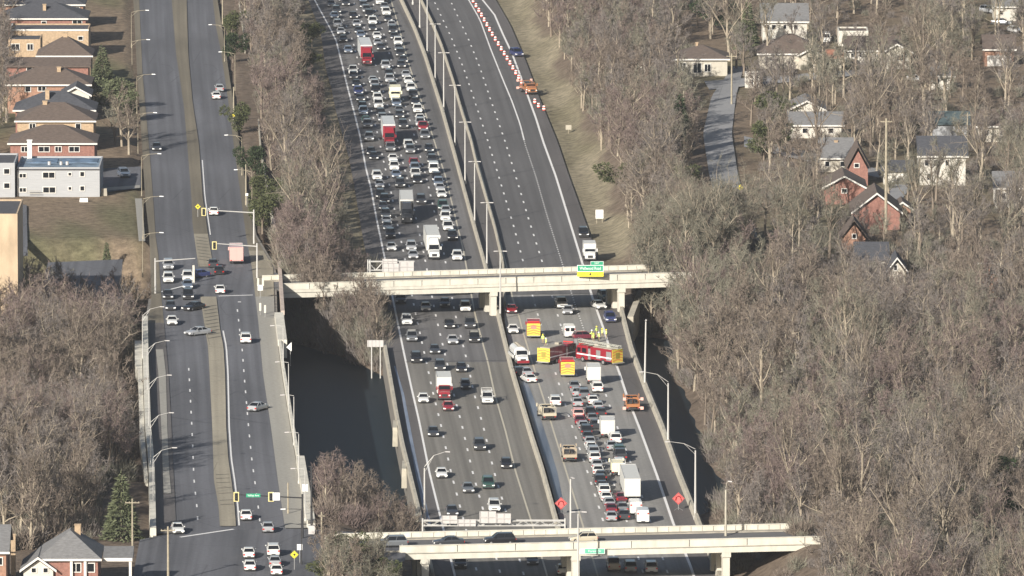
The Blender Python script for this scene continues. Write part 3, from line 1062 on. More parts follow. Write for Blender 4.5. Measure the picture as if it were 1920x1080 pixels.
def diamond(loc, size, h, face, label, stand=True, symbol=None, face2=None):
    root = empty('warning_sign', loc, 0, label, 'road sign')
    s = size / 2
    mb = MB()
    f = [(0, -.03, h - s), (s, -.03, h), (0, -.03, h + s), (-s, -.03, h)]
    bk = [(x, .0, z) for x, y, z in f]
    mb.poly(f); mb.poly(bk[::-1])
    for i in range(4):
        j = (i + 1) % 4
        mb.quad(f[j], f[i], bk[i], bk[j])
    mb.obj('sign_panel', face, root)
    mb = MB()
    s2, s1 = s * .93, s * .84
    for i in range(4):
        c = [(0, -1), (1, 0), (0, 1), (-1, 0)]
        a, b = c[i], c[(i + 1) % 4]
        mb.quad((a[0] * s2, -.035, h + a[1] * s2), (b[0] * s2, -.035, h + b[1] * s2), (b[0] * s1, -.035, h + b[1] * s1), (a[0] * s1, -.035, h + a[1] * s1))
    mb.obj('border', M_BLACK, root)
    if symbol == 'arch':
        mb = MB()
        pts = [(-.22 * size, -.04, h - .14 * size)] + [(math.cos(R(180 - a)) * .2 * size, -.04, h + math.sin(R(a)) * .2 * size) for a in range(0, 181, 20)] + [(.22 * size, -.04, h - .14 * size)]
        for i in range(len(pts) - 1):
            mb.tube(pts[i], pts[i + 1], .06 * size, n=5)
        mb.obj('symbol', mat('dark_red', (.25, .02, .02), .6), root)
    elif symbol == 'spot':
        mb = MB(); mb.box(-.07, .07, -.05, -.036, h - .22, h + .2); mb.box(-.2, .2, -.05, -.037, h - .05, h + .08)
        mb.obj('symbol', M_BLACK, root)
    mb = MB()
    if stand:
        mb.tube((0, .02, 0.0), (0, .02, h), .04)
        mb.tube((0, .02, .35), (-.7, -.5, 0), .03); mb.tube((0, .02, .35), (.7, -.5, 0), .03); mb.tube((0, .02, .35), (0, .8, 0), .03)
    else:
        mb.tube((0, .04, -.3), (0, .04, h + s), .05)
    mb.obj('stand' if stand else 'post', M_STEEL, root)
    return root


diamond(G(1052, 964, .02), 2.0, 1.75, M_RED_SIGN, 'red diamond roll-up sign on the left shoulder beside the median barrier', True, 'arch')
diamond(G(1272, 956, .02), 2.0, 1.85, M_RED_SIGN, 'red diamond roll-up sign on the right shoulder against the bridge barrier', True, 'arch')
q = G(552, 1068, ZA)
diamond((q.x, q.y, ZA), 1.3, 2.3, M_YEL, 'yellow diamond sign on a post at the near parkway junction', False, 'spot')
q = G(1388, 372, ZA)
diamond((q.x, q.y, ZA - .2), 1.3, 2.3, M_YEL, 'yellow diamond sign at the edge of the side street on the right', False, 'spot')
q = G(371, 408, ZA)
diamond((q.x, q.y, ZA), 1.1, 2.1, M_YEL, 'yellow diamond sign in the grassy parkway median', False, 'spot')


def plate_sign(loc, w, h, z, label, m=None, name='plate_sign'):
    root = empty(name, loc, 0, label, 'sign')
    mb = MB(); mb.box(-w / 2, w / 2, -.04, .0, z - h / 2, z + h / 2); mb.obj('plate', m or M_SIGN_W, root)
    mb = MB(); mb.tube((0, .04, -.3), (0, .04, z + h / 2), .045); mb.obj('post', M_STEEL, root)


for x, y, w, h, z, lb in ((562, 1055, .8, .9, 2.4, 'small white plate on a post right of the yellow diamond sign'), (463, 388, .5, .5, 2.4, 'small white plate beside the far parkway kerb by the mast arm'),
                          (488, 560, .9, 1.0, 2.0, 'white plate on a post at the parkway corner left of the far overpass'), (572, 950, .9, 1.1, 3.0, 'white plate sign on the thick parkway parapet near the junction'),
                          (438, 232, .5, .6, 1.8, 'small yellow-green plate in the verge right of the far parkway')):
    q = G(x, y, ZA)
    plate_sign((q.x, q.y, ZA), w, h, z, lb, M_YEL if 'yellow-green' in lb else M_SIGN_W)
# white triangular loudspeaker shaped sign back by the parapet block
q = G(537, 665, ZA)
root = empty('triangular_sign', (q.x + .4, q.y, ZA), 0, 'white back of a triangular sign behind the parapet end block', 'sign')
mb = MB(); mb.poly([(.5, -.05, .6), (.5, -.05, 2.2), (-.4, -.05, 1.3)]); mb.poly([(.5, 0, .6), (-.4, 0, 1.3), (.5, 0, 2.2)]); mb.obj('plate', M_SIGN_W, root)
mb = MB(); mb.tube((.3, .05, -2), (.3, .05, 2), .05); mb.obj('post', M_STEEL, root)


# ------------------------------------------------------------------ lamp posts
def lamp_head(mb, c, d, L=.75):
    """cobra head lamp body"""
    c = Vector(c); d = Vector(d).normalized()
    s = Vector((-d.y, d.x, 0)) * .17
    u = Vector((0, 0, .08))
    e = c + d * L
    mb.hexa([c - s * .6 - u * .7, c + s * .6 - u * .7, e + s - u, e - s - u, c - s * .6 + u, c + s * .6 + u, e + s * .8 + u * .6, e - s * .8 + u * .6])


def lamp_post(base, h, arms, label, group, r=.13, m=None, lean=(0, 0), name='street_lamp', head_m=None):
    root = empty(name, base, 0, label, 'street lamp', group)
    m = m or M_STEEL_L
    mb = MB()
    top = Vector((lean[0], lean[1], h))
    mb.tube((0, 0, -.2), top * .98, r, r * .6, 8)
    mb.tube((0, 0, -.2), (0, 0, .6), r * 1.6, r * 1.5, 8)
    mb.obj('post', m, root)
    for ax, ay, az in arms:
        mb = MB()
        e = top + Vector((ax, ay, az))
        L = math.hypot(ax, ay)
        mid = top + Vector((ax * .45, ay * .45, az * .75))
        mb.tube(top, mid, .05, .045); mb.tube(mid, e, .045, .035)
        if L > 2.5:
            mb.tube(top - Vector((0, 0, .9)), mid, .03)
        am = mb.obj('arm', m, root)
        mb = MB()
        lamp_head(mb, e, (ax, ay, 0))
        mb.obj('lamp_head', head_m or M_SIGN_BACK, am)
    return root


def lamp_from_top(x, ytop, z, h, arms, label, group, **k):
    P = G(x, ytop, z + h)
    lamp_post((P.x, P.y, z), h, arms, label, group, **k)


ORD = ['first', 'second', 'third', 'fourth', 'fifth', 'sixth', 'seventh', 'eighth', 'ninth', 'tenth', 'eleventh', 'twelfth', 'thirteenth', 'fourteenth', 'fifteenth', 'sixteenth', 'seventeenth', 'eighteenth', 'nineteenth', 'twentieth',
       'twenty-first', 'twenty-second', 'twenty-third', 'twenty-fourth', 'twenty-fifth', 'twenty-sixth', 'twenty-seventh', 'twenty-eighth', 'twenty-ninth', 'thirtieth', 'thirty-first', 'thirty-second', 'thirty-third', 'thirty-fourth', 'thirty-fifth', 'thirty-sixth', 'thirty-seventh', 'thirty-eighth', 'thirty-ninth', 'fortieth']
tp = [(938, 471), (913, 380), (890, 303), (872, 229), (853, 160), (832, 99), (816, 45), (801, -5), (787, -50), (774, -92)]
for i, (x, y) in enumerate(tp):
    lamp_from_top(x, y, .0, 12.5, [(-.45, 0, .02), (.45, 0, .02)], 'tall twin-headed lamp post in the median, %s one beyond the far overpass' % ORD[i], 'twin lamp posts along the median', r=.17)
lamp_from_top(1084, 960, 0, 12.5, [(-.4, 0, .02), (.55, 0, .02)], 'twin-headed lamp post whose head shows just above the near overpass', 'twin lamp posts along the median', r=.17)
lamp_from_top(1070, 895, 0, 13, [(.2, -.5, .05)], 'single bare post in the median right of the left red diamond sign', 'twin lamp posts along the median', r=.22)
gl = 'lamp posts on the motorway bridge barriers'
lamp_from_top(1209, 600, 0, 12.0, [(0, -.3, .1)], 'lamp post on the right barrier level with the fire engines', gl, r=.2, lean=(.2, 0))
lamp_from_top(1253, 716, 0, 10.8, [(-4.1, 0, 1.7)], 'lamp post with a long arm on the right barrier near the orange truck', gl, r=.2)
lamp_from_top(1304, 842, 0, 11.4, [(-4.1, 0, 1.2)], 'lamp post with a long arm on the right barrier above the right red sign', gl, r=.2)
lamp_from_top(1361, 915, 0, 13.5, [(.35, -.2, 1.1)], 'bent-topped lamp post crossing in front of the right end of the near overpass', gl, r=.24, m=M_CONC_W)
lamp_from_top(796, 875, 0, 9.8, [(3.3, 0, 2.4)], 'lamp post with an upswept arm on the left motorway barrier', gl, r=.2)
gp = 'lamps on the left parapet of the parkway bridge'
for i, (x, y) in enumerate([(287, 858), (282, 792), (279, 721), (276, 656), (267, 592)]):
    lamp_from_top(x, y, ZA, 8.0, [(3.0, .5, 1.5)], 'slender lamp with an upswept arm on the left parkway parapet, %s from the bottom' % ORD[i], gp, r=.09)
gq = 'lamps outside the right parapet of the parkway bridge'
for i, (x, y) in enumerate([(572, 880), (560, 812), (551, 742), (541, 680), (531, 612)]):
    lamp_from_top(x, y, ZA, 8.3, [(-1.5, 0, .15)], 'grey lamp post just outside the right parkway parapet, %s from the bottom' % ORD[i], gq, r=.1)
gr = 'lamps along the far parkway'
for i, (x, y) in enumerate([(304, 437), (304, 369), (300, 289), (292, 212), (289, 140), (279, 75), (277, 20)]):
    P = G(x, y, ZA + 8)
    lamp_post((P.x - 3.6, P.y, ZA), 7.6, [(3.1, 0, .5)], 'thin street lamp on the left verge of the far parkway, %s counted upwards' % ORD[i], gr, r=.07, m=M_WOOD, head_m=M_SIGN_W)
for i, (x, y) in enumerate([(441, 319), (423, 254), (412, 98), (393, 47)]):
    P = G(x, y, ZA + 8)
    lamp_post((P.x + 3.2, P.y, ZA), 7.6, [(-2.7, 0, .5)], 'thin street lamp on the right verge of the far parkway, %s counted upwards' % ORD[i], gr, r=.07, m=M_WOOD, head_m=M_SIGN_W)
P = G(543, 1003, ZA + 3)
lamp_from_top(565, 955, ZA, 8.5, [(-2.4, -.3, .1)], 'dark curved lamp arm leaning out over the junction below the signals', gq, r=.09, m=M_DARK, head_m=M_SIGN_W)


def utility_pole(x, ytop, h, label, z=ZA, r=.16, cross=True, arm=1.1):
    P = G(x, ytop, z + h)
    root = empty('utility_pole', (P.x, P.y, z), 0, label, 'utility pole', 'wooden utility poles')
    mb = MB(); mb.tube((0, 0, -.5), (0, 0, h), r, r * .7, 8); mb.obj('pole', M_WOOD, root)
    if cross:
        mb = MB(); mb.box(-arm, arm, -.1, .0, h - .7, h - .55)
        for k in (-.9, -.4, .4, .9):
            mb.tube((k * arm, -.05, h - .55), (k * arm, -.05, h - .4), .05)
        mb.obj('crossarm', M_WOOD, root)
    return root


utility_pole(315, 987, 8.5, 'thick tan pole standing in the near junction by the kerb', r=.2)
utility_pole(417, -30, 9, 'wooden pole on the right verge at the top of the parkway')
utility_pole(438, 163, 7, 'wooden pole beside the white dark-windowed car at the top of the parkway', cross=False)
utility_pole(461, 308, 8, 'wooden pole on the right verge above the mast arm', cross=False)
utility_pole(1372, 100, 11, 'pale utility pole beside the small white shed', z=5.6, r=.2)
utility_pole(1662, 222, 22, 'very tall pale pole in front of the brick gables on the right', z=5.6, r=.3)
utility_pole(1814, 210, 6, 'short pole beside the teal garage roof', z=5.6)
utility_pole(1282, 170, 9, 'pole at the left kerb of the side street', z=5.6, cross=False)
utility_pole(1300, 480, 5, 'dark pole standing right of the overpass end', z=5.6, cross=False)
utility_pole(1287, 240, 6, 'pale post beside the dark columnar evergreen', z=5.6, cross=False)
utility_pole(603, 960, 4.5, 'pale post with a crossbar in the brush beside the near junction', cross=True, arm=.5)
utility_pole(540, 905, 5, 'white signal post at the thick parapet above the junction', cross=False)
utility_pole(248, 935, 7, 'pole beside the spruce at the lower left', cross=True)
utility_pole(608, 1060, 3, 'short stubby post at the bottom edge by the shrubs', cross=False)

# black pole behind the junction
P = G(584, 905, ZA + 8)
root = empty('signal_pole', (P.x, P.y, ZA), 0, 'tall black pole rising beside the white parapet at the near junction', 'pole')
mb = MB(); mb.tube((0, 0, -.5), (0, 0, 10.6), .2, .13, 8); mb.obj('pole', M_DARK, root)
mb = MB(); mb.box(-.5, .5, -.5, .5, 0, 1.3); mb.obj('cabinet', M_SIGN_BACK, root)


def signal_head(parent, x, z, y=-.2):
    mb = MB(); mb.box(-.42, .42, 0, .03, -.75, .75)
    b = put('backplate', mb.data('backplate', [M_YEL_L]), parent, (x, y, z))
    mb = MB(); mb.box(-.26, .26, -.03, -.001, -.6, .6)
    mb.box(-.16, .16, -.2, -.03, -.55, .55)
    put('signal_housing', mb.data('signal_housing', [M_DARK]), b)
    mb = MB()
    for k in (-.36, 0, .36):
        mb.tube((0, -.2, k), (0, -.23, k), .13, n=8)
    put('lens', mb.data('lens', [M_GLASS]), b)


def mast_arm(px, row_arm, h, xend, label, heads=(), signs=(), m=M_STEEL_L, green=None):
    P = G(px, row_arm, ZA + h)
    Xe = (xend - px) / px_scale(row_arm, ZA + h)
    root = empty('traffic_signal', (P.x, P.y, ZA), 0, label, 'traffic signal')
    mb = MB(); mb.tube((0, 0, -.3), (0, 0, h + .3), .18, .14, 8); mb.obj('post', m, root)
    mb = MB(); mb.tube((0, 0, h - .3), (Xe, 0, h + .25), .12, .07, 6); mb.obj('mast_arm', m, root)
    for hx in heads:
        signal_head(root, (hx - px) / px_scale(row_arm, ZA + h), h - .1)
    for sx, w, hh in signs:
        mb = MB(); mb.box(-w / 2, w / 2, -.05, 0, -hh / 2, hh / 2)
        put('sign_plate', mb.data('sign_plate', [M_SIGN_W]), root, ((sx - px) / px_scale(row_arm, ZA + h), -.16, h - .05))
    if green:
        gx, w = green
        mb = MB(); mb.box(-w / 2, w / 2, -.05, 0, -.28, .28)
        gp_ = put('name_plate', mb.data('name_plate', [M_GREEN]), root, ((gx - px) / px_scale(row_arm, ZA + h), -.16, h + .12))
        text_mesh('Valley Ave', .42, M_SIGN_W, gp_, T(0, -.056, 0) @ UP)
    return root


mast_arm(567, 930, 6.6, 437, 'dark mast arm with two yellow-edged signals and a green name plate at the near junction', (443, 508), ((518, 1.1, 1.2),), M_DARK, (475, 2.2))
mast_arm(476, 396, 6.2, 384, 'pale mast arm over the far parkway lanes above the junction', (382,), ())
mast_arm(482, 459, 6.2, 402, 'pale mast arm over the pink lorry at the far junction', (402,), ())
mast_arm(291, 487, 6.2, 366, 'pale mast arm reaching from the left kerb at the far junction', (), ())
q = G(363, 530, ZA)
root = empty('signal_post', (q.x, q.y, ZA), 0, 'pale yellow signal post on the far median island', 'traffic signal')
mb = MB(); mb.box(-.2, .2, -.15, .15, 0, 3.2); mb.obj('post', M_CONC, root)
for x, y in ((484, 545), (493, 545), (497, 596), (488, 592)):
    q = G(x, y, ZA)
    plate_sign((q.x, q.y, ZA), .35, 1.4, 1.6, {484: 'pale control box on a post nearest the kerb at the far junction', 493: 'second pale post behind the kerb at the far junction', 497: 'right leg of the pale shelter frame on the parkway pavement', 488: 'left leg of the pale shelter frame on the parkway pavement'}[x], M_CONC, 'junction_post')


# ------------------------------------------------------------------ vehicles (local +Y is forward, origin on the ground at the centre)
def wheel_mesh(r, w):
    mb = MB()
    n = 12
    k = len(mb.v)
    for xx in (-w / 2, w / 2):
        for i in range(n):
            t = 2 * math.pi * i / n
            mb.v.append((xx, r * math.cos(t), r * math.sin(t)))
    for i in range(n):
        j = (i + 1) % n
        mb.f.append((i, j, n + j, n + i)); mb.m.append(0)
    mb.f.append(tuple(range(n - 1, -1, -1))); mb.m.append(0)
    mb.f.append(tuple(range(n, 2 * n))); mb.m.append(0)
    for xx in (-w / 2 - .01, w / 2 + .01):
        pts = [(xx, r * .58 * math.cos(2 * math.pi * i / 8), r * .58 * math.sin(2 * math.pi * i / 8)) for i in range(8)]
        mb.poly(pts if xx > 0 else pts[::-1], 1)
    return mb.data('wheel', [M_BLACK, M_STEEL])


WHEEL = wheel_mesh(.33, .23)
WHEEL_T = wheel_mesh(.50, .30)


def ring(y, w, zb, zm, zt, cr=.03):
    return [(-w * .92, y, zb), (-w, y, zb + .12), (-w, y, zm), (-w * .93, y, zt - .02), (-w * .6, y, zt + cr * .7), (0, y, zt + cr), (w * .6, y, zt + cr * .7), (w * .93, y, zt - .02), (w, y, zm), (w, y, zb + .12), (w * .92, y, zb)]


def car_template(L, W, stations, gh, roof_z, roof_y, roof_w, wheels, wr=.33, grille=True, pickup=False, bx=None):
    """stations: (y, half width factor, bottom, shoulder, top); gh: greenhouse foot (y0, y1, z)"""
    w = W / 2
    parts = []
    mb = MB()
    mb.loft([ring(y, w * f, zb, zm, zt) for y, f, zb, zm, zt in stations][::-1])
    yb0, yb1, zb = gh
    yr0, yr1 = roof_y
    rw, bw = roof_w * w, .90 * w
    z0, z1 = zb - .04, roof_z - .07
    # roof slab
    mb.hexa([(-rw, yr0, z1 - .01), (rw, yr0, z1 - .01), (rw, yr1, z1 - .01), (-rw, yr1, z1 - .01),
             (-rw * .88, yr0 + .12, roof_z), (rw * .88, yr0 + .12, roof_z), (rw * .88, yr1 - .1, roof_z), (-rw * .88, yr1 - .1, roof_z)])
    # pillars
    for sx in (-1, 1):
        for (ya, yb_) in ((yb0, yr0), (yb1, yr1)):
            a = Vector((sx * bw, ya, z0)); b = Vector((sx * rw, yb_, z1))
            mb.tube(a, b, .055, .05, 4)
        for t in ((.5,) if not pickup else ()):
            a = Vector((sx * (bw + .01), yb0 * (1 - t) + yb1 * t, z0)); b = Vector((sx * (rw + .01), yr0 * (1 - t) + yr1 * t, z1))
            mb.tube(a, b, .05, .045, 4)
    # mirrors
    for sx in (-1, 1):
        mb.box(sx * (w + .10) - .09, sx * (w + .10) + .09, yb1 - .35, yb1 - .2, z0 + .02, z0 + .17)
    if pickup:
        # hollow bed: side boards stand above the bed floor
        yb = stations[0][0]
        ye = yb0 - .05
        zt = stations[1][4]
        for a in ((-w * .93, -w * .85, yb + .05, ye), (w * .85, w * .93, yb + .05, ye), (-w * .93, w * .93, yb + .03, yb + .1)):
            mb.box(a[0], a[1], a[2], a[3], zt - .02, zt + .36)
    parts.append(('body', mb.data('body', [M_SIGN_W]), True, None))
    mb = MB()
    i = .012
    mb.hexa([(-bw, yb0, z0), (bw, yb0, z0), (bw, yb1, z0), (-bw, yb1, z0), (-rw + i, yr0 + i, z1), (rw - i, yr0 + i, z1), (rw - i, yr1 - i, z1), (-rw + i, yr1 - i, z1)])
    parts.append(('windows', mb.data('windows', [M_GLASS]), False, None))
    yf, yr = stations[-1][0], stations[0][0]
    mb = MB()
    hf = stations[-1]
    mb.box(-w * .98, w * .98, yr + .05, yf - .05, .20, .30)
    mb.box(-w * .55, w * .55, yf - .05, yf + .02, .30, .42)
    if grille:
        mb.box(-w * .42, w * .42, yf - .05, yf + .015, hf[3] - .12, hf[3] + .02)
    mb.box(-w * .3, w * .3, yr - .012, yr + .05, .32, .44)
    parts.append(('trim', mb.data('trim', [M_DARK]), False, None))
    mb = MB(); zl = hf[3] + .0
    mb.hexa([(-.21, -.06, -.11), (.21, -.06, -.11), (.21, .06, -.11), (-.21, .06, -.11), (-.23, -.10, .10), (.21, -.10, .11), (.19, .02, .10), (-.21, .02, .09)])
    hl = mb.data('headlight', [M_LAMP])
    for sx in (-1, 1):
        parts.append(('headlight', hl, False, (sx * w * .76, yf - .03, zl)))
    mb = MB(); mb.box(-.14, .14, -.03, .05, -.10, .12)
    tl = mb.data('tail_light', [M_TAIL])
    for sx in (-1, 1):
        parts.append(('tail_light', tl, False, (sx * w * .80, yr + .01, stations[0][3] + .02)))
    for sx in (-1, 1):
        for yy in wheels:
            parts.append(('wheel', WHEEL if wr < .4 else WHEEL_T, False, (sx * (w - .13), yy, wr)))
    return dict(L=L, parts=parts)


TPL = {}
TPL['sedan'] = car_template(4.75, 1.84, [(-2.37, .86, .30, .62, .80), (-2.25, .94, .24, .70, .98), (-1.5, 1.0, .20, .74, 1.0), (.85, 1.0, .20, .72, .97), (1.7, .98, .20, .68, .88), (2.2, .92, .24, .62, .76), (2.37, .82, .30, .56, .64)],
                            (-1.85, 1.05, .97), 1.46, (-1.05, .25), .70, (-1.42, 1.42))
TPL['hatch'] = car_template(4.3, 1.80, [(-2.15, .88, .30, .70, .90), (-2.05, .96, .24, .76, 1.02), (-1.2, 1.0, .20, .78, 1.02), (.85, 1.0, .20, .74, .99), (1.6, .97, .20, .70, .90), (2.0, .92, .24, .64, .78), (2.15, .82, .30, .58, .66)],
                            (-2.0, 1.0, 1.0), 1.54, (-1.65, .25), .74, (-1.3, 1.3))
TPL['suv'] = car_template(4.8, 1.95, [(-2.4, .90, .36, .80, 1.02), (-2.3, .97, .28, .88, 1.14), (-1.2, 1.0, .26, .88, 1.14), (.95, 1.0, .26, .86, 1.12), (1.9, .98, .26, .84, 1.04), (2.25, .94, .30, .78, .96), (2.4, .86, .34, .70, .82)],
                          (-2.25, 1.15, 1.12), 1.76, (-1.95, .45), .78, (-1.45, 1.48))
TPL['pickup'] = car_template(5.8, 2.02, [(-2.9, .95, .45, .85, .96), (-2.85, .98, .40, .88, .98), (-.8, 1.0, .34, .90, .99), (-.75, 1.0, .34, .92, 1.20), (1.2, 1.0, .34, .92, 1.20), (2.5, .98, .34, .90, 1.12), (2.8, .94, .36, .84, 1.04), (2.9, .88, .42, .78, .92)],
                             (-.85, 1.3, 1.2), 1.92, (-.70, .75), .80, (-1.85, 1.85), wr=.40, pickup=True)
TPL['van'] = car_template(5.2, 2.0, [(-2.6, .96, .32, 1.6, 2.05), (-2.5, 1.0, .28, 1.7, 2.15), (1.0, 1.0, .26, 1.65, 2.15), (1.25, .99, .26, 1.1, 1.35), (2.1, .97, .26, .90, 1.12), (2.45, .93, .30, .80, .98), (2.6, .86, .34, .70, .84)],
                          (.7, 1.75, 1.2), 2.12, (.5, 1.0), .80, (-1.55, 1.6))
TPL['minivan'] = car_template(5.05, 1.98, [(-2.52, .92, .34, .85, 1.02), (-2.42, .98, .26, .92, 1.12), (-1.2, 1.0, .24, .92, 1.12), (1.1, 1.0, .24, .88, 1.08), (1.95, .97, .24, .80, .96), (2.35, .92, .28, .70, .84), (2.52, .84, .32, .62, .72)],
                              (-2.35, 1.5, 1.1), 1.74, (-2.1, .45), .80, (-1.5, 1.5))


def cargo_template(kind, L, W, H, boxz, cab_h, cab_len, colors, axles, front=None, stripe=None, sleeper=False, dual_rear=True):
    """box trucks and tractor trailers. colors: dict of material for cab, box, front"""
    w = W / 2
    parts = []
    yf = L / 2
    hood = 1.15 if not sleeper else 1.9
    # cab: bonnet + cabin
    cw = min(w, 1.12)
    mb = MB()
    mb.loft([[(x * cw * f, y, z) for x, z in ((-1, zb), (-1, zm), (-.9, zt), (0, zt + .05), (.9, zt), (1, zm), (1, zb))]
             for y, f, zb, zm, zt in ((yf, .80, .55, 1.05, 1.30), (yf - .15, .88, .5, 1.2, 1.5), (yf - hood, .95, .5, 1.35, 1.72), (yf - hood - .05, .98, .5, 1.5, 1.78), (yf - cab_len, 1.0, .5, 1.5, 1.85))][::-1])
    ycab0, ycab1 = yf - cab_len, yf - hood - .02
    zt = cab_h
    rw = cw * .86
    mb.hexa([(-rw, ycab0, zt - .12), (rw, ycab0, zt - .12), (rw, ycab1 - .5, zt - .12), (-rw, ycab1 - .5, zt - .12), (-rw * .92, ycab0, zt), (rw * .92, ycab0, zt), (rw * .9, ycab1 - .7, zt), (-rw * .9, ycab1 - .7, zt)])
    if sleeper:   # raised roof fairing
        mb.hexa([(-rw, ycab0, zt), (rw, ycab0, zt), (rw, ycab1 - .75, zt - .02), (-rw, ycab1 - .75, zt - .02), (-rw * .96, ycab0, H - .25), (rw * .96, ycab0, H - .25), (rw * .8, ycab0 + .9, H - .35), (-rw * .8, ycab0 + .9, H - .35)])
        mb.box(-rw, rw, ycab0, ycab0 + 1.3, 1.8, zt)
    for sx in (-1, 1):
        mb.tube((sx * rw, ycab0 + (1.3 if sleeper else .05), zt - .1), (sx * cw * .97, ycab0 + (1.3 if sleeper else .05), 1.8), .06, n=4)
        mb.tube((sx * rw, ycab1 - .55, zt - .1), (sx * cw * .92, ycab1, 1.75), .06, n=4)
        mb.box(sx * (cw + .18) - .12, sx * (cw + .18) + .12, ycab1 - .3, ycab1 - .15, 1.75, 2.35)
    parts.append(('cab', mb.data('cab', [colors['cab']]), False, None))
    mb = MB()
    e = .03
    mb.hexa([(-cw * .93, ycab0 + e, 1.78), (cw * .93, ycab0 + e, 1.78), (cw * .90, ycab1, 1.74), (-cw * .90, ycab1, 1.74), (-rw + e, ycab0 + e, zt - .11), (rw - e, ycab0 + e, zt - .11), (rw - e, ycab1 - .52, zt - .11), (-rw + e, ycab1 - .52, zt - .11)])
    parts.append(('windscreen', mb.data('windscreen', [M_GLASS]), False, None))
    mb = MB()
    mb.box(-cw * .42, cw * .42, yf - .1, yf + .03, .75, 1.22)
    mb.box(-cw * .95, cw * .95, yf - .12, yf + .08, .38, .62)
    mb.box(-.45, .45, -L / 2 + .3, yf - .4, .55, .85)
    mb.box(-w * .95, w * .95, -L / 2 - .02, -L / 2 + .1, .5, .68)
    parts.append(('chassis', mb.data('chassis', [M_DARK]), False, None))
    yb1 = ycab0 - (.25 if not sleeper else .9)
    yb0 = -L / 2
    mb = MB()
    mb.box(-w, w, yb0, yb1, boxz, H)
    for k in range(0, int((yb1 - yb0) / 1.2)):
        pass
    bxm = mb.data('cargo_box', [colors['box']])
    parts.append(('cargo_box', bxm, False, None))
    if colors.get('front'):
        mb = MB(); mb.box(-w + .03, w - .03, yb1 + .002, yb1 + .03, boxz + .1, H - .28)
        mb.box(-.4, .4, yb1 + .031, yb1 + .05, H - 1.3, H - 1.1, 1)
        parts.append(('front_panel', mb.data('front_panel', [colors['front'], M_SIGN_W]), False, None))
    # roof edge rails and rear doors
    mb = MB()
    mb.box(-w - .01, -w + .08, yb0, yb1, H, H + .04); mb.box(w - .08, w + .01, yb0, yb1, H, H + .04); mb.box(-w + .08, w - .08, yb1 - .1, yb1, H, H + .05)
    parts.append(('roof_rail', mb.data('roof_rail', [M_STEEL_L]), False, None))
    mb = MB()
    mb.box(-w + .06, -.03, yb0 - .03, yb0 - .001, boxz + .15, H - .15); mb.box(.03, w - .06, yb0 - .03, yb0 - .001, boxz + .15, H - .15)
    parts.append(('rear_door', mb.data('rear_door', [colors['box']]), False, None))
    mb = MB(); mb.box(-.13, .13, -.04, .04, -.1, .1)
    hl = mb.data('headlight', [M_LAMP])
    for sx in (-1, 1):
        parts.append(('headlight', hl, False, (sx * cw * .72, yf, .98)))
    mb = MB(); mb.box(-.12, .12, -.03, .02, -.07, .07)
    tl = mb.data('tail_light', [M_TAIL])
    for sx in (-1, 1):
        parts.append(('tail_light', tl, False, (sx * w * .8, yb0 - .02, .78)))
    for sx in (-1, 1):
        for yy in axles:
            parts.append(('wheel', WHEEL_T, False, (sx * (cw - .12), yy, .5)))
    return dict(L=L, parts=parts)


def paint(name, col, metal=.0):
    return mat('paint_' + name, col, .32, metal=metal, coat=.6, spec=.5)


PNT = dict(white=paint('white', (.66, .66, .63)), silver=paint('silver', (.40, .41, .42), .25), gray=paint('gray', (.17, .18, .19), .25), dark=paint('dark', (.040, .043, .048)),
           black=paint('black', (.015, .015, .017)), red=paint('red', (.25, .018, .028)), maroon=paint('maroon', (.13, .02, .035)), blue=paint('blue', (.03, .04, .12)),
           green=paint('green', (.03, .075, .06)), beige=paint('beige', (.50, .45, .34)), cream=paint('cream', (.80, .76, .55)), pink=paint('pink', (.72, .40, .36)),
           orange=paint('orange', (.36, .15, .06)), yellow=paint('yellow', (.70, .56, .08)), tan=paint('tan', (.40, .33, .24)), bluegray=paint('bluegray', (.16, .20, .26), .2))
COLNAME = dict(white='white', silver='silver', gray='grey', dark='dark grey', black='black', red='red', maroon='maroon', blue='dark blue', green='dark green', beige='beige', cream='pale yellow', pink='pink', orange='orange', yellow='yellow', tan='tan', bluegray='blue-grey')
BOXW = mat('box_white', (.60, .60, .56), .5, noise=.05, scale=.8)
BOXG = mat('trailer_roof_grey', (.56, .58, .57), .5, noise=.08, scale=.6)
P_ = PNT
TPL['semi_red'] = cargo_template('semi', 20.5, 2.6, 4.05, 1.15, 2.75, 4.6, dict(cab=P_['red'], box=BOXG, front=mat('fairing_red', (.26, .02, .035), .4)), (8.7, 5.4, 4.2, -7.2, -8.4), sleeper=True)
TPL['semi_white'] = cargo_template('semi', 20.5, 2.6, 4.05, 1.15, 2.75, 4.6, dict(cab=P_['white'], box=BOXW), (8.7, 5.4, 4.2, -7.2, -8.4), sleeper=True)
TPL['semi_dark'] = cargo_template('semi', 20.5, 2.6, 4.05, 1.15, 2.75, 4.6, dict(cab=P_['dark'], box=BOXW, front=mat('dark_panel', (.03, .03, .03), .5)), (8.7, 5.4, 4.2, -7.2, -8.4), sleeper=True)
TPL['box_white'] = cargo_template('box', 7.4, 2.35, 3.15, .85, 2.35, 2.1, dict(cab=P_['white'], box=BOXW), (2.6, -2.3), dual_rear=True)
TPL['box_red'] = cargo_template('box', 10.0, 2.5, 3.75, 1.0, 2.5, 2.3, dict(cab=P_['red'], box=BOXW), (3.8, -3.0))
TPL['box_cream'] = cargo_template('box', 7.4, 2.4, 3.1, .85, 2.35, 2.1, dict(cab=P_['cream'], box=mat('box_cream', (.78, .74, .52), .5)), (2.6, -2.3))
TPL['box_small'] = cargo_template('box', 6.0, 1.9, 2.3, .8, 2.1, 2.0, dict(cab=P_['cream'], box=mat('box_cream', (.78, .74, .52), .5)), (2.0, -1.8))
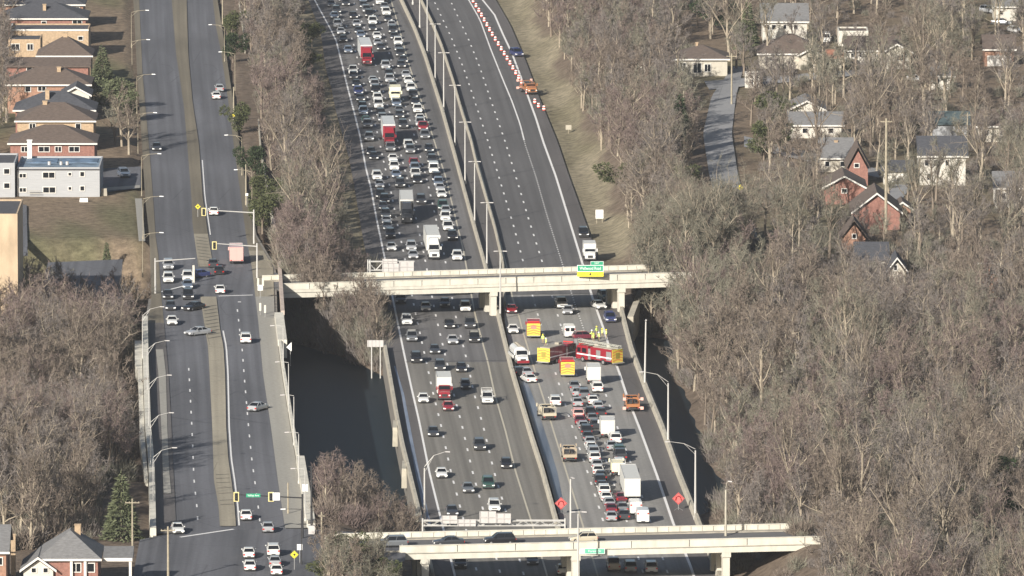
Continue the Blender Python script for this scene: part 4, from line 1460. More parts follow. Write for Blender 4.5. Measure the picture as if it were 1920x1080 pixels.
TPL['box_pink'] = cargo_template('box', 8.2, 2.5, 3.2, .6, 2.5, 2.1, dict(cab=P_['pink'], box=P_['pink']), (2.9, -2.5))


def ambulance_template():
    t = cargo_template('box', 7.0, 2.45, 2.95, .7, 2.4, 2.0, dict(cab=P_['red'], box=mat('rescue_red', (.30, .02, .02), .4)), (2.4, -2.1))
    yb = -3.5
    mb = MB()
    mb.box(-1.2, 1.2, yb - .07, yb - .035, .55, 2.75)
    y = yb - .075
    # red chevrons on yellow
    for k in range(4):
        z = .75 + k * .45
        for sx in (-1, 1):
            mb.poly([(0, y, z + .26), (sx * 1.15, y, z - .06), (sx * 1.15, y, z + .14), (0, y, z + .46)][::sx], 1)
    mb.box(-.5, .5, y - .01, y, 1.75, 2.35, 2)
    mb.box(-1.15, 1.15, y - .2, y + .03, .45, .58, 3)
    t['parts'].append(('chevron_panel', mb.data('chevron_panel', [P_['yellow'], mat('chevron_orange', (.66, .22, .06), .5), mat('pale_red', (.60, .22, .16), .5), M_STEEL]), False, None))
    mb = MB(); mb.box(-1.05, 1.05, yb + .05, yb + .35, 2.96, 3.12)
    t['parts'].append(('light_bar', mb.data('light_bar', [mat('red_lens', (.6, .04, .03), .3)]), False, None))
    t['parts'] = [p for p in t['parts'] if p[0] != 'rear_door']
    return t


TPL['ambulance'] = ambulance_template()


def fire_engine_template(rear_yellow=True, ladder=False, side='red'):
    L, w = 9.6, 1.27
    red = P_['red'] if side == 'red' else P_['maroon']
    parts = []
    mb = MB()
    yf = L / 2
    # flat-nosed crew cab with bevelled edges
    mb.loft([[(x * w * f, y, z) for x, z in ((-1, .5), (-1, 1.9), (-.88, zt), (.88, zt), (1, 1.9), (1, .5))] for y, f, zt in ((yf, .93, 2.2), (yf - .3, 1, 2.85), (yf - 3.2, 1, 2.95))][::-1])
    parts.append(('cab', mb.data('cab', [red]), False, None))
    mb = MB()
    mb.hexa([(-w * .9, yf - .28, 1.75), (w * .9, yf - .28, 1.75), (w * .9, yf + .03, 1.75), (-w * .9, yf + .03, 1.75), (-w * .85, yf - .3, 2.6), (w * .85, yf - .3, 2.6), (w * .85, yf - .16, 2.6), (-w * .85, yf - .16, 2.6)])
    for sx in (-1, 1):
        mb.box(sx * w - .015, sx * w + .015, yf - 1.3, yf - .5, 1.7, 2.5); mb.box(sx * w - .015, sx * w + .015, yf - 2.8, yf - 1.7, 1.7, 2.5)
    parts.append(('windows', mb.data('windows', [M_GLASS]), False, None))
    mb = MB()
    mb.box(-w, w, -L / 2 + .1, yf - 3.9, .75, 2.9)
    parts.append(('body', mb.data('body', [red]), False, None))
    # pump panel between cab and body
    mb = MB(); mb.box(-w * .97, w * .97, yf - 3.88, yf - 3.22, .6, 2.5)
    for sx in (-1, 1):
        for zz in (1.2, 1.6, 2.0):
            mb.tube((sx * w * .97, yf - 3.55, zz), (sx * (w + .12), yf - 3.55, zz), .12)
    parts.append(('pump_panel', mb.data('pump_panel', [M_STEEL]), False, None))
    # roller shutters with white stripe
    mb = MB()
    for sx in (-1, 1):
        for a, b in ((-L / 2 + .3, -L / 2 + 1.6), (-L / 2 + 3.1, -L / 2 + 4.2)):
            mb.box(sx * w - .02, sx * w + .02, a, b, .95, 2.5)
        mb.box(sx * w - .03, sx * w + .03, -L / 2 + .2, yf - .4, 1.28, 1.48, 1)
    parts.append(('locker_shutter', mb.data('locker_shutter', [M_STEEL if ladder else red, M_SIGN_W]), False, None))
    mb = MB(); y = -L / 2
    mb.box(-w, w, y + .02, y + .09, .6, 2.95, 0)
    for k in range(4):
        z = .8 + k * .5
        for sx in (-1, 1):
            mb.poly([(0, y + .012, z + .24), (sx * w * .93, y + .012, z - .04), (sx * w * .93, y + .012, z + .16), (0, y + .012, z + .44)][::sx], 1)
    mb.box(-.45, .45, y - .02, y + .015, 1.3, 2.3, 2)
    mb.box(-w, w, y - .45, y + .02, .45, .6, 3)
    parts.append(('chevron_panel', mb.data('chevron_panel', [P_['yellow'], mat('chevron_orange', (.66, .22, .06), .5), mat('olive_door', (.30, .25, .04), .6), M_STEEL]), False, None))
    mb = MB()
    mb.box(-w * .8, w * .8, yf - 1.0, yf - .6, 2.96, 3.12)
    parts.append(('light_bar', mb.data('light_bar', [mat('red_lens', (.6, .04, .03), .3)]), False, None))
    # hose bed and deck clutter
    mb = MB()
    mb.box(-w * .8, w * .8, -L / 2 + .5, 0.5, 2.91, 3.05)
    mb.box(-.4, .4, -.2, .9, 3.05, 3.4)
    parts.append(('hose_bed', mb.data('hose_bed', [M_CONC_OLD]), False, None))
    if ladder:
        mb = MB()
        x0, x1, za, zb = -.42, .42, 3.1, 3.25
        for x in (x0, x1):
            for dz in (0, .45):
                mb.tube((x, -L / 2 - .6, za + dz), (x, yf + .2, zb + dz), .06, n=4)
            for k in range(22):
                t0, t1 = k / 22, (k + 1) / 22
                f = lambda t: (-L / 2 - .6 + (L + .8) * t, za + (zb - za) * t)
                a, b = f(t0), f(t1)
                mb.tube((x, a[0], a[1]), (x, b[0], b[1] + .45), .03, n=3, cap=False)
        for k in range(30):
            t = k / 30
            yy, zz = -L / 2 - .6 + (L + .8) * t, za + (zb - za) * t
            mb.tube((x0, yy, zz), (x1, yy, zz), .03, n=3, cap=False)
        mb.tube((0, -L / 2 + 2.2, 2.9), (0, -L / 2 + 2.2, 3.6), .5, .4, 10)
        parts.append(('aerial_ladder', mb.data('aerial_ladder', [mat('ladder_grey', (.42, .42, .36), .6)]), False, None))
        mb = MB()
        mb.box(-.7, .7, yf + .1, yf + .9, 3.0, 3.1)
        for a in ((-.7, -.64, yf + .1, yf + .9), (.64, .7, yf + .1, yf + .9), (-.64, .64, yf + .84, yf + .9), (-.64, .64, yf + .1, yf + .16)):
            mb.box(a[0], a[1], a[2], a[3], 3.1, 3.8)
        parts.append(('bucket', mb.data('bucket', [M_STEEL]), False, None))
    mb = MB(); mb.box(-.14, .14, -.04, .04, -.1, .1)
    hl = mb.data('headlight', [M_LAMP])
    for sx in (-1, 1):
        parts.append(('headlight', hl, False, (sx * w * .7, yf + .02, .95)))
        for yy in (yf - 1.9, -2.4):
            parts.append(('wheel', WHEEL_T, False, (sx * (w - .12), yy, .5)))
    mb = MB(); mb.box(-w, w, yf - .1, yf + .25, .38, .62)
    parts.append(('bumper', mb.data('bumper', [M_STEEL]), False, None))
    return dict(L=L, parts=parts)


TPL['engine_a'] = fire_engine_template(True, False, 'maroon')
TPL['engine_b'] = fire_engine_template(True, True, 'red')


def tanker_template():
    t = cargo_template('box', 8.6, 2.45, 1.3, 1.0, 2.6, 2.3, dict(cab=P_['white'], box=BOXW), (3.2, -2.2, -3.3))
    t['parts'] = [p for p in t['parts'] if p[0] not in ('rear_door', 'roof_rail', 'cargo_box')]
    mb = MB()
    n = 14
    rings = []
    for y, f in ((-4.2, .55), (-4.05, .9), (-3.8, 1), (1.5, 1), (1.75, .9), (1.9, .55)):
        rings.append([(1.2 * f * math.cos(2 * math.pi * i / n), y, 2.05 + 1.0 * f * math.sin(2 * math.pi * i / n)) for i in range(n)])
    mb.loft(rings[::-1])
    t['parts'].append(('tank', mb.data('tank', [P_['white']], smooth=False), False, None))
    mb = MB()
    for yy in (-3.2, -2.0, -.8, .4):
        mb.tube((0, yy, 3.0), (0, yy, 3.2), .3, .3, 10)
    mb.box(-.5, .5, -3.8, 1.4, 3.04, 3.09)
    t['parts'].append(('hatch', mb.data('hatch', [M_CONC_OLD]), False, None))
    mb = MB()
    for sx in (-1, 1):
        mb.box(sx * 1.28 - .1, sx * 1.28 + .1, -3.9, 1.2, .95, 1.5)
    t['parts'].append(('side_locker', mb.data('side_locker', [P_['white']]), False, None))
    mb = MB(); mb.box(-1.1, 1.1, 4.36, 4.42, .5, .95)
    t['parts'].append(('front_guard', mb.data('front_guard', [P_['red']]), False, None))
    return t


TPL['tanker'] = tanker_template()


def work_truck_template(col, arms=True):
    t = cargo_template('box', 7.2, 2.3, 1.4, .9, 2.25, 2.2, dict(cab=P_[col], box=P_[col]), (2.5, -2.2))
    t['parts'] = [p for p in t['parts'] if p[0] not in ('rear_door', 'roof_rail')]
    mb = MB()
    for sx in (-1, 1):
        for yy in (-3.3, -1.5, .6):
            mb.box(sx * 1.08 - .05, sx * 1.08 + .05, yy - .05, yy + .05, 1.4, 2.3)
        mb.box(sx * 1.08 - .06, sx * 1.08 + .06, -3.4, .7, 2.3, 2.4)
    mb.box(-1.0, 1.0, -3.4, -3.3, 2.3, 2.4)
    t['parts'].append(('rack', mb.data('rack', [P_[col]]), False, None))
    mb = MB()
    mb.box(-.9, -.1, -3.0, -1.2, 1.42, 2.0); mb.box(.1, .85, -2.6, -.6, 1.42, 1.8); mb.tube((.3, -3.2, 2.0), (-.2, .3, 2.1), .14)
    t['parts'].append(('load', mb.data('load', [M_DARK]), False, None))
    if arms:
        mb = MB()
        for sx in (-1, 1):
            mb.box(sx * 1.5 - .28, sx * 1.5 + .28, -3.9, -3.75, .5, 1.0)
            mb.box(sx * 1.5 - .25, sx * 1.5 + .25, -3.9, -3.75, 2.1, 2.6)
            mb.tube((sx * 1.0, -3.6, .8), (sx * 1.5, -3.8, .8), .07); mb.tube((sx * 1.0, -3.6, 2.2), (sx * 1.5, -3.8, 2.3), .06)
        t['parts'].append(('warning_panel', mb.data('warning_panel', [mat('pinkish_panel', (.75, .45, .38), .5)]), False, None))
    return t


TPL['work_orange'] = work_truck_template('orange')
TPL['work_tan'] = work_truck_template('tan', False)
TPL['work_beige'] = work_truck_template('beige', False)
# pickup with a ladder rack
t = TPL['pickup']
mb = MB()
for sx in (-1, 1):
    for yy in (-2.7, -.9):
        mb.tube((sx * .9, yy, 1.2), (sx * .9, yy, 2.15), .05, n=5)
    mb.tube((sx * .9, -2.8, 2.15), (sx * .9, 1.3, 2.15), .05, n=5)
for yy in (-2.7, -.9, .8):
    mb.tube((-.9, yy, 2.15), (.9, yy, 2.15), .05, n=5)
mb.box(-.55, -.1, -2.7, -1.0, 1.05, 1.75); mb.box(.1, .6, -2.2, -1.2, 1.05, 1.6)
TPL['rack_pickup'] = dict(L=t['L'], parts=t['parts'] + [('ladder_rack', mb.data('ladder_rack', [M_STEEL_L]), False, None)])
t = TPL['van']
mb = MB()
for sx in (-.45, .45):
    mb.box(sx - .33, sx + .33, -2.63, -2.602, 1.25, 1.85)
TPL['window_van'] = dict(L=t['L'], parts=t['parts'] + [('rear_window', mb.data('rear_window', [M_GLASS]), False, None)])
# police style light bar car
t = TPL['suv']
mb = MB(); mb.box(-.55, .55, -.5, -.2, 1.77, 1.9)
TPL['police_suv'] = dict(L=t['L'], parts=t['parts'] + [('light_bar', mb.data('light_bar', [P_['blue']]), False, None)])

KINDNAME = dict(sedan=('parked_car', 'sedan', 'car'), hatch=('car', 'hatchback', 'car'), suv=('car', 'SUV', 'car'), police_suv=('car', 'SUV with a roof bar', 'car'), pickup=('pickup_truck', 'pickup', 'pickup truck'), rack_pickup=('pickup_truck', 'pickup with a ladder rack', 'pickup truck'), van=('van', 'van', 'van'), window_van=('van', 'van with two dark rear windows', 'van'),
                minivan=('van', 'minivan', 'van'), semi_red=('tractor_trailer', 'tractor trailer with red cab', 'truck'), semi_white=('tractor_trailer', 'white tractor trailer', 'truck'), semi_dark=('tractor_trailer', 'tractor trailer with dark cab', 'truck'),
                box_white=('box_truck', 'white box truck', 'truck'), box_red=('box_truck', 'white box truck with red cab', 'truck'), box_cream=('box_truck', 'pale yellow box truck', 'truck'), box_small=('box_truck', 'small pale yellow truck', 'truck'), box_pink=('box_truck', 'pink lorry', 'truck'),
                ambulance=('ambulance', 'ambulance', 'ambulance'), engine_a=('fire_engine', 'fire engine', 'fire engine'), engine_b=('fire_engine', 'ladder truck', 'fire engine'), tanker=('tanker_truck', 'tanker', 'truck'),
                work_orange=('work_truck', 'orange work truck', 'truck'), work_tan=('work_truck', 'tan work truck', 'truck'), work_beige=('work_truck', 'beige work truck', 'truck'))
USED = {}


def vehicle(kind, color, loc, heading, label, group=None, pitch=0.0):
    """heading: direction vector the vehicle faces"""
    t = TPL[kind]
    nm, kn, cat = KINDNAME[kind]
    if nm == 'parked_car':
        nm = 'car'
    rz = math.atan2(heading[1], heading[0]) - math.pi / 2
    root = empty(nm, loc, rz, label, cat, group)
    for pn, me, painted, off in t['parts']:
        put(pn, me, root, off, 0, PNT[color] if (painted and color) else None)
    return root


def place_px(kind, color, x, y, d, away, label, group=None, z=0.025, rot=0.0):
    """x, y: where the end of the vehicle that faces the camera meets the ground; d: unit road direction pointing away"""
    L = TPL[kind]['L']
    P = G(x, y, z)
    dd = d.copy(); dd.rotate(Matrix.Rotation(rot, 3, 'Z'))
    c = P + dd * (L / 2)
    h = dd if away else -dd
    return vehicle(kind, color, (c.x, c.y, z), h, label, group)


LANES_L = [HL_LINE] + HL_L + [HL_RLINE]


def lane_dir(polys, x, y):
    best = min(polys, key=lambda p: abs(pxat(p, y) - x))
    return tangent(best, y), best


def lane_index(bounds, x, y):
    for i in range(len(bounds) - 1):
        if x < pxat(bounds[i + 1], y):
            return i
    return len(bounds) - 1


def lane_snap(bounds, x, y):
    """keep a car inside its lane: pull its centre towards the lane's middle"""
    i = max(0, min(len(bounds) - 2, lane_index(bounds, x, y)))
    m = (pxat(bounds[i], y) + pxat(bounds[i + 1], y)) / 2
    return x * .6 + m * .4 if abs(x - m) < 26 else x


JAM = [('dark', 'sedan', 626, 14), ('dark', 'sedan', 680, 16), ('white', 'suv', 709, 10), ('dark', 'suv', 721, 5), ('white', 'suv', 725, 30), ('dark', 'sedan', 728, 42), ('silver', 'sedan', 737, 53), ('dark', 'suv', 738, 64), ('dark', 'sedan', 741, 75), ('white', 'suv', 750, 86), ('gray', 'sedan', 750, 97), ('dark', 'suv', 753, 108), ('dark', 'sedan', 761, 119),
       ('dark', 'suv', 638, 27), ('black', 'sedan', 666, 36), ('silver', 'sedan', 671, 51), ('black', 'suv', 693, 34), ('white', 'minivan', 700, 47), ('dark', 'sedan', 697, 59), ('white', 'sedan', 708, 74), ('silver', 'sedan', 707, 87), ('silver', 'suv', 633, 53), ('silver', 'sedan', 639, 66), ('dark', 'sedan', 642, 80), ('bluegray', 'hatch', 654, 101), ('dark', 'sedan', 673, 64),
       ('semi_red', None, 689, 124), ('silver', 'suv', 724, 131), ('white', 'pickup', 662, 141), ('dark', 'suv', 732, 147), ('silver', 'sedan', 701, 158), ('black', 'sedan', 669, 164), ('blue', 'suv', 673, 179), ('dark', 'sedan', 677, 191), ('gray', 'suv', 739, 170), ('box_cream', None, 742, 193), ('silver', 'sedan', 763, 147), ('white', 'sedan', 768, 158), ('white', 'suv', 773, 173), ('dark', 'suv', 777, 186), ('black', 'sedan', 781, 198),
       ('white', 'suv', 785, 213), ('white', 'sedan', 790, 229), ('black', 'suv', 705, 177), ('white', 'suv', 709, 192), ('white', 'pickup', 709, 205), ('black', 'suv', 681, 209), ('black', 'suv', 713, 221), ('gray', 'sedan', 750, 214),
       ('green', 'sedan', 687, 233), ('gray', 'suv', 691, 266), ('semi_red', None, 731, 276), ('dark', 'suv', 757, 242), ('red', 'pickup', 795, 247), ('gray', 'suv', 798, 262), ('white', 'minivan', 767, 281), ('black', 'sedan', 806, 286), ('black', 'sedan', 694, 292), ('white', 'sedan', 737, 305), ('white', 'suv', 738, 321), ('dark', 'sedan', 810, 299), ('white', 'van', 812, 327),
       ('red', 'suv', 777, 315), ('white', 'pickup', 778, 336), ('white', 'suv', 706, 339), ('bluegray', 'sedan', 742, 335), ('black', 'suv', 819, 342), ('silver', 'sedan', 711, 354), ('dark', 'suv', 751, 353), ('silver', 'sedan', 827, 360), ('white', 'sedan', 830, 372), ('green', 'minivan', 830, 395), ('white', 'suv', 834, 416), ('white', 'minivan', 840, 434), ('black', 'suv', 711, 374), ('dark', 'sedan', 717, 395), ('dark', 'suv', 723, 411), ('silver', 'sedan', 724, 422),
       ('gray', 'sedan', 726, 433), ('dark', 'suv', 732, 448), ('dark', 'suv', 788, 384), ('semi_dark', None, 763, 420), ('black', 'suv', 851, 452), ('white', 'sedan', 732, 472), ('silver', 'suv', 769, 472), ('silver', 'sedan', 773, 487), ('semi_white', None, 814, 488), ('white', 'suv', 860, 490), ('dark', 'sedan', 655, -4), ('gray', 'suv', 690, -5), ('white', 'sedan', 640, 3)]
NEAR_L = [('dark', 'suv', 748, 571), ('white', 'sedan', 799, 585), ('black', 'sedan', 835, 577), ('dark', 'suv', 869, 553), ('white', 'suv', 874, 586), ('white', 'suv', 762, 611), ('gray', 'suv', 773, 642), ('black', 'sedan', 844, 617), ('dark', 'suv', 883, 617), ('silver', 'sedan', 850, 647), ('black', 'suv', 892, 644), ('dark', 'sedan', 816, 665), ('black', 'suv', 782, 682),
          ('dark', 'suv', 827, 697), ('black', 'sedan', 868, 699), ('box_red', None, 833, 752), ('dark', 'hatch', 877, 731), ('white', 'rack_pickup', 915, 759), ('white', 'sedan', 792, 757), ('red', 'sedan', 842, 772), ('dark', 'sedan', 813, 820), ('dark', 'suv', 902, 846), ('black', 'hatch', 953, 880), ('white', 'sedan', 829, 898), ('gray', 'sedan', 880, 926), ('green', 'suv', 917, 918), ('white', 'suv', 927, 961), ('dark', 'sedan', 850, 969),
          ('dark', 'suv', 864, 1068), ('dark', 'sedan', 999, 1061)]
LANE_WORDS = ['leftmost', 'second', 'third', 'rightmost']


def desc(kind, color):
    nm, kn, cat = KINDNAME[kind]
    if kind in ('sedan', 'hatch', 'suv', 'police_suv', 'pickup', 'rack_pickup', 'van', 'window_van', 'minivan'):
        return COLNAME[color] + ' ' + kn
    return kn


def run_column(items, bounds, away, tail, group, words=LANE_WORDS):
    """items sorted per lane; each label: look, lane, how many vehicles up its lane"""
    lanes = {}
    for it in items:
        a, b, x, y = it
        kind, color = (a, b) if b is None else (b, a)
        i = max(0, min(len(bounds) - 2, lane_index(bounds, x, y)))
        lanes.setdefault(i, []).append((y, x, kind, color))
    for i, L in lanes.items():
        L.sort(reverse=True)
        for k, (y, x, kind, color) in enumerate(L):
            d, _ = lane_dir(bounds, x, y)
            xx = lane_snap(bounds, x, y)
            lb = '%s in the %s lane, %s up %s' % (desc(kind, color), words[i], ORD[k] if k < len(ORD) else 'last', tail)
            place_px(kind, color, xx, y, d, away, lb, group, rot=R(random.uniform(-1.2, 1.2)))


# fill the longer gaps of the jam with more dark cars, as tightly as the photograph has them
rj = random.Random(5)
by = {}
for it in JAM:
    by.setdefault(lane_index(LANES_L, it[2], it[3]), []).append(it)
for li, L in by.items():
    L.sort(key=lambda q: q[3])
    for a_, b_ in zip(L[:-1], L[1:]):
        gap = b_[3] - a_[3]
        need = 34 if str(b_[0]).startswith('semi') or (b_[0] == 'box_cream') else 17
        if gap > need and b_[3] < 420 and rj.random() < .75:
            yy = a_[3] + rj.uniform(8, 9.5)
            i_ = max(0, min(3, li))
            xx = (pxat(LANES_L[i_], yy) + pxat(LANES_L[i_ + 1], yy)) / 2 + rj.uniform(-3, 3)
            JAM.append((rj.choice(['dark', 'black', 'dark', 'gray', 'silver', 'bluegray']), rj.choice(['sedan', 'suv', 'suv', 'hatch']), xx, yy))
run_column(JAM, LANES_L, False, 'beyond the far overpass', 'vehicles in the jam facing the camera beyond the far overpass')
run_column([v for v in NEAR_L if v[3] < 1000], LANES_L, False, 'towards the far overpass', 'vehicles driving between the two overpasses on the left carriageway')
for v, lb in zip([v for v in NEAR_L if v[3] > 1000], ('dark SUV in the shade just below the near overpass, left carriageway', 'dark sedan in the shade below the near overpass left of the middle pier')):
    d, _ = lane_dir(LANES_L, v[2], v[3])
    place_px(v[1], v[0], v[2], v[3], d, False, lb, 'vehicles under the near overpass')

QUEUE = [('gray', 'sedan', 1078, 733), ('silver', 'sedan', 1083, 745), ('gray', 'suv', 1096, 749), ('white', 'suv', 1121, 737), ('white', 'sedan', 1113, 760), ('silver', 'sedan', 1084, 764), ('silver', 'hatch', 1122, 771), ('pink', 'suv', 1085, 787), ('maroon', 'sedan', 1088, 798), ('silver', 'sedan', 1095, 808), ('black', 'suv', 1100, 818), ('dark', 'sedan', 1103, 828), ('silver', 'sedan', 1107, 838),
         ('white', 'sedan', 1110, 848), ('silver', 'suv', 1114, 858), ('white', 'suv', 1116, 869), ('silver', 'sedan', 1120, 881), ('white', 'sedan', 1122, 892), ('black', 'suv', 1126, 912), ('white', 'suv', 1134, 931), ('white', 'sedan', 1138, 942), ('silver', 'sedan', 1144, 953), ('maroon', 'sedan', 1147, 964), ('silver', 'sedan', 1147, 979),
         ('white', 'suv', 1155, 833), ('silver', 'sedan', 1148, 846), ('green', 'suv', 1162, 856), ('dark', 'pickup', 1165, 867), ('white', 'suv', 1163, 881), ('maroon', 'sedan', 1166, 943), ('gray', 'sedan', 1168, 962), ('dark', 'sedan', 1128, 902), ('dark', 'sedan', 1130, 921), ('black', 'sedan', 1108, 782), ('dark', 'hatch', 1128, 783), ('gray', 'sedan', 1112, 794), ('dark', 'sedan', 1118, 806), ('dark', 'sedan', 1171, 976), ('white', 'van', 1193, 966)]
QB = [HR_YLINE, HR_A, HR_B, HR_GORE, HR_RLINE]
QX = []
lanes = {}
for c, k, x, y in QUEUE:
    lanes.setdefault(0 if x < pxat(pl((730, 1090), (800, 1115), (850, 1135), (980, 1160)), y) else 1, []).append((y, x, k, c))
for i, L in lanes.items():
    L.sort(reverse=True)
    for k, (y, x, kind, color) in enumerate(L):
        d = tangent(HR_B, y)
        lb = '%s seen from behind in the %s queue, %s up from the near overpass' % (desc(kind, color), ('left', 'right')[i], ORD[k])
        place_px(kind, color, x, y, d, True, lb, 'vehicles queuing behind the fire engines', rot=R(random.uniform(-1.5, 1.5)))
for kind, color, x, y, away, rot, lb in [
        ('box_white', None, 1114, 722, True, 0, 'white box truck seen from behind at the head of the queue below the ladder truck'),
        ('box_white', None, 1140, 823, True, 0, 'white box truck seen from behind halfway along the queue of cars'),
        ('semi_white', None, 1186, 944, True, 0, 'big white trailer seen from behind with bright double doors, casting a long shadow'),
        ('box_small', None, 1158, 894, True, 0, 'small pale yellow truck just left of the big white trailer'),
        ('white', 'van', 1206, 982, True, 0, 'white van nearest the near overpass parapet in the right queue'),
        ('red', 'sedan', 960, 589, False, 0, 'red sedan on the left shoulder beside the median barrier, facing the camera'),
        ('white', 'sedan', 963, 627, False, 0, 'white sedan on the left shoulder above the tanker'),
        ('white', 'pickup', 1055, 580, False, .06, 'white pickup standing in the empty lanes just below the far overpass'),
        ('silver', 'sedan', 1064, 591, False, -.1, 'silver sedan standing against the nose of the white pickup'),
        ('white', 'sedan', 1129, 581, False, .25, 'white sedan on the right shoulder beside the pier of the far overpass'),
        ('green', 'suv', 1140, 565, False, .2, 'green SUV in the shade on the right shoulder under the far overpass'),
        ('blue', 'police_suv', 1146, 606, False, .05, 'dark blue police style SUV on the right shoulder below the white sedan'),
        ('ambulance', None, 1000.5, 635, True, -.03, 'red ambulance with yellow chevron back, above the tanker in the left lane'),
        ('ambulance', None, 1064.5, 708, True, 0, 'red ambulance with yellow chevron back, below the fire engines'),
        ('white', 'window_van', 1069, 634, True, .05, 'white van with two dark rear windows between the ambulance and the crashed red car'),
        ('tanker', None, 981, 686, False, .12, 'white tanker truck parked by the median barrier, left of the fire engines'),
        ('silver', 'sedan', 991, 707, True, .22, 'silver sedan on the left shoulder just below the tanker'),
        ('white', 'sedan', 998, 719, True, .22, 'white sedan on the left shoulder, lower one of the pair below the tanker'),
        ('black', 'hatch', 975, 706, True, .1, 'black car squeezed between the silver sedan and the median barrier'),
        ('white', 'suv', 1042, 763, True, 0, 'white SUV standing alone left of the queue, seen from behind'),
        ('work_beige', None, 1031, 790, True, .12, 'beige work truck with a loaded bed on the left shoulder line'),
        ('work_orange', None, 1187, 773, True, 0, 'orange work truck with corner panels on the right shoulder'),
        ('work_tan', None, 1069, 868, True, 0, 'orange-brown work truck with a rack straddling the left shoulder line'),
        ('tan', 'pickup', 1152, 1073, True, 0, 'tan pickup in the shade below the near overpass, leftmost of three'),
        ('gray', 'suv', 1183, 1075, True, 0, 'grey SUV in the shade below the near overpass, middle of three'),
        ('silver', 'suv', 1222, 1076, True, 0, 'silver SUV below the near overpass, rightmost of three'),
        ('white', 'sedan', 1056, 1079, True, 0, 'white sedan half hidden by the middle pier of the near overpass'),
        ('box_white', None, 1107, 491, False, 0, 'white box truck parked on the right shoulder just beyond the far overpass'),
        ('black', 'suv', 1095, 446, False, 0, 'small black SUV parked on the right shoulder beyond the white box truck'),
        ('blue', 'police_suv', 974, 107, False, .25, 'dark car with a roof bar pulled over on the grass edge above the barrels'),
        ('work_orange', None, 999, 178, False, .2, 'orange work truck parked at the end of the barrel line on the verge')]:
    if kind in PNT:
        kind, color = color, kind
    else:
        color = None
    p = tangent(HR_RLINE if x > 1080 else HR_A, y)
    place_px(kind, color, x, y, p, away, lb, None, rot=rot)

# crashed crimson car seen side-on
P = G(1096, 636, .03)
vehicle('hatch', 'maroon', (P.x, P.y, .03), Vector((.95, .25, 0)), 'crimson crashed hatchback lying across the lane among the firefighters')
# the two engines blocking the road
d = tangent(HR_B, 680)


def angled(kind, x, y, th, label):
    P = G(x, y, .025)
    dd = d.copy(); dd.rotate(Matrix.Rotation(th, 3, 'Z'))
    c = P + dd * (TPL[kind]['L'] / 2)
    vehicle(kind, None, (c.x, c.y, .025), dd, label)


angled('engine_a', 1019, 684, R(-33), 'maroon fire engine with bright yellow back, left one of the pair blocking the road')
angled('engine_b', 1158, 686, R(40), 'red ladder truck with grey aerial ladder and yellow back, right one blocking the road')

# parkway traffic
for c, k, x, y, away, dx, lb in [
        ('white', 'sedan', 406, 187, True, 0, 'white sedan alone in the far parkway lanes, dark rear window'), ('silver', 'hatch', 412, 173, True, 0, 'small silver car just beyond the lone white sedan on the far parkway'),
        ('dark', 'sedan', 294, 284, False, 0, 'dark sedan alone in the left lanes of the far parkway'), ('white', 'sedan', 401, 405, True, 0, 'white sedan under the upper mast arm on the far parkway'),
        ('dark', 'sedan', 400, 503, True, 0, 'dark sedan waiting left of the pink lorry at the far junction'), ('black', 'sedan', 411, 516, True, 0, 'black sedan crossing the far junction just below the dark one'),
        ('silver', 'suv', 316, 507, False, 0, 'silver SUV waiting behind the white one at the far junction, left kerb'), ('white', 'suv', 316, 532, False, 0, 'white SUV first at the left kerb of the far junction'),
        ('white', 'suv', 352, 529, False, 0, 'white SUV beside the yellow signal post at the far junction'), ('bluegray', 'sedan', 352, 543, False, 0, 'blue-grey sedan just below the white SUV at the far junction'),
        ('black', 'suv', 353, 563, False, 0, 'black SUV in the middle of the far junction'), ('black', 'sedan', 315, 562, False, 0, 'black sedan passing the left corner of the far junction'),
        ('dark', 'sedan', 320, 583, False, 0, 'dark sedan in the tree shade at the start of the parkway bridge'), ('white', 'sedan', 323, 611, False, 0, 'white sedan coming onto the parkway bridge in the left lane'),
        ('white', 'sedan', 413, 552, True, 0, 'white sedan at the stop line of the far junction, right half'), ('white', 'suv', 461, 645, True, 0, 'white SUV on the right half of the parkway bridge, near the far junction'),
        ('white', 'sedan', 462, 977, True, 0, 'white sedan below the green name plate, waiting at the near junction'), ('silver', 'sedan', 503, 1000, True, 0, 'silver sedan in the right lane entering the near junction'),
        ('white', 'minivan', 513, 1044, True, 0, 'large white minivan by the kerb in the near junction'), ('white', 'sedan', 467, 1048, True, 0, 'white sedan in the near junction left of the white minivan'),
        ('white', 'sedan', 469, 1072, True, 0, 'white sedan at the bottom edge, left file of the near junction'), ('silver', 'sedan', 516, 1064, True, 0, 'silver sedan directly below the large white minivan'),
        ('white', 'sedan', 519, 1080, True, 0, 'white sedan cut by the bottom edge in the right file')]:
    t_ = tangent(A_R if x > 380 else A_L, y, ZA)
    place_px(k, c, x, y, t_, away, lb, 'vehicles on the parkway', z=ZA + .015)
for c, k, x, y, hd, lb in [('black', 'sedan', 363, 583, (-.6, -.8, 0), 'black sedan turning out of the far junction beside the hatched median'), ('silver', 'sedan', 371, 630, (-.75, -.6, 0), 'silver dark-roofed sedan turning across the parkway bridge lanes'),
                           ('silver', 'sedan', 484, 771, (.45, .9, 0), 'silver sedan by the right kerb halfway along the parkway bridge'), ('blue', 'sedan', 370, 522, (-.8, -.5, 0), 'dark blue car nosing past the yellow signal post'),
                           ('white', 'sedan', 333, 1000, (.1, -1, 0), 'white car half hidden by the crosswise sign at the near junction')]:
    P = G(x, y - 2, ZA + .015)
    vehicle(k, c, (P.x, P.y, ZA + .015), Vector(hd), lb, 'vehicles on the parkway')
P = G(443.5, 496, ZA + .015)
place_px('box_pink', None, 443.5, 496, tangent(A_R, 496, ZA), True, 'pink lorry seen from behind in the right lane at the far junction', None, z=ZA + .015)
P = G(232, 331, 6.0)
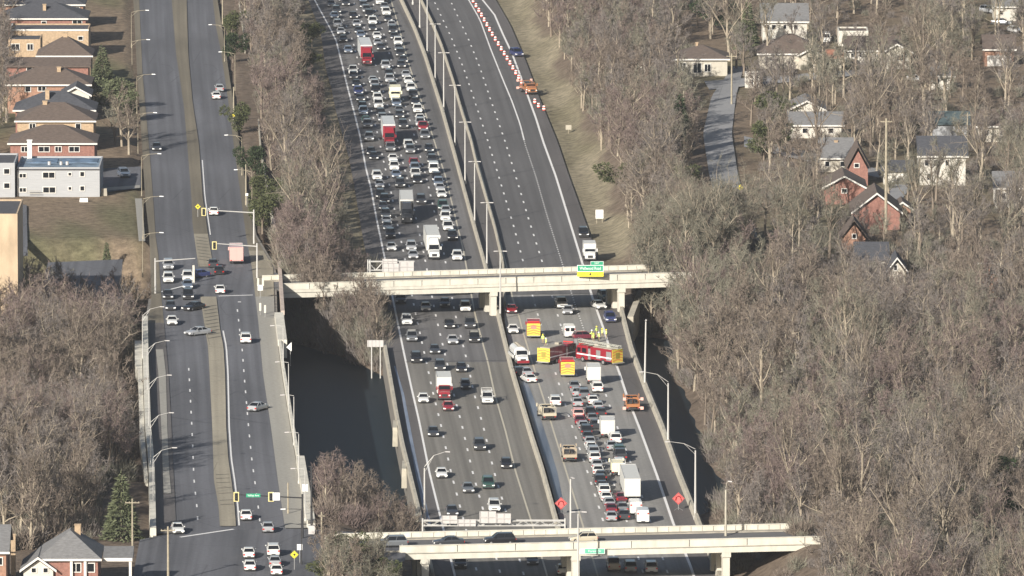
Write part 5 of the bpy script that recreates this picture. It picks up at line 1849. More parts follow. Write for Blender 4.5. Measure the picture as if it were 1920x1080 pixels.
vehicle('suv', 'bluegray', (P.x, P.y, 5.97), Vector((.2, -1, 0)), 'blue-grey SUV parked in the shadow beside the grey apartment block')
# cars on the near overpass, side-on
for sx, w, c, k, sgn, lb in ((G(851, 1005, 6).x, W2 * .42, 'dark', 'sedan', -1, 'dark sedan side-on on the near overpass, middle one of the dark three'), (G(947, 1003, 6).x, W2 * .44, 'black', 'suv', -1, 'black SUV side-on on the near overpass right of the dark sedan'),
                             (G(1103, 1001, 6).x, W2 * .45, 'beige', 'hatch', -1, 'beige hatchback side-on on the near overpass, alone on the right'), (G(745, 1008, 6).x, W2 * .42, 'gray', 'suv', -1, 'grey SUV side-on where the near overpass leaves the trees')):
    s = (sx - O2.location.x) / math.cos(ang2)
    p = on_bridge(O2, s, w, 6.03)
    vehicle(k, c, p, Vector((sgn * math.cos(ang2), sgn * math.sin(ang2), 0)), lb, 'cars on the near overpass')
# cars by the houses on the right
for x, y, c, k, hd, lb in ((1548, 78, 'white', 'van', (0, -1, 0), 'white van parked among the yards below the white two-storey house'), (1855, 24, 'silver', 'suv', (.7, -.7, 0), 'silver SUV parked at the upper right by the white roofs'), (1878, 46, 'gray', 'sedan', (1, -.3, 0), 'grey sedan parked at the upper right edge'),
                           (1902, 60, 'white', 'sedan', (.4, -1, 0), 'white sedan at the right edge below the parked grey one'), (1713, 152, 'white', 'sedan', (.3, -1, 0), 'white sedan parked under the big bare tree by the beige house'), (1680, 343, 'gray', 'suv', (0, -1, 0), 'grey car parked against the white garage')):
    P = G(x, y, 5.8)
    vehicle(k, c, (P.x, P.y, gz(P.x, P.y)), Vector(hd), lb)


# ------------------------------------------------------------------ barrels
def barrel_mesh():
    mb = MB()
    zs = [(0, .30), (.12, .30), (.12, .24), (.32, .235), (.33, .23), (.55, .22), (.56, .215), (.78, .20), (.79, .195), (1.0, .18), (1.04, .10)]
    n = 10
    rings = [[(r * math.cos(2 * math.pi * i / n), r * math.sin(2 * math.pi * i / n), z) for i in range(n)] for z, r in zs]
    k = len(mb.v)
    for rg in rings:
        mb.v += rg
    for a in range(len(rings) - 1):
        m_ = 0 if a < 2 else (2 if a in (4, 8) else 1)
        for i in range(n):
            j = (i + 1) % n
            mb.f.append((k + a * n + i, k + a * n + j, k + (a + 1) * n + j, k + (a + 1) * n + i)); mb.m.append([0, 1, 2][m_] if a >= 2 else 0)
    e = k + (len(rings) - 1) * n
    mb.f.append(tuple(e + i for i in range(n))); mb.m.append(1)
    return mb.data('traffic_drum', [M_BLACK, M_ORANGE, M_SIGN_W])


BAR = barrel_mesh()
pts = [(893, 8), (899, 17), (905, 27), (911, 37), (917, 47)]
a = np.linspace(0, 1, 1)
bxy = [(893 + i * 5.35, 8 + i * 9.3) for i in range(9)]
bxy = []
cy = pl((0, 885), (20, 897), (68, 924), (100, 944), (150, 974), (170, 986), (184, 994), (208, 1022))
row = 4.0
while row < 184:
    bxy.append((pxat(cy, row), row)); row += 9.0
bxy += [(1003, 193), (1010, 201), (1020, 206)]
for i, (x, y) in enumerate(bxy):
    P = G(x, y + 2, .03)
    ob = put('traffic_drum', BAR, None, (P.x, P.y, .03))
    ob.scale = (1.5, 1.5, 1.15)
    tag(ob, 'orange and white traffic drum closing the exit lane, %s from the top of the line' % ORD[i], 'traffic drum', 'traffic drums along the exit lane')


# ------------------------------------------------------------------ people at the crash
def person_mesh(pose):
    J = dict(pel=(0, 0, .95), chest=(0, .02, 1.32), neck=(0, .02, 1.50), head=(0, .03, 1.66), top=(0, .03, 1.78))
    E = [('pel', 'chest'), ('chest', 'neck'), ('neck', 'head'), ('head', 'top')]
    Rd = dict(pel=.17, chest=.20, neck=.075, head=.115, top=.07)
    for s, n in ((-1, 'l'), (1, 'r')):
        sw = .12 * s if pose == 'walk' else 0
        J['hip' + n] = (s * .10, 0, .90); J['kn' + n] = (s * .12, .05 + sw, .50); J['an' + n] = (s * .13, sw * 1.6 - .02, .09); J['to' + n] = (s * .14, sw * 1.6 + .16, .05)
        J['sh' + n] = (s * .21, .02, 1.42)
        fwd = .28 if pose == 'reach' else (.06 if pose == 'stand' else .16 * -s)
        J['el' + n] = (s * .29, fwd * .4, 1.14); J['wr' + n] = (s * .27, fwd * 1.1 + .05, .92 if pose != 'reach' else 1.12); J['ha' + n] = (s * .26, fwd * 1.25 + .08, .83 if pose != 'reach' else 1.12)
        E += [('pel', 'hip' + n), ('hip' + n, 'kn' + n), ('kn' + n, 'an' + n), ('an' + n, 'to' + n), ('chest', 'sh' + n), ('sh' + n, 'el' + n), ('el' + n, 'wr' + n), ('wr' + n, 'ha' + n)]
        Rd.update({'hip' + n: .13, 'kn' + n: .085, 'an' + n: .06, 'to' + n: .05, 'sh' + n: .095, 'el' + n: .065, 'wr' + n: .045, 'ha' + n: .05})
    names = list(J)
    me = bpy.data.meshes.new('person_body')
    me.from_pydata([J[n] for n in names], [(names.index(a), names.index(b)) for a, b in E], [])
    o = bpy.data.objects.new('person_tmp', me); COL.objects.link(o)
    md = o.modifiers.new('skin', 'SKIN')
    if not me.skin_vertices:
        me.attributes  # layer is created with the modifier
    o.data.update()
    sv = me.skin_vertices[0].data if me.skin_vertices else None
    if sv:
        for i, n in enumerate(names):
            sv[i].radius = (Rd[n], Rd[n] * (.75 if n in ('pel', 'chest') else 1))
        sv[0].use_root = True
    s = o.modifiers.new('sub', 'SUBSURF'); s.levels = 1; s.render_levels = 1
    dg = bpy.context.evaluated_depsgraph_get()
    out = bpy.data.meshes.new_from_object(o.evaluated_get(dg))
    bpy.data.objects.remove(o)
    out.name = 'body'
    for m_ in (M_HIVIS, M_TREAD, M_SKIN, M_NAVY):
        out.materials.append(m_)
    for p in out.polygons:
        z, x = p.center.z, abs(p.center.x)
        p.material_index = 2 if (z > 1.52 or (x > .2 and z < .93 and z > .78)) else (0 if z > .95 else (3 if z < .14 else 1))
        p.use_smooth = True
    return out


try:
    PM = {k: person_mesh(k) for k in ('stand', 'walk', 'reach')}
except Exception as e:
    print('person failed', e)
    PM = {}
mb = MB()
rgs = []
for z, r in ((1.66, .185), (1.67, .15), (1.76, .13), (1.83, .07)):
    rgs.append([(r * math.cos(2 * math.pi * i / 10), .03 + r * 1.15 * math.sin(2 * math.pi * i / 10), z) for i in range(10)])
mb.loft(rgs)
HELM = mb.data('helmet', [M_YEL])
HELM_W = HELM.copy(); HELM_W.materials.clear(); HELM_W.materials.append(M_SIGN_W)
for x, y, pose, rz, hw, lb in ((1018, 645, 'stand', 2.6, 0, 'firefighter in a yellow jacket standing just right of the upper ambulance'), (1024, 652, 'walk', 2.0, 1, 'person in a yellow jacket walking up to the left fire engine'),
                           (1110, 637, 'reach', 1.4, 1, 'firefighter in yellow bending towards the right end of the crashed crimson car'), (1113, 643, 'stand', .6, 0, 'firefighter in yellow standing below the nose of the crashed car'),
                           (1119, 630, 'walk', 1.0, 0, 'firefighter in yellow behind the group right of the crash'), (1123, 641, 'stand', 2.2, 1, 'firefighter in yellow in the middle of the group right of the crash'),
                           (1129, 634, 'walk', -1.0, 0, 'firefighter in yellow walking away from the group right of the crash'), (1137, 636, 'stand', 1.8, 0, 'firefighter in yellow standing on the white shoulder line right of the crash')):
    P = G(x, y, .025)
    root = empty('person', (P.x, P.y, .025), rz, lb, 'person')
    if PM:
        put('body', PM[pose], root)
    put('helmet', HELM_W if hw else HELM, root)


# ------------------------------------------------------------------ houses
BRICK = mat('brick_red', (.27, .135, .105), .9, noise=.3, scale=2.2, detail=8)
BRICK_O = mat('brick_orange', (.33, .19, .13), .9, noise=.3, scale=2.0, detail=8)
BRICK_T = mat('brick_tan', (.42, .31, .20), .9, noise=.25, scale=2.0, detail=8)
SIDING = mat('siding_white', (.56, .535, .47), .8, noise=.08, scale=1.5, stretch=(.2, .2, 6))
SIDING_G = mat('siding_grey', (.36, .37, .38), .8, noise=.10, scale=1.0, stretch=(.3, .3, 6))
STUCCO = mat('render_cream', (.48, .445, .37), .9, noise=.12, scale=.8)
RF_G = mat('shingle_grey', (.17, .17, .17), .95, noise=.25, scale=1.6, stretch=(1, 1, 4), detail=8)
RF_B = mat('shingle_brown', (.115, .088, .072), .95, noise=.3, scale=1.6, stretch=(1, 1, 4), detail=8)
RF_D = mat('shingle_dark', (.065, .068, .078), .95, noise=.3, scale=1.6, stretch=(1, 1, 4), detail=8)
RF_TEAL = mat('roof_teal', (.07, .10, .105), .8, noise=.2, scale=1)
TRIM = mat('trim_white', (.66, .64, .59), .7)
FLATR = mat('flat_roof_blue', (.16, .22, .28), .7, noise=.6, scale=.35, detail=6)
TANW = mat('tan_render', (.50, .385, .26), .9, noise=.28, scale=.35, detail=8, stretch=(1, 1, .4))
RUST = mat('rust_roof', (.30, .14, .09), .9, noise=.3, scale=1.0)


def window_mesh(w, h, sill=True):
    mb = MB(); t = .13
    mb.box(-w / 2, w / 2, -.08, .02, h / 2 - t, h / 2); mb.box(-w / 2, w / 2, -.08, .02, -h / 2, -h / 2 + t)
    mb.box(-w / 2, -w / 2 + t, -.08, .02, -h / 2 + t, h / 2 - t); mb.box(w / 2 - t, w / 2, -.08, .02, -h / 2 + t, h / 2 - t)
    if w > 1.3:
        mb.box(-.05, .05, -.075, .02, -h / 2 + t, h / 2 - t)
    f = mb.data('window', [TRIM])
    mb = MB(); mb.box(-w / 2 + t, w / 2 - t, -.03, .01, -h / 2 + t, h / 2 - t)
    return f, mb.data('pane', [M_GLASS])


def add_window(root, x, z, w, h, y=0.0):
    f, p = window_mesh(w, h)
    fo = put('window', f, root, (x, y - .03, z))
    put('pane', p, fo)


def roof_mesh(kind, w, d, ez, rise, m, ov=.55, th=.22):
    """w along X, d along Y; front at y=0"""
    mb = MB()
    x0, x1, y0, y1 = -w / 2 - ov, w / 2 + ov, -ov, d + ov
    if kind == 'flat':
        mb.box(-w / 2 + .25, w / 2 - .25, .25, d - .25, ez - .3, ez - .05)
    elif kind == 'hip':
        r = min(w, d) / 2 + ov
        if w >= d:
            a, b = (x0 + r, (y0 + y1) / 2, ez + rise), (x1 - r, (y0 + y1) / 2, ez + rise)
            if x1 - x0 - 2 * r < .6:
                a, b = (-.3, (y0 + y1) / 2, ez + rise), (.3, (y0 + y1) / 2, ez + rise)
            mb.quad((x0, y0, ez), (x1, y0, ez), b, a); mb.quad((x1, y1, ez), (x0, y1, ez), a, b)
            mb.poly([(x1, y0, ez), (x1, y1, ez), b]); mb.poly([(x0, y1, ez), (x0, y0, ez), a])
        else:
            a, b = (0, y0 + r, ez + rise), (0, y1 - r, ez + rise)
            mb.poly([(x0, y0, ez), (x1, y0, ez), a]); mb.poly([(x1, y1, ez), (x0, y1, ez), b])
            mb.quad((x1, y0, ez), (x1, y1, ez), b, a); mb.quad((x0, y1, ez), (x0, y0, ez), a, b)
        mb.quad((x0, y1, ez - th), (x1, y1, ez - th), (x1, y0, ez - th), (x0, y0, ez - th))
        for p, q in (((x0, y0), (x1, y0)), ((x1, y0), (x1, y1)), ((x1, y1), (x0, y1)), ((x0, y1), (x0, y0))):
            mb.quad((p[0], p[1], ez - th), (q[0], q[1], ez - th), (q[0], q[1], ez), (p[0], p[1], ez))
    elif kind == 'gable_side':   # ridge along X
        ym = (y0 + y1) / 2
        A = [(x0, y0, ez), (x1, y0, ez), (x1, ym, ez + rise), (x0, ym, ez + rise)]
        B = [(x1, y1, ez), (x0, y1, ez), (x0, ym, ez + rise), (x1, ym, ez + rise)]
        for q in (A, B):
            lo = [(p[0], p[1], p[2] - th) for p in q]
            mb.hexa(lo + q)
    elif kind == 'gable_front':  # ridge along Y, gable faces the camera
        z = ez + rise
        A = [(x0, y0, ez), (0, y0, z), (0, y1, z), (x0, y1, ez)]
        B = [(0, y0, z), (x1, y0, ez), (x1, y1, ez), (0, y1, z)]
        for q in (A, B):
            lo = [(p[0], p[1], p[2] - th) for p in q]
            mb.hexa(lo + q)
    return mb.data('roof', [m])


def house(label, x0, x1, row_eave, eave_h, depth, kind, rise, wall, roof, wins=(), rz=0.0, chimney=None, trim=True, gable=None, door=None, name='house', garage=None, cols=None):
    sc = px_scale(row_eave + eave_h * 9.5, 5.6)
    base_row = row_eave + eave_h * sc * .99
    P = G((x0 + x1) / 2, base_row, 5.6)
    z = min(gz(P.x, P.y), gz(P.x, P.y + depth), 5.6) - .1
    w = (x1 - x0) / px_scale(base_row, 5.6)
    if kind != 'flat':
        w -= 1.0
    root = empty(name, (P.x, P.y, z), rz, label, 'building' if name != 'house' else 'house')
    H = eave_h + 5.6 - z
    mb = MB()
    mb.box(-w / 2, w / 2, 0, depth, 0, H - .2)
    if kind == 'gable_front':
        for yy in (.0, depth):
            mb.hexa([(-w / 2, yy - .0 if yy == 0 else yy - .3, H - .2), (w / 2, yy if yy == 0 else yy - .3, H - .2), (w / 2, (yy + .3) if yy == 0 else yy, H - .2), (-w / 2, (yy + .3) if yy == 0 else yy, H - .2),
                     (-.05, yy if yy == 0 else yy - .3, H + rise * w / (w + 1.1) - .25), (.05, yy if yy == 0 else yy - .3, H + rise * w / (w + 1.1) - .25), (.05, yy + .3 if yy == 0 else yy, H + rise * w / (w + 1.1) - .25), (-.05, yy + .3 if yy == 0 else yy, H + rise * w / (w + 1.1) - .25)])
    elif kind == 'gable_side':
        for xx in (-w / 2, w / 2 - .3):
            mb.hexa([(xx, 0, H - .2), (xx + .3, 0, H - .2), (xx + .3, depth, H - .2), (xx, depth, H - .2), (xx, depth / 2 - .05, H + rise * .82), (xx + .3, depth / 2 - .05, H + rise * .82), (xx + .3, depth / 2 + .05, H + rise * .82), (xx, depth / 2 + .05, H + rise * .82)])
    elif kind == 'flat':
        for a in ((-w / 2, w / 2, 0, .25), (-w / 2, w / 2, depth - .25, depth), (-w / 2, -w / 2 + .25, .25, depth - .25), (w / 2 - .25, w / 2, .25, depth - .25)):
            mb.box(a[0], a[1], a[2], a[3], H - .2, H + .25)
    mb.obj('wall', wall, root)
    rf = put('roof', roof_mesh(kind, w, depth, H, rise, roof), root)
    if trim and kind in ('hip', 'gable_side'):
        mb = MB(); mb.box(-w / 2 - .6, w / 2 + .6, -.68, -.57, H - .3, H + .02)
        mb.obj('gutter', TRIM, root)
    if trim and kind == 'flat':
        mb = MB(); mb.box(-w / 2 - .06, w / 2 + .06, -.1, .3, H + .0, H + .36); mb.box(-w / 2 - .06, -w / 2 + .3, .3, depth, H + .251, H + .36)
        mb.obj('coping', TRIM, root)
    if kind == 'gable_front' and trim:
        mb = MB()
        for sx in (-1, 1):
            a = Vector((sx * (w / 2 + .55), -.6, H - .22)); b = Vector((0, -.6, H + rise - .22))
            mb.hexa([a + Vector((0, -.1, -.12)), b + Vector((0, -.1, -.12)), b + Vector((0, 0, -.12)), a + Vector((0, 0, -.12)), a + Vector((0, -.1, .24)), b + Vector((0, -.1, .24)), b + Vector((0, 0, .24)), a + Vector((0, 0, .24))] if sx < 0 else
                    [b + Vector((0, -.1, -.12)), a + Vector((0, -.1, -.12)), a + Vector((0, 0, -.12)), b + Vector((0, 0, -.12)), b + Vector((0, -.1, .24)), a + Vector((0, -.1, .24)), a + Vector((0, 0, .24)), b + Vector((0, 0, .24))])
        mb.obj('gable_trim', TRIM, root)
    for u, v, ww, hh in wins:      # u: fraction across, v: metres below the eave
        add_window(root, (u - .5) * w, H - v, ww, hh)
    if door:
        u, ww, hh = door
        mb = MB(); mb.box((u - .5) * w - ww / 2, (u - .5) * w + ww / 2, -.06, .02, 0.1, hh)
        dd = mb.obj('door', mat('door_dark', (.08, .05, .04), .6), root)
    if garage:
        u, ww, hh = garage
        mb = MB(); mb.box((u - .5) * w - ww / 2, (u - .5) * w + ww / 2, -.08, .02, 0.1, hh)
        for k in range(3):
            mb.box((u - .5) * w - ww / 2 + .1, (u - .5) * w + ww / 2 - .1, -.11, -.081, .3 + k * hh / 3, .3 + (k + .75) * hh / 3)
        mb.obj('garage_door', TRIM, root)
    if chimney:
        u, yy, cw, top = chimney
        mb = MB(); mb.box((u - .5) * w - cw / 2, (u - .5) * w + cw / 2, yy, yy + cw, H - .5, H + top)
        mb.box((u - .5) * w - cw / 2 - .08, (u - .5) * w + cw / 2 + .08, yy - .08, yy + cw + .08, H + top, H + top + .15)
        mb.obj('chimney', BRICK_T, rf)
    if cols:
        mb = MB()
        for u in cols:
            mb.box((u - .5) * w - .2, (u - .5) * w + .2, -.5, -.1, 0, H - .3)
        mb.obj('column', TRIM, root)
    return root


W4 = [(.12, 1.9, 1.3, 1.4), (.37, 1.9, 1.3, 1.4), (.62, 1.9, 1.3, 1.4), (.87, 1.9, 1.3, 1.4)]
# left row, front to back
house('red brick house with brown hip roof and cream windows, directly behind the grey block', 15, 182, 268, 6.5, 13, 'hip', 2.9, BRICK, RF_B, [(.17, 1.25, 1.5, 1.2), (.40, 1.25, 2.3, 1.2), (.57, 1.25, 1.4, 1.2), (.76, 1.25, 2.2, 1.2)])
house('brick house with dark hip roof and tall chimney, second behind the grey block', 28, 180, 226, 6.5, 12, 'hip', 3.0, BRICK_T, RF_B, [(.8, 1.2, 1.2, 1.3), (.2, 1.2, 1.4, 1.3)], chimney=(.35, 5, .9, 3.2))
house('house with very dark hip roof, third from the grey apartment block', 25, 180, 206, 6.4, 12, 'hip', 3.2, BRICK, RF_D, [(.85, 1.2, 1.6, 1.3)], chimney=(.4, 3, .8, 3.6))
house('small house end with white gable wall and orange brick beyond the dark hip roof', 112, 172, 178, 5.5, 9, 'gable_front', 1.8, SIDING, RF_D, [(.7, .9, 1.2, 1.2)])
house('brick house with maroon-brown hip roof, arched window at its left', 10, 172, 158, 6.2, 12, 'hip', 3.0, BRICK_O, RF_B, [(.25, .9, 1.3, 1.5), (.42, .9, 1.8, 1.2), (.9, 1.2, 1.2, 1.2)], chimney=(.62, 4, .8, 3.0))
house('red brick wall and low roof between two hip roofs at the far left', 8, 170, 124, 6.2, 9, 'gable_side', 1.4, BRICK, RF_B, [(.28, .9, 1.3, 1.7), (.55, 1.0, 1.2, 1.2), (.66, 1.0, 1.2, 1.2)], trim=False)
house('brown pyramid roof with white gutter on a tan house, far left', 68, 174, 104, 6.0, 11, 'hip', 3.6, BRICK_T, RF_B, [(.3, 1.3, 1.3, 1.3)], chimney=(.5, 5, .9, 4.1))
house('tan brick house with two cream arched windows at the far left edge', 16, 76, 76, 6.5, 10, 'flat', 0, BRICK_T, RF_D, [(.22, 1.4, 1.9, 1.5), (.68, 1.4, 1.4, 1.5)], trim=False)
house('flat dark roof with long white parapet trim at the top left', 18, 166, 58, 6.0, 12, 'flat', 0, BRICK_T, RF_D, [(.9, 1.6, 1.2, 1.0)])
house('maroon brick row house under dark roofs at the top left corner', 0, 165, 34, 6.0, 14, 'hip', 2.8, BRICK, RF_D, [(.9, 1.0, 2.2, 1.3), (.5, 1.2, 1.2, 1.2)], chimney=(.5, 3, .7, 2.6))
house('dark-roofed house cut by the top edge at the far left', -10, 160, 8, 5.5, 12, 'hip', 2.6, BRICK_O, RF_D, [(.9, 1.0, 2.4, 1.0)])

# grey apartment block
ap = house('grey two-storey apartment block with white-framed windows and a bluish flat roof', 32, 187, 316, 5.6, 17, 'flat', 0, SIDING_G, FLATR,
           [(.07, 1.4, 1.5, 1.0), (.385, 1.3, 2.5, 1.3), (.64, 1.1, .8, .8), (.79, 1.1, 1.0, 1.1), (.07, 4.2, 1.5, 1.0), (.39, 4.2, 2.6, 1.3), (.64, 3.9, .8, .8), (.79, 3.9, 1.0, 1.1)], trim=False, name='apartment_block')
mb = MB(); w_ = 155 / px_scale(372, 5.6)
mb.box(-w_ / 2 - .1, w_ / 2 + .1, -.1, -.02, 5.35, 5.62); mb.obj('roof_edge', mat('dark_trim', (.05, .05, .055), .6), ap)
mb = MB(); mb.box(-w_ / 2 + .05, -w_ / 2 + .3, -.12, -.02, .3, 5.0); mb.obj('corner_board', TRIM, ap)
mb = MB()
for k in range(2):
    mb.box(-w_ / 2 + 2.0, -w_ / 2 + 4.6, -.9, -.8, .9 + k * .45, 1.0 + k * .45)
mb.obj('stair_rail', M_CONC_OLD, ap)
mb = MB()
for xx in (-2.0, .3, 1.5):
    mb.tube((xx, 6, 5.5), (xx, 6, 6.3), .3, n=8)
mb.obj('roof_vent', M_SIGN_BACK, ap)
mb = MB()
for (a, b, c, d_) in ((-w_ / 2 + 1.5, -.6, 8.5, 15.5), (.2, w_ / 2 - .8, 9.0, 15.8)):
    mb.box(a, b, c, d_, 5.56, 5.75)
mb.obj('tarpaulin', mat('tarpaulin', (.14, .21, .30), .6, noise=.5, scale=.5), ap)
house('grey wing of the apartment block at the left edge with two stacked windows', -60, 28, 308, 6.6, 15, 'flat', 0, SIDING_G, RF_D, [(.83, 1.4, 1.3, 1.2), (.83, 4.2, 1.3, 1.2)], trim=False, name='apartment_block')
P = G(48, 372, 5.6)
mb = MB(); mb.box(-.45, .45, 0, .9, 0, 9.3); mb.box(-.55, .55, -.1, 1.0, 9.3, 9.5)
o = mb.obj('chimney_stack', TRIM, None, loc=(P.x, P.y + 17.2, 5.4)); tag(o, 'white chimney stack standing at the back of the apartment block', 'chimney')
# tan building at the left edge
tb = house('tall plain tan building at the left edge below the grey wing, cream parapet on top', -120, 34, 405, 19, 20, 'flat', 0, TANW, RF_D, [], trim=False, name='tan_building')
P = G(-20, 406, 24)
mb = MB(); mb.box(-5, 4.1, 0, 5, 18.95, 21.6); mb.obj('penthouse', STUCCO, tb)
# low stuff on the lawn
P = G(157, 378, 5.7)
mb = MB(); mb.box(-.8, .8, 0, .7, 0, .75, taper=.05); o = mb.obj('utility_box', M_SIGN_W, None, loc=(P.x, P.y, 5.6)); tag(o, 'white utility box on the lawn in front of the grey block', 'box')
P = G(195, 367, 5.7)
mb = MB(); mb.box(-.6, .6, 0, .8, 0, 1.5, taper=.05); o = mb.obj('utility_box', M_CONC_OLD, None, loc=(P.x, P.y, 5.6)); tag(o, 'tan box at the right foot of the grey block', 'box')
# bottom left houses
hb = house('hip-roofed brick house with grey shingles and white porch posts at the bottom left', 70, 190, 1047, 5.2, 11, 'hip', 3.6, BRICK, RF_G, [(.62, 1.4, 1.6, 1.5), (.88, 1.4, 1.2, 1.5)], chimney=(.62, 6, .9, 4.0), cols=(.54, .78))
w_ = 3.2
mb = MB(); mb.hexa([(5.0, 1.5, 4.9), (9.5, 1.5, 4.9), (9.5, 6.5, 4.9), (5.0, 6.5, 4.9), (5.0, 1.5, 5.1), (9.5, 1.5, 5.1), (9.5, 6.5, 6.1), (5.0, 6.5, 6.1)]); mb.obj('porch_roof', RF_G, hb)
mb = MB(); mb.box(8.9, 9.3, 1.6, 1.95, 0, 4.9); mb.box(5.0, 9.4, 1.42, 1.5, 4.6, 5.1); mb.obj('porch_post', TRIM, hb)
house('low white-gabled front wing at the bottom left, cut by the frame', 38, 106, 1068, 3.6, 9, 'gable_front', 2.0, SIDING, RF_G, [(.35, .1, .9, .9), (.75, .1, .9, .9)])
house('orange brick house with grey-green roof in the bottom left corner', -60, 18, 1034, 6.5, 11, 'gable_side', 3.2, BRICK_O, RF_G, [(.8, 1.5, 1.2, 1.3)])
P = G(25, 1078, 5.6)
mb = MB(); mb.box(-.35, .35, 0, .7, 0, 6.3); mb.box(-.42, .42, -.07, .77, 6.3, 6.45); o = mb.obj('chimney_stack', BRICK_T, None, loc=(P.x, P.y, 5.4)); tag(o, 'slim brick chimney between the two bottom left houses', 'chimney')

# right-hand suburb
house('cream two-storey house with big grey roof and four windows, upper right', 1426, 1517, 40, 5.0, 12, 'gable_side', 3.4, SIDING, RF_G, [(.1, 1.3, 1.1, 1.3), (.25, 1.3, 1.1, 1.3), (.5, 1.2, .9, 1.1), (.75, 1.3, 1.1, 1.3)])
house('low house with taupe roof in front of the cream two-storey one, white gable outline', 1420, 1545, 100, 3.4, 12, 'hip', 3.6, STUCCO, RF_B, [(.15, 1.2, 1.8, 1.0)])
house('small gable with white outline between the taupe roof and the rust shed', 1494, 1545, 104, 3.2, 8, 'gable_front', 1.6, STUCCO, RF_B, [(.5, .8, 1.3, 1.0)])
house('rust-roofed shed between two houses, upper right', 1548, 1582, 108, 2.4, 6, 'gable_side', 1.4, STUCCO, RUST, [], trim=False, name='shed')
house('long white-walled house with flat taupe roof, upper right', 1572, 1628, 60, 3.2, 8, 'flat', 0, SIDING, RF_B, [], trim=False)
house('house with broad taupe roof and a band of white windows, upper right', 1582, 1690, 94, 3.0, 13, 'gable_side', 2.4, SIDING, RF_B, [(.15, 1.1, 1.4, 1.1), (.3, 1.1, 1.4, 1.1), (.42, 1.1, 1.4, 1.1), (.58, 1.1, 1.4, 1.1)])
house('house with white-outlined gable and white wall beside the big forked tree', 1652, 1712, 98, 3.6, 10, 'gable_front', 1.9, STUCCO, RF_B, [(.65, 1.2, 2.2, 1.4)])
house('brick house with large white garage door at the upper right', 1842, 1905, 92, 3.8, 10, 'gable_side', 2.6, BRICK_O, RF_B, [], garage=(.5, 5.2, 2.4))
house('cream bungalow with brown roof and three arched openings, left of the side street top', 1262, 1368, 110, 3.8, 11, 'hip', 2.4, STUCCO, RF_B, [(.42, 2.0, 1.9, 2.3), (.14, 1.8, 1.6, 2.0), (.62, 2.0, 1.5, 1.8)], chimney=(.42, 5, .5, 2.8))
house('small front gable of the cream bungalow, leftmost', 1270, 1296, 112, 3.2, 3.4, 'gable_front', 1.0, STUCCO, RF_B, [(.5, 1.3, 1.4, 1.6)])
house('small white shed with dark openings beside the pale utility pole', 1397, 1424, 140, 2.9, 4, 'flat', 0, SIDING, RF_B, [(.5, 1.8, .6, 1.8)], trim=False, name='shed')
house('house with white gable seen through branches below the upper right green tree', 1476, 1550, 206, 4.0, 12, 'gable_front', 2.0, SIDING, RF_G, [(.3, 1.0, 1.1, 1.0), (.7, 1.0, 1.1, 1.0)])
house('grey-roofed wing with cream front below the white gable house', 1476, 1582, 234, 2.8, 9, 'gable_side', 2.2, SIDING, RF_G, [(.3, 1.2, 1.3, 1.2), (.55, 1.2, 1.0, 1.8), (.8, 1.2, 1.3, 1.2)])
house('teal-roofed garage in deep shade at the middle right', 1742, 1820, 232, 2.6, 10, 'gable_side', 2.0, SIDING_G, RF_TEAL, [], trim=False)
house('little white porch house near the teal garage', 1742, 1790, 142, 3.2, 7, 'gable_side', 1.6, SIDING, RF_G, [(.3, 1.2, 1.0, 1.3)])
house('grey-roofed house with cream walls beside the steep brick gable', 1535, 1602, 296, 3.0, 11, 'gable_side', 3.4, STUCCO, RF_G, [(.2, 1.2, 1.1, 1.2), (.7, 1.2, 1.1, 1.2)], chimney=(.5, 4, .7, 2.8))
house('steep red brick gable with dark twin window in the middle right', 1586, 1632, 316, 3.6, 11, 'gable_front', 4.6, BRICK, RF_B, [(.42, -.6, 1.1, 1.0)], trim=False)
house('large white two-storey house with dark roof at the middle right', 1720, 1815, 292, 6.0, 12, 'gable_side', 3.2, SIDING, RF_D, [(.15, 1.4, 1.0, 1.4), (.35, 1.4, 1.0, 1.4), (.6, 1.4, 1.0, 1.4), (.85, 1.4, 1.0, 1.4), (.2, 4.2, 1.0, 1.4), (.7, 4.2, 1.0, 1.4)])
house('white garage with dark roof and an open bay, left of the white two-storey house', 1652, 1716, 320, 2.9, 8, 'gable_side', 1.6, SIDING, RF_D, [], garage=(.7, 3.0, 2.2), trim=False, name='garage')
house('brick house with white V-shaped gable trim, upper of the two brown roofs', 1540, 1626, 352, 3.4, 12, 'gable_front', 2.4, BRICK, RF_B, [(.5, .6, 1.2, 1.0)])
house('wide brown roof with white trim beside the tall pole, above the orange brick gable', 1596, 1692, 398, 3.4, 14, 'gable_front', 3.8, BRICK, RF_B, [])
house('orange brick gable front under the wide brown roof', 1575, 1628, 446, 4.0, 7, 'gable_front', 3.4, BRICK_O, RF_B, [(.5, -.3, .9, 1.0), (.8, 1.6, 1.0, 1.3)], trim=False)
house('tiny brick gable with white trim right of the tall pole', 1672, 1712, 392, 2.6, 7, 'gable_front', 1.5, BRICK_O, RF_B, [])
house('house with slate roof and a long cream dormer window band, right of the overpass end', 1602, 1668, 486, 2.2, 10, 'gable_side', 2.6, STUCCO, RF_D, [(.45, 1.0, 4.2, 1.2)], trim=False)
house('cream pointed gable joined to the dormer house', 1662, 1702, 508, 1.8, 9, 'gable_front', 2.6, STUCCO, RF_D, [(.4, -.6, .8, 1.2)])
house('brick house hidden among bare trees at the right edge', 1832, 1876, 492, 5.0, 9, 'hip', 2.4, BRICK_O, RF_B, [(.3, 1.4, 1.0, 1.3), (.7, 1.4, 1.0, 1.3)])
house('white-fronted house behind trees at the right edge, above the brick one', 1862, 1925, 352, 4.0, 10, 'gable_side', 2.6, SIDING, RF_G, [(.25, 1.6, 1.2, 1.3), (.7, 1.6, 1.2, 1.3)])
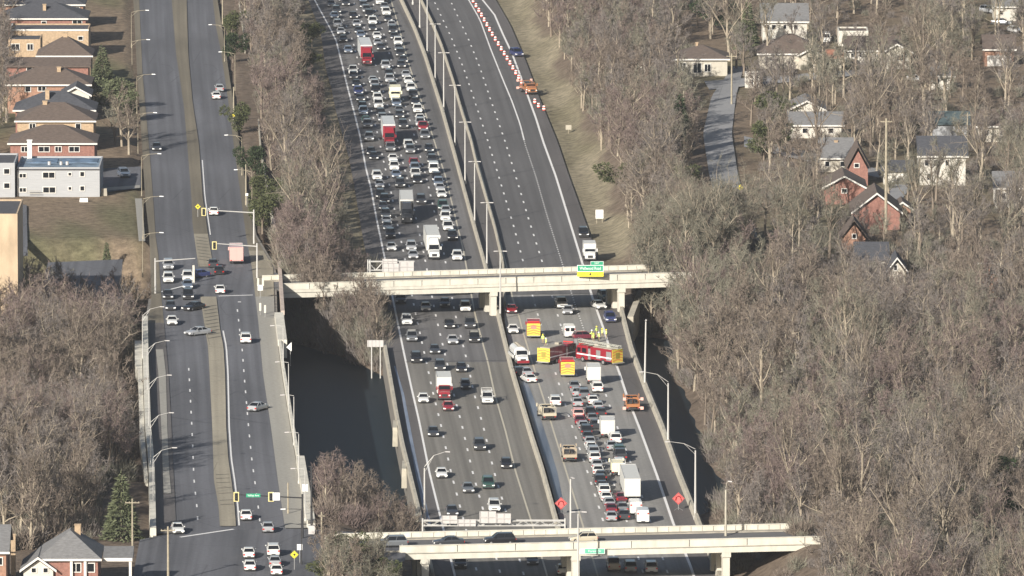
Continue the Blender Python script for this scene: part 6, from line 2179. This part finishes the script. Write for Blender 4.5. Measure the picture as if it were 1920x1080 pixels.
house('tan-fronted house among branches in the upper right', 1830, 1915, 236, 3.4, 10, 'gable_side', 2.8, STUCCO, RF_B, [(.2, 1.4, 1.1, 1.2), (.6, 1.4, 1.1, 1.2)])
house('white-roofed houses cluster at the top right corner', 1860, 1910, 12, 3.6, 9, 'gable_side', 2.4, SIDING, RF_G, [(.3, 1.4, 1.2, 1.2)])
house('narrow pale shed in the brush left of the bungalow', 1197, 1210, 118, 3.6, 4, 'flat', 0, SIDING, RF_B, [], trim=False, name='shed')
house('cream house hidden behind brush left of the bungalow', 1172, 1192, 112, 3.4, 7, 'gable_side', 1.6, STUCCO, RF_B, [], trim=False)
# fences, white sign on the verge
P = G(1124, 402, 1.5)
root = empty('roadside_sign', (P.x, P.y, gz(P.x, P.y)), 0, 'blank white sign board on the grass bank right of the empty lanes', 'sign')
mb = MB(); mb.box(-.75, .75, -.05, 0, 1.0, 2.7); mb.obj('plate', M_SIGN_W, root)
mb = MB(); mb.box(-.6, -.5, .01, .1, -.3, 2.6); mb.box(.5, .6, .01, .1, -.3, 2.6); mb.obj('post', M_WOOD, root)
P = G(1066, 235, 1.5)
root = empty('roadside_sign', (P.x, P.y, gz(P.x, P.y)), 0, 'small pale board in the grass verge right of the barrels', 'sign')
mb = MB(); mb.box(-.6, .6, -.05, 0, .8, 1.8); mb.obj('plate', M_CONC_W, root)
mb = MB(); mb.tube((0, .05, -.3), (0, .05, 1.7), .06); mb.obj('post', M_WOOD, root)
FE = pl((395, 1262), (430, 1278), (470, 1284))
wall_along('garden_fence', FE, 392, 472, 5.0, 6.9, .12, .1, TRIM, 5.6, 'pale fence running between trees right of the white sign', 'fence', step=10)


# ------------------------------------------------------------------ trees
class Arr:
    def __init__(s):
        s.v, s.f, s.n = [], [], 0

    def tube(s, pts, rad, n):
        """pts list of np arrays"""
        rings = []
        for i, p in enumerate(pts):
            d = pts[min(i + 1, len(pts) - 1)] - pts[max(i - 1, 0)]
            d = d / (np.linalg.norm(d) + 1e-9)
            a = np.cross(d, [0.3, 1, .2]); a /= np.linalg.norm(a) + 1e-9
            b = np.cross(d, a)
            t = np.arange(n) * 2 * math.pi / n
            rings.append(p + rad[i] * (np.cos(t)[:, None] * a + np.sin(t)[:, None] * b))
        k = s.n
        s.v.append(np.concatenate(rings)); s.n += n * len(pts)
        for a_ in range(len(pts) - 1):
            for i in range(n):
                j = (i + 1) % n
                q = (k + a_ * n + i, k + a_ * n + j, k + (a_ + 1) * n + j, k + (a_ + 1) * n + i)
                s.f.append((q[0], q[1], q[2])); s.f.append((q[0], q[2], q[3]))

    def tris(s, P, D, Wv):
        """thin triangles: P bases, D vectors, Wv half widths vectors"""
        k = s.n
        m = len(P)
        v = np.stack([P - Wv, P + Wv, P + D], 1).reshape(-1, 3)
        s.v.append(v); s.n += 3 * m
        f = np.arange(3 * m).reshape(-1, 3) + k
        s.f += [tuple(x) for x in f.tolist()]

    def arrays(s):
        return np.concatenate(s.v), np.array(s.f, dtype=np.int32)


def tri_mesh(name, v, f, mats, midx=None, smooth=False):
    me = bpy.data.meshes.new(name)
    me.vertices.add(len(v)); me.vertices.foreach_set('co', v.astype(np.float32).ravel())
    me.loops.add(f.size); me.loops.foreach_set('vertex_index', f.ravel().astype(np.int32))
    me.polygons.add(len(f)); me.polygons.foreach_set('loop_start', np.arange(0, f.size, 3, dtype=np.int32))
    for m in mats:
        me.materials.append(m)
    if midx is not None:
        me.polygons.foreach_set('material_index', midx.astype(np.int32))
    me.update(calc_edges=True)
    return me


def unit(v):
    return v / (np.linalg.norm(v, axis=-1, keepdims=True) + 1e-9)


def grow_tree(seed, h=15.0, spread=4.6, trunk_r=.24, limbs=10, subs=6, subsubs=5, twigs=6, fork=False, low=.3, tw=.03, up=.55):
    r = np.random.default_rng(seed)
    T_, Cw = Arr(), Arr()
    # trunk
    n = 7
    ts = np.linspace(0, 1, n)
    lean = r.normal(0, .035, 2)
    wob = np.cumsum(r.normal(0, .12, (n, 2)), 0)
    tp = [np.array([lean[0] * h * t + wob[i, 0] * t, lean[1] * h * t + wob[i, 1] * t, h * .86 * t]) for i, t in enumerate(ts)]
    tp[0][2] = -.8
    T_.tube(tp, [trunk_r * (1.25 - t) + .03 for t in ts], 6)
    tpa = np.array(tp)
    def at(t):
        return np.array([np.interp(t, ts, tpa[:, k]) for k in range(3)])
    L1 = []
    for i in range(limbs):
        t = low + (.98 - low) * (i + r.uniform(0, 1)) / limbs
        az = i * 2.4 + r.uniform(-.5, .5)
        el = r.uniform(.42, 1.05) + .38 * t
        L = spread * (1.25 - .75 * abs(t - .45)) * r.uniform(.75, 1.15)
        if fork and i < 3:
            el = 1.15; L *= 1.5
        d = np.array([math.cos(az) * math.cos(el), math.sin(az) * math.cos(el), math.sin(el)])
        p = at(t); pts = [p]
        for k in range(4):
            d = unit(d + r.normal(0, .13, 3) + np.array([0, 0, .10 * up]))
            p = p + d * L / 4; pts.append(p)
        rr = trunk_r * (.55 - .3 * t)
        T_.tube(pts, [rr * (1 - .8 * k / 4) + .015 for k in range(5)], 5)
        L1.append((pts, L))
    L1.append((tp[4:], h * .35))
    base, dirs = [], []
    Br = Arr()
    for pts, L in L1:
        for j in range(subs):
            s = r.uniform(.25, 1.0) * (len(pts) - 1)
            i0 = min(int(s), len(pts) - 2)
            p = pts[i0] + (pts[i0 + 1] - pts[i0]) * (s - i0)
            d0 = unit(pts[i0 + 1] - pts[i0])
            d = unit(d0 * .8 + r.normal(0, .55, 3) + np.array([0, 0, .35]))
            l2 = L * r.uniform(.3, .55)
            q = [p]
            for k in range(3):
                d = unit(d + r.normal(0, .16, 3) + np.array([0, 0, .08]))
                p = p + d * l2 / 3; q.append(p)
            Br.tube(q, [.07, .055, .035, .018], 3)
            for m in range(subsubs):
                s2 = r.uniform(.15, 1.0) * 3
                i1 = min(int(s2), 2)
                pp = q[i1] + (q[i1 + 1] - q[i1]) * (s2 - i1)
                dd = unit(unit(q[i1 + 1] - q[i1]) * .7 + r.normal(0, .6, 3) + np.array([0, 0, .25]))
                l3 = l2 * r.uniform(.3, .6)
                e = pp + dd * l3
                Cw.tube([pp, e], [.024, .012], 3)
                k = r.uniform(.1, 1, twigs)[:, None]
                base.append(pp + (e - pp) * k)
                dirs.append(unit(dd * .6 + r.normal(0, .7, (twigs, 3)) + np.array([0, 0, .2])) * r.uniform(.45, 1.15, (twigs, 1)))
    B, D = np.concatenate(base), np.concatenate(dirs)
    Wv = unit(np.cross(D, r.normal(0, 1, D.shape))) * tw
    Cw.tris(B, D, Wv)
    bv, bf = Br.arrays(); cv, cf = Cw.arrays()
    return T_.arrays(), (np.concatenate([bv, cv]), np.concatenate([bf, cf + len(bv)]), len(bf))


def bark(name, c, c2):
    return mat(name, c, .95, col2=c2, scale=1.5, stretch=(1, 1, .25), detail=6, noise=.1, spec=.1)


BARK_L = bark('bark_pale', (.40, .35, .265), (.24, .20, .155))
BARK_D = bark('bark_brown', (.25, .205, .16), (.14, .115, .09))
TWIG = []
for i, (c, c2) in enumerate((((.22, .183, .150), (.168, .138, .114)), ((.215, .190, .172), (.162, .143, .130)), ((.215, .204, .160), (.168, .160, .124)), ((.215, .168, .152), (.16, .126, .115)))):
    TWIG.append(mat('twigs_%s' % ('brown', 'grey', 'olive', 'russet')[i], c, .95, col2=c2, scale=.35, detail=3, noise=.1, spec=.05))

BARK_M = bark('branch_bark', (.33, .285, .22), (.22, .185, .145))
PROTO = []
for k, kw in enumerate((dict(h=13.6, spread=5.6, twigs=5, low=.24), dict(h=15.5, spread=5.0, trunk_r=.27, low=.36, twigs=4, limbs=9), dict(h=12.8, spread=6.4, fork=True, trunk_r=.34, limbs=9, twigs=4), dict(h=14.2, spread=5.6, low=.24, up=1.0, twigs=4, trunk_r=.24), dict(h=10.0, spread=5.0, limbs=11, low=.16, twigs=5), dict(h=7.6, spread=4.2, limbs=11, low=.10, trunk_r=.14))):
    (tv, tf), (cv, cf, nb) = grow_tree(100 + k, **kw)
    mi = (np.arange(len(cf)) < nb).astype(int)
    PROTO.append(dict(h=kw['h'], t=(tv, tf), c=(cv, cf), tm=[tri_mesh('trunk', tv, tf, [m]) for m in (BARK_L, BARK_D)], cm=[tri_mesh('crown', cv, cf, [m, BARK_M], mi) for m in TWIG]))
LITE = []
for k, kw in enumerate((dict(h=15, spread=4.8, limbs=7, subs=5, subsubs=4, twigs=5, tw=.045), dict(h=12, spread=4.4, limbs=7, subs=5, subsubs=4, twigs=5, tw=.045, low=.25), dict(h=9, spread=3.8, limbs=7, subs=5, subsubs=4, twigs=5, tw=.045, low=.15))):
    LITE.append((kw['h'], grow_tree(300 + k, **kw)))
# low brush
BR = []
for k in range(3):
    r = np.random.default_rng(50 + k)
    A = Arr()
    m = 300
    ang = r.uniform(0, 2 * math.pi, m); rad = r.uniform(0, 1.9, m) ** .8
    P = np.stack([np.cos(ang) * rad, np.sin(ang) * rad, r.uniform(-.3, 1.9, m)], 1)
    D = unit(np.stack([np.cos(ang) * .4, np.sin(ang) * .4, np.full(m, 1.0)], 1) + r.normal(0, .45, (m, 3))) * r.uniform(.8, 2.0, (m, 1))
    A.tris(P, D, unit(np.cross(D, r.normal(0, 1, D.shape))) * .05)
    BR.append(A.arrays())


def in_poly(x, y, poly):
    c = False
    j = len(poly) - 1
    for i in range(len(poly)):
        xi, yi = poly[i]; xj, yj = poly[j]
        if (yi > y) != (yj > y) and x < (xj - xi) * (y - yi) / (yj - yi) + xi:
            c = not c
        j = i
    return c


def corridor_clear(X, Y, m=2.5):
    a = np.interp(Y, *T_HL); b = np.interp(Y, *T_HR); c = np.interp(Y, *T_AL); d = np.interp(Y, *T_AR)
    return not (a - m < X < b + m) and not (c - m * .7 < X < d + m * .7)


PLACED = []


def scatter(poly, zref, spacing, protos, tints, hs, label, group, avoid=(), keep=1.0, seed=1, margin=2.5):
    """poly in photograph pixels (bases of the trunks), resolved on the ground"""
    r = random.Random(seed)
    W = [G(x, y, zref) for x, y in poly]
    wp = [(p.x, p.y) for p in W]
    xs = [p[0] for p in wp]; ys = [p[1] for p in wp]
    out = []
    gx, gy = spacing, spacing * 1.15
    y = min(ys)
    row = 0
    while y < max(ys):
        x = min(xs) + (gx / 2 if row % 2 else 0)
        while x < max(xs):
            X, Y = x + r.uniform(-.45, .45) * gx, y + r.uniform(-.45, .45) * gy
            x += gx
            if r.random() > keep or not in_poly(X, Y, wp) or not corridor_clear(X, Y, margin):
                continue
            z = gz(X, Y)
            if z < -4.6:
                continue
            # where its foot falls in the photograph
            t = (HC - z) / 1.0
            yy = Y; pr = (yy * SINP - (HC - z) * COSP) / (yy * COSP + (HC - z) * SINP)
            rowp = 540 - pr * FPX
            colp = 960 + X * FPX / (yy * COSP + (HC - z) * SINP)
            if any(a[0] < colp < a[2] and a[1] < rowp < a[3] for a in avoid):
                continue
            tint, pale = r.choice(tints), r.random() < .55
            pn = float(hills(X * 1.9 + seed, Y * .62 + 3))
            if len(tints) > 2 and r.random() < .72:
                tint = sorted(set(tints))[int(min(.999, max(0, (pn + .6) / 1.2)) * len(set(tints)))]
            szf = 1 + .16 * float(hills(X * 1.3 + 7, Y * .9 + seed))
            PLACED.append(dict(X=X, Y=Y, z=z, k=r.choice(protos), tint=tint, s=r.uniform(*hs) * szf, rz=r.uniform(0, 6.28), label='bare %s tree with %s twigs ' % ('pale-trunked' if pale else 'brown-trunked', ('brown', 'greyish', 'olive', 'russet')[tint]) + label, group=group, row=rowp, col=colp, bark=pale))
        y += gy
        row += 1


# left woods below the parkway junction
scatter([(-60, 625), (248, 640), (246, 960), (200, 1010), (-60, 1030)], -3, 5.2, [0, 1, 3, 3], [0, 0, 1, 3], (.74, 1.0), 'in the wood left of the parkway bridge', 'bare trees left of the parkway bridge', seed=2, avoid=((185, 940, 262, 1080),))
scatter([(-60, 880), (190, 880), (192, 1000), (110, 1010), (60, 1030), (-60, 1030)], 6, 5.0, [0, 1, 3, 4], [0, 0, 1], (.7, .9), 'behind the bottom left houses', 'bare trees left of the parkway bridge', seed=22)
scatter([(40, 545), (150, 525), (256, 510), (258, 640), (-60, 640), (-60, 600)], 3, 5.5, [4, 5, 5], [0, 0, 2], (.5, .8), 'by the brown lawn left of the far junction', 'bare trees by the brown lawn', seed=3)
scatter([(-60, -60), (18, -60), (22, 300), (-60, 300)], 6, 8, [4], [0, 1], (.7, .9), 'among the brick houses at the left edge', 'bare trees by the brick houses', seed=4)
scatter([(205, 262), (250, 262), (262, 330), (200, 330)], 6, 7, [4, 5], [0, 2, 2], (.8, 1.0), 'between the brick houses and the far parkway', 'bare trees by the brick houses', seed=5, avoid=((186, 300, 262, 372),))
# strip between the parkway and the jam
scatter([(425, -80), (575, -80), (600, 60), (628, 170), (655, 300), (668, 400), (690, 500), (560, 500), (520, 400), (490, 240), (468, 100)], 4, 5.2, [4, 4, 2, 5, 5], [0, 0, 3, 2, 1], (.60, .95), 'between the far parkway and the jam', 'bare trees between the far parkway and the jam', seed=6, margin=5.4,
        avoid=((548, 78, 660, 145), (560, 170, 670, 215), (596, 300, 700, 372)))
# bank below the far overpass
scatter([(532, 540), (712, 560), (720, 690), (745, 830), (700, 800), (640, 760), (536, 690)], -4, 2.3, [5, 5, 4], [0, 0, 1, 3], (.46, .72), 'on the river bank below the far overpass', 'bare trees on the river bank', seed=7, margin=1.0)
scatter([(536, 575), (610, 575), (640, 720), (560, 690), (538, 660)], -2, 2.8, [4, 4, 5], [0, 0, 3], (.7, .95), 'at the foot of the parkway wall below the far overpass', 'bare trees on the river bank', seed=17, margin=.6)
# clump above the near overpass
scatter([(600, 1000), (790, 1000), (780, 970), (600, 950)], 3, 3.6, [4, 5, 5], [3, 3, 0], (.60, .88), 'in the clump above the near overpass', 'bare trees above the near overpass', seed=8, margin=1.2)
scatter([(560, 1075), (760, 1050), (770, 1160), (560, 1160)], 6, 4.2, [5, 5], [2, 0], (.6, .9), 'at the near junction, bottom edge', 'bare trees at the near junction', seed=9, margin=1.5)
# verge side woods, upper right
scatter([(985, -80), (1300, -80), (1262, 140), (1290, 200), (1300, 440), (1320, 520), (1215, 520), (1150, 440), (1110, 330), (1070, 215), (1015, 60)], 5, 5.2, [0, 4, 4, 5], [0, 0, 1, 2, 3], (.55, .95), 'between the empty lanes and the side street', 'bare trees beside the empty lanes', seed=10, margin=7.0,
        avoid=((1245, 90, 1385, 160),))
scatter([(1300, -80), (1960, -80), (1960, 560), (1420, 560), (1400, 160), (1300, 60)], 6, 8.5, [0, 1, 2, 4], [0, 1, 1, 2], (.65, .95), 'among the houses on the right', 'bare trees among the houses', seed=11, keep=.68,
        avoid=((1425, 60, 1520, 115), (1572, 70, 1700, 128), (1842, 95, 1910, 140), (1395, 140, 1430, 190), (1470, 225, 1600, 285), (1715, 310, 1830, 372), (1640, 325, 1716, 376), (1535, 310, 1640, 400), (1560, 400, 1720, 610), (1312, 150, 1385, 300), (1318, 300, 1425, 530)))
scatter([(1540, 430), (1790, 430), (1790, 640), (1540, 640)], 5.6, 6.0, [5, 5, 4], [0, 1, 2], (.45, .72), 'low in front of the brick gables', 'bare trees among the houses', seed=31, keep=.5)
# big woods on the right
scatter([(1310, 560), (1480, 590), (1560, 650), (1740, 655), (1800, 610), (1960, 600), (1960, 1310), (1600, 1310), (1560, 1040), (1440, 985), (1345, 970), (1290, 850), (1240, 700), (1205, 610)], -2, 5.9, [0, 1, 4, 3, 3, 2, 2], [0, 0, 1, 1, 2, 3], (.58, 1.02), 'in the big wood right of the motorway', 'bare trees right of the motorway bridge', seed=12, margin=4.2, keep=.97, avoid=((1320, 530, 1440, 600),))
scatter([(1205, 552), (1400, 530), (1400, 720), (1290, 730), (1215, 640)], -3, 3.0, [0, 3, 4], [0, 0, 2], (.62, .85), 'at the right end of the far overpass', 'bare trees at the right end of the far overpass', seed=13, margin=3.5)
scatter([(1362, 930), (1480, 925), (1640, 990), (1640, 1030), (1500, 1040), (1400, 1035)], 1, 3.4, [5, 5, 4], [0, 1, 3], (.6, .95), 'on the brown slope just behind the near overpass', 'bare trees right of the near overpass', seed=41, margin=3)
scatter([(1530, 1040), (1600, 1040), (1640, 1200), (1570, 1200)], 5, 3.8, [5, 4], [0, 1], (.7, .95), 'at the right end of the near overpass', 'bare trees right of the near overpass', seed=14, margin=6)

PLACED.sort(key=lambda t: -(px_scale(t['row']) * t['s'] * PROTO[t['k']]['h'] + (30 if t['row'] < 560 else 0)))
IND = PLACED[:300]
REST = PLACED[300:]
print('trees placed', len(PLACED))
for t in IND:
    pr = PROTO[t['k']]
    root = empty('bare_tree', (t['X'], t['Y'], t['z'] - .1), t['rz'], t['label'], 'tree', t['group'])
    root.scale = (t['s'], t['s'], t['s'])
    put('trunk', pr['tm'][0 if t['bark'] else 1], root)
    put('crown', pr['cm'][t['tint']], root)


def joined(name, items, pick, mats, midx_of, zoff=0.0):
    V, F, M = [], [], []
    n = 0
    for it in items:
        parts, sc = pick(it)
        c, s = math.cos(it['rz']), math.sin(it['rz'])
        Rm = np.array([[c, -s, 0], [s, c, 0], [0, 0, 1]])
        for (v, f), m in zip(parts, midx_of(it)):
            V.append((v * sc) @ Rm.T + np.array([it['X'], it['Y'], it['z'] + zoff]))
            F.append(f + n); n += len(v)
            M.append(np.full(len(f), m))
    me = tri_mesh(name, np.concatenate(V), np.concatenate(F), mats, np.concatenate(M))
    o = bpy.data.objects.new(name, me); COL.objects.link(o)
    return o


if REST:
    def pick(it):
        Ht = PROTO[it['k']]['h'] * it['s']
        i = 0 if Ht > 12.5 else (1 if Ht > 9 else 2)
        h, (t_, c_) = LITE[i]
        c_ = c_[:2]
        return (t_, c_), Ht / h
    o = joined('bare_wood', REST, pick, [BARK_L, BARK_D] + TWIG, lambda it: (0 if it['bark'] else 1, 2 + it['tint']))
    tag(o, 'mass of bare brown trees filling the woods behind the nearer ones', 'wood', kind='stuff')

# undergrowth
UG = []


def brush(poly, zref, n, seed, margin=3.0, s=(.6, 1.2), tints=(0, 1, 2), zmin=-4.6):
    r = random.Random(seed)
    W = [G(x, y, zref) for x, y in poly]
    wp = [(p.x, p.y) for p in W]
    xs = [p[0] for p in wp]; ys = [p[1] for p in wp]
    k = 0; tries = 0
    while k < n and tries < n * 12:
        tries += 1
        X, Y = r.uniform(min(xs), max(xs)), r.uniform(min(ys), max(ys))
        if not in_poly(X, Y, wp) or not corridor_clear(X, Y, margin):
            continue
        z = gz(X, Y)
        if z < zmin:
            continue
        UG.append(dict(X=X, Y=Y, z=z, s=r.uniform(*s), rz=r.uniform(0, 6.28), tint=r.choice(tints), k=r.randrange(3)))
        k += 1


brush([(535, 555), (712, 590), (716, 690), (745, 810), (690, 780), (620, 730), (536, 680)], -5, 330, 1, .8)
brush([(-60, 600), (248, 620), (246, 1000), (-60, 1000)], -3, 420, 2)
brush([(440, -60), (590, -60), (640, 200), (690, 500), (545, 500), (470, 100)], 4, 240, 3, 3.0, tints=(0, 3, 2))
brush([(1215, 560), (1960, 540), (1960, 1290), (1590, 1290), (1540, 1040), (1360, 985), (1262, 800), (1215, 640)], -3, 1350, 4, 3.5)
brush([(1000, 0), (1290, 0), (1300, 500), (1180, 500), (1090, 300)], 5, 300, 5, 9.0)
brush([(1185, 552), (1400, 540), (1400, 740), (1215, 700)], -3, 300, 8, 2.5, s=(.6, 1.3))
brush([(532, 540), (715, 540), (735, 800), (536, 730)], -3, 460, 9, .6, s=(.9, 1.7), zmin=-5.3)
brush([(1340, 920), (1500, 920), (1660, 990), (1660, 1060), (1360, 1050)], 2, 260, 16, 1.5, s=(.5, 1.1))
brush([(1385, 1060), (1700, 1060), (1700, 1300), (1400, 1300)], 5, 300, 18, 2.5, s=(.4, .9))
brush([(600, 960), (785, 985), (790, 1010), (600, 1010)], 3, 60, 6, 1.0, tints=(3, 0))
brush([(60, 500), (258, 500), (258, 600), (-40, 600)], 6, 140, 7, s=(.4, .9))
brush([(-60, 880), (190, 880), (192, 1010), (60, 1030), (-60, 1040)], 6, 240, 12, s=(.6, 1.2))
brush([(1380, 540), (1960, 540), (1960, 660), (1400, 660)], 3, 260, 13, s=(.5, 1.1))
brush([(1400, -40), (1960, -40), (1960, 540), (1420, 540)], 5.6, 420, 14, s=(.35, .9))
o = joined('undergrowth', UG, lambda it: ((BR[it['k']],), it['s']), TWIG, lambda it: (it['tint'],))
tag(o, 'tangled bare undergrowth below the trees', 'undergrowth', kind='stuff')

# ------------------------------------------------------------------ evergreens
LEAF = [mat('needles_dark', (.050, .068, .035), .9, col2=(.028, .042, .022), scale=1.2, noise=.1, spec=.1), mat('needles_pale', (.150, .165, .095), .9, col2=(.085, .10, .055), scale=1.2, noise=.1, spec=.1), mat('leaves_olive', (.105, .115, .055), .9, col2=(.055, .065, .032), scale=.8, noise=.1, spec=.1)]


def conifer(seed, h=12.0, r0=2.8, n=2600, leaf=.10):
    r = np.random.default_rng(seed)
    T_, Cw = Arr(), Arr()
    T_.tube([np.array([0, 0, -.6]), np.array([0, 0, h * .5]), np.array([.1, 0, h * .97])], [.2, .13, .03], 6)
    z = h * (1 - np.sqrt(r.uniform(0, 1, n))) * .95 + .06 * h
    az = r.uniform(0, 2 * math.pi, n)
    lay = .72 + .28 * np.abs(np.sin(z * 3.1 + az * 2))
    rad = r0 * (1 - z / h) * lay * r.uniform(.35, 1.05, n) ** .5 + .1
    P = np.stack([np.cos(az) * rad, np.sin(az) * rad, z - rad * .18], 1)
    D = unit(np.stack([np.cos(az), np.sin(az), np.full(n, -.15)], 1) + r.normal(0, .45, (n, 3))) * r.uniform(.35, .85, (n, 1))
    Cw.tris(P, D, unit(np.cross(D, r.normal(0, 1, D.shape))) * leaf * 1.6)
    return T_.arrays(), Cw.arrays()


def broad(seed, h=7.0, rx=2.6, n=2600, leaf=.13, gaps=True):
    r = np.random.default_rng(seed)
    T_, Cw = Arr(), Arr()
    T_.tube([np.array([0, 0, -.6]), np.array([.1, 0, h * .4]), np.array([.2, .1, h * .8])], [.18, .12, .04], 6)
    c = [np.array([r.normal(0, rx * .45), r.normal(0, rx * .45), h * r.uniform(.3, .85)]) for _ in range(11)]
    for i in range(7):
        q = c[i]
        T_.tube([np.array([.05, 0, h * .25]), q * .6 + np.array([0, 0, h * .12]), q], [.08, .05, .02], 4)
    idx = r.integers(0, 11, n)
    C = np.array(c)[idx]
    rr = r.uniform(.55, 1.0, (n, 1)) * rx * .52
    o = unit(r.normal(0, 1, (n, 3)))
    P = C + o * rr * np.array([1, 1, .8])
    D = unit(o + r.normal(0, .7, (n, 3))) * r.uniform(.25, .55, (n, 1))
    Cw.tris(P, D, unit(np.cross(D, r.normal(0, 1, D.shape))) * leaf)
    return T_.arrays(), Cw.arrays()


EV = {'conifer': [conifer(1), conifer(2, 12, 2.5)], 'broad': [broad(3), broad(4)], 'column': [conifer(5, 13, 1.5, 2400)]}
EVM = {k: [[tri_mesh('trunk', *t_, [BARK_D]), [tri_mesh('crown', *c_, [m]) for m in LEAF]] for t_, c_ in v] for k, v in EV.items()}
EVH = dict(conifer=12.0, broad=7.0, column=13.0)


def evergreen(kind, x, row_base, h, tint, label, z=None, wide=1.0, seed=0, group=None, nm='evergreen_tree'):
    zz = 5.6 if z is None else z
    P = G(x, row_base, zz)
    if z is None:
        zz = gz(P.x, P.y)
    r = random.Random(seed + int(x) * 7)
    t_, cs = EVM[kind][seed % len(EVM[kind])]
    s = h / EVH[kind]
    root = empty(nm, (P.x, P.y, zz - .1), r.uniform(0, 6.28), label, 'tree' if nm != 'evergreen_shrub' else 'shrub', group)
    root.scale = (s * wide, s * wide, s)
    put('trunk', t_, root); put('crown', cs[tint], root)


evergreen('conifer', 192, 158, 8.2, 1, 'pointed grey-green conifer beside the brick houses at the left', wide=1.5)
evergreen('broad', 208, 210, 7.5, 1, 'rounded grey-green tree just below the pointed conifer', wide=1.3)
evergreen('broad', 238, 232, 7.0, 1, 'bushy grey-green tree against the far parkway kerb', wide=1.2, seed=1)
evergreen('conifer', 200, 462, 7.5, 1, 'thin grey-green conifer on the brown lawn', wide=.9, seed=1)
evergreen('conifer', 228, 1012, 10.5, 1, 'large grey-green spruce beside the parkway parapet at the lower left', wide=1.35)
for i, (x, y, h, w, lb) in enumerate(((435, 75, 7, 1, 'evergreen at the top of the parkway verge, beside the short wall'), (437, 118, 6.5, 1, 'dark evergreen below the short wall on the parkway verge'), (452, 250, 7, .9, 'olive evergreen opposite the lone white parkway sedan'), (478, 345, 7.5, .9, 'dark round evergreen touching the pale roadside wall'),
                                     (492, 440, 8.0, 1.0, 'tall olive evergreen beside the second mast arm'), (490, 400, 7.5, 1.0, 'olive evergreen above the second mast arm, left of the pale wall'), (570, 100, 6.0, 1.3, 'green bush at the grass patch left of the jam'), (575, 310, 6, 1.2, 'green bush halfway down the strip left of the jam'), (585, 40, 6, 1.0, 'small green tree at the top of the strip left of the jam'))):
    evergreen('broad', x, y, h, (2, 0, 2, 0, 2, 2, 2, 2, 2)[i], lb, wide=w, seed=i)
for i, (x, y, h, w, k, tnt, lb) in enumerate(((1275, 292, 12.5, 1.6, 'column', 0, 'tall dark columnar evergreen at the left kerb of the side street'), (1180, 345, 7.0, 1.5, 'broad', 2, 'wide green shrub tree beside the grass bank, left one'), (1222, 335, 6.5, 1.4, 'broad', 2, 'wide green shrub tree beside the grass bank, right one'), (1280, 372, 6.5, 1.1, 'broad', 2, 'green shrub at the foot of the columnar evergreen'),
                                             (1455, 235, 7.0, 1.6, 'broad', 2, 'green tree left of the white gable house, upper one'), (1432, 300, 8, 1.2, 'broad', 2, 'green tree across the side street from the tall pole'), (1402, 95, 11, 1.2, 'conifer', 1, 'large grey-green conifer left of the cream two-storey house'), (1868, 975, 10, 1.2, 'broad', 0, 'deep green tree at the lower right edge of the wood'),
                                             (1900, 985, 4, 1.6, 'broad', 0, 'low dark green bush right of the deep green tree'), (1700, 270, 5, 1.0, 'broad', 0, 'green bush by the teal garage'), (1120, 160, 4.0, 1.2, 'broad', 2, 'small green bush in the wood right of the barrels'), (1530, 890, 6, 1.8, 'broad', 2, 'olive tangled tree in the lower right wood'), (1330, 60, 8, 1.2, 'broad', 0, 'dark evergreen behind the bungalow'), (1640, 945, 5, 1.8, 'broad', 2, 'olive shrub mass in the lower right wood'))):
    evergreen(k, x, y, h, tnt, lb, wide=w, seed=i)
for i, (x, y, h, w, tnt, lb) in enumerate(((632, 1058, 5.5, 1.3, 2, 'olive green tree in front of the left end of the near overpass'), (672, 1085, 5.5, 1.3, 2, 'olive green tree right of the first one at the near overpass end'), (610, 1100, 4.5, 1.3, 2, 'low olive bush at the bottom edge by the near junction'), (715, 1100, 4.5, 1.2, 2, 'olive bush in the shade at the bottom edge, left of the near overpass'))):
    evergreen('broad', x, y, h, tnt, lb, wide=w, seed=i, z=5.6)

# a few big characteristic bare trees
for x, y, s, k, tint, lb in ((1640, 268, 1.1, 2, 1, 'big forked pale bare tree in front of the brick gables'), (1735, 165, 1.05, 2, 0, 'large pale forked tree beside the beige gabled house'), (1600, 815, 1.05, 2, 0, 'pale twin-stemmed tree standing out in the right wood'), (1455, 640, 1.0, 1, 0, 'tall straight pale tree standing out above the right wood'),
                             (1490, 960, .95, 2, 0, 'pale tree with wide V fork in the lower right wood'), (1385, 960, .62, 2, 1, 'spreading bare tree beside the bent-topped lamp post'), (1760, 960, .9, 2, 2, 'olive-barked V-shaped tree near the deep green tree')):
    P = G(x, y, 2)
    z = gz(P.x, P.y)
    P = G(x, y, z)
    root = empty('bare_tree', (P.x, P.y, z - .1), x % 6.28, lb, 'tree')
    root.scale = (s, s, s * 1.05)
    put('trunk', PROTO[k]['tm'][0], root); put('crown', PROTO[k]['cm'][tint], root)

# ------------------------------------------------------------------ air
HAZE = 0.000026
if HAZE > 0:
    hm = bpy.data.materials.new('haze_air')
    hm.use_nodes = True
    nt = hm.node_tree
    nt.nodes.clear()
    out = nt.nodes.new('ShaderNodeOutputMaterial')
    pv = nt.nodes.new('ShaderNodeVolumePrincipled')
    pv.inputs['Color'].default_value = (.80, .85, .92, 1)
    pv.inputs['Density'].default_value = HAZE
    pv.inputs['Anisotropy'].default_value = 0.0
    nt.links.new(pv.outputs[0], out.inputs['Volume'])
    mb = MB(); mb.box(-2600, 2600, -450, 6100, -16, 275)
    o = mb.obj('haze', hm)
    tag(o, kind='stuff')
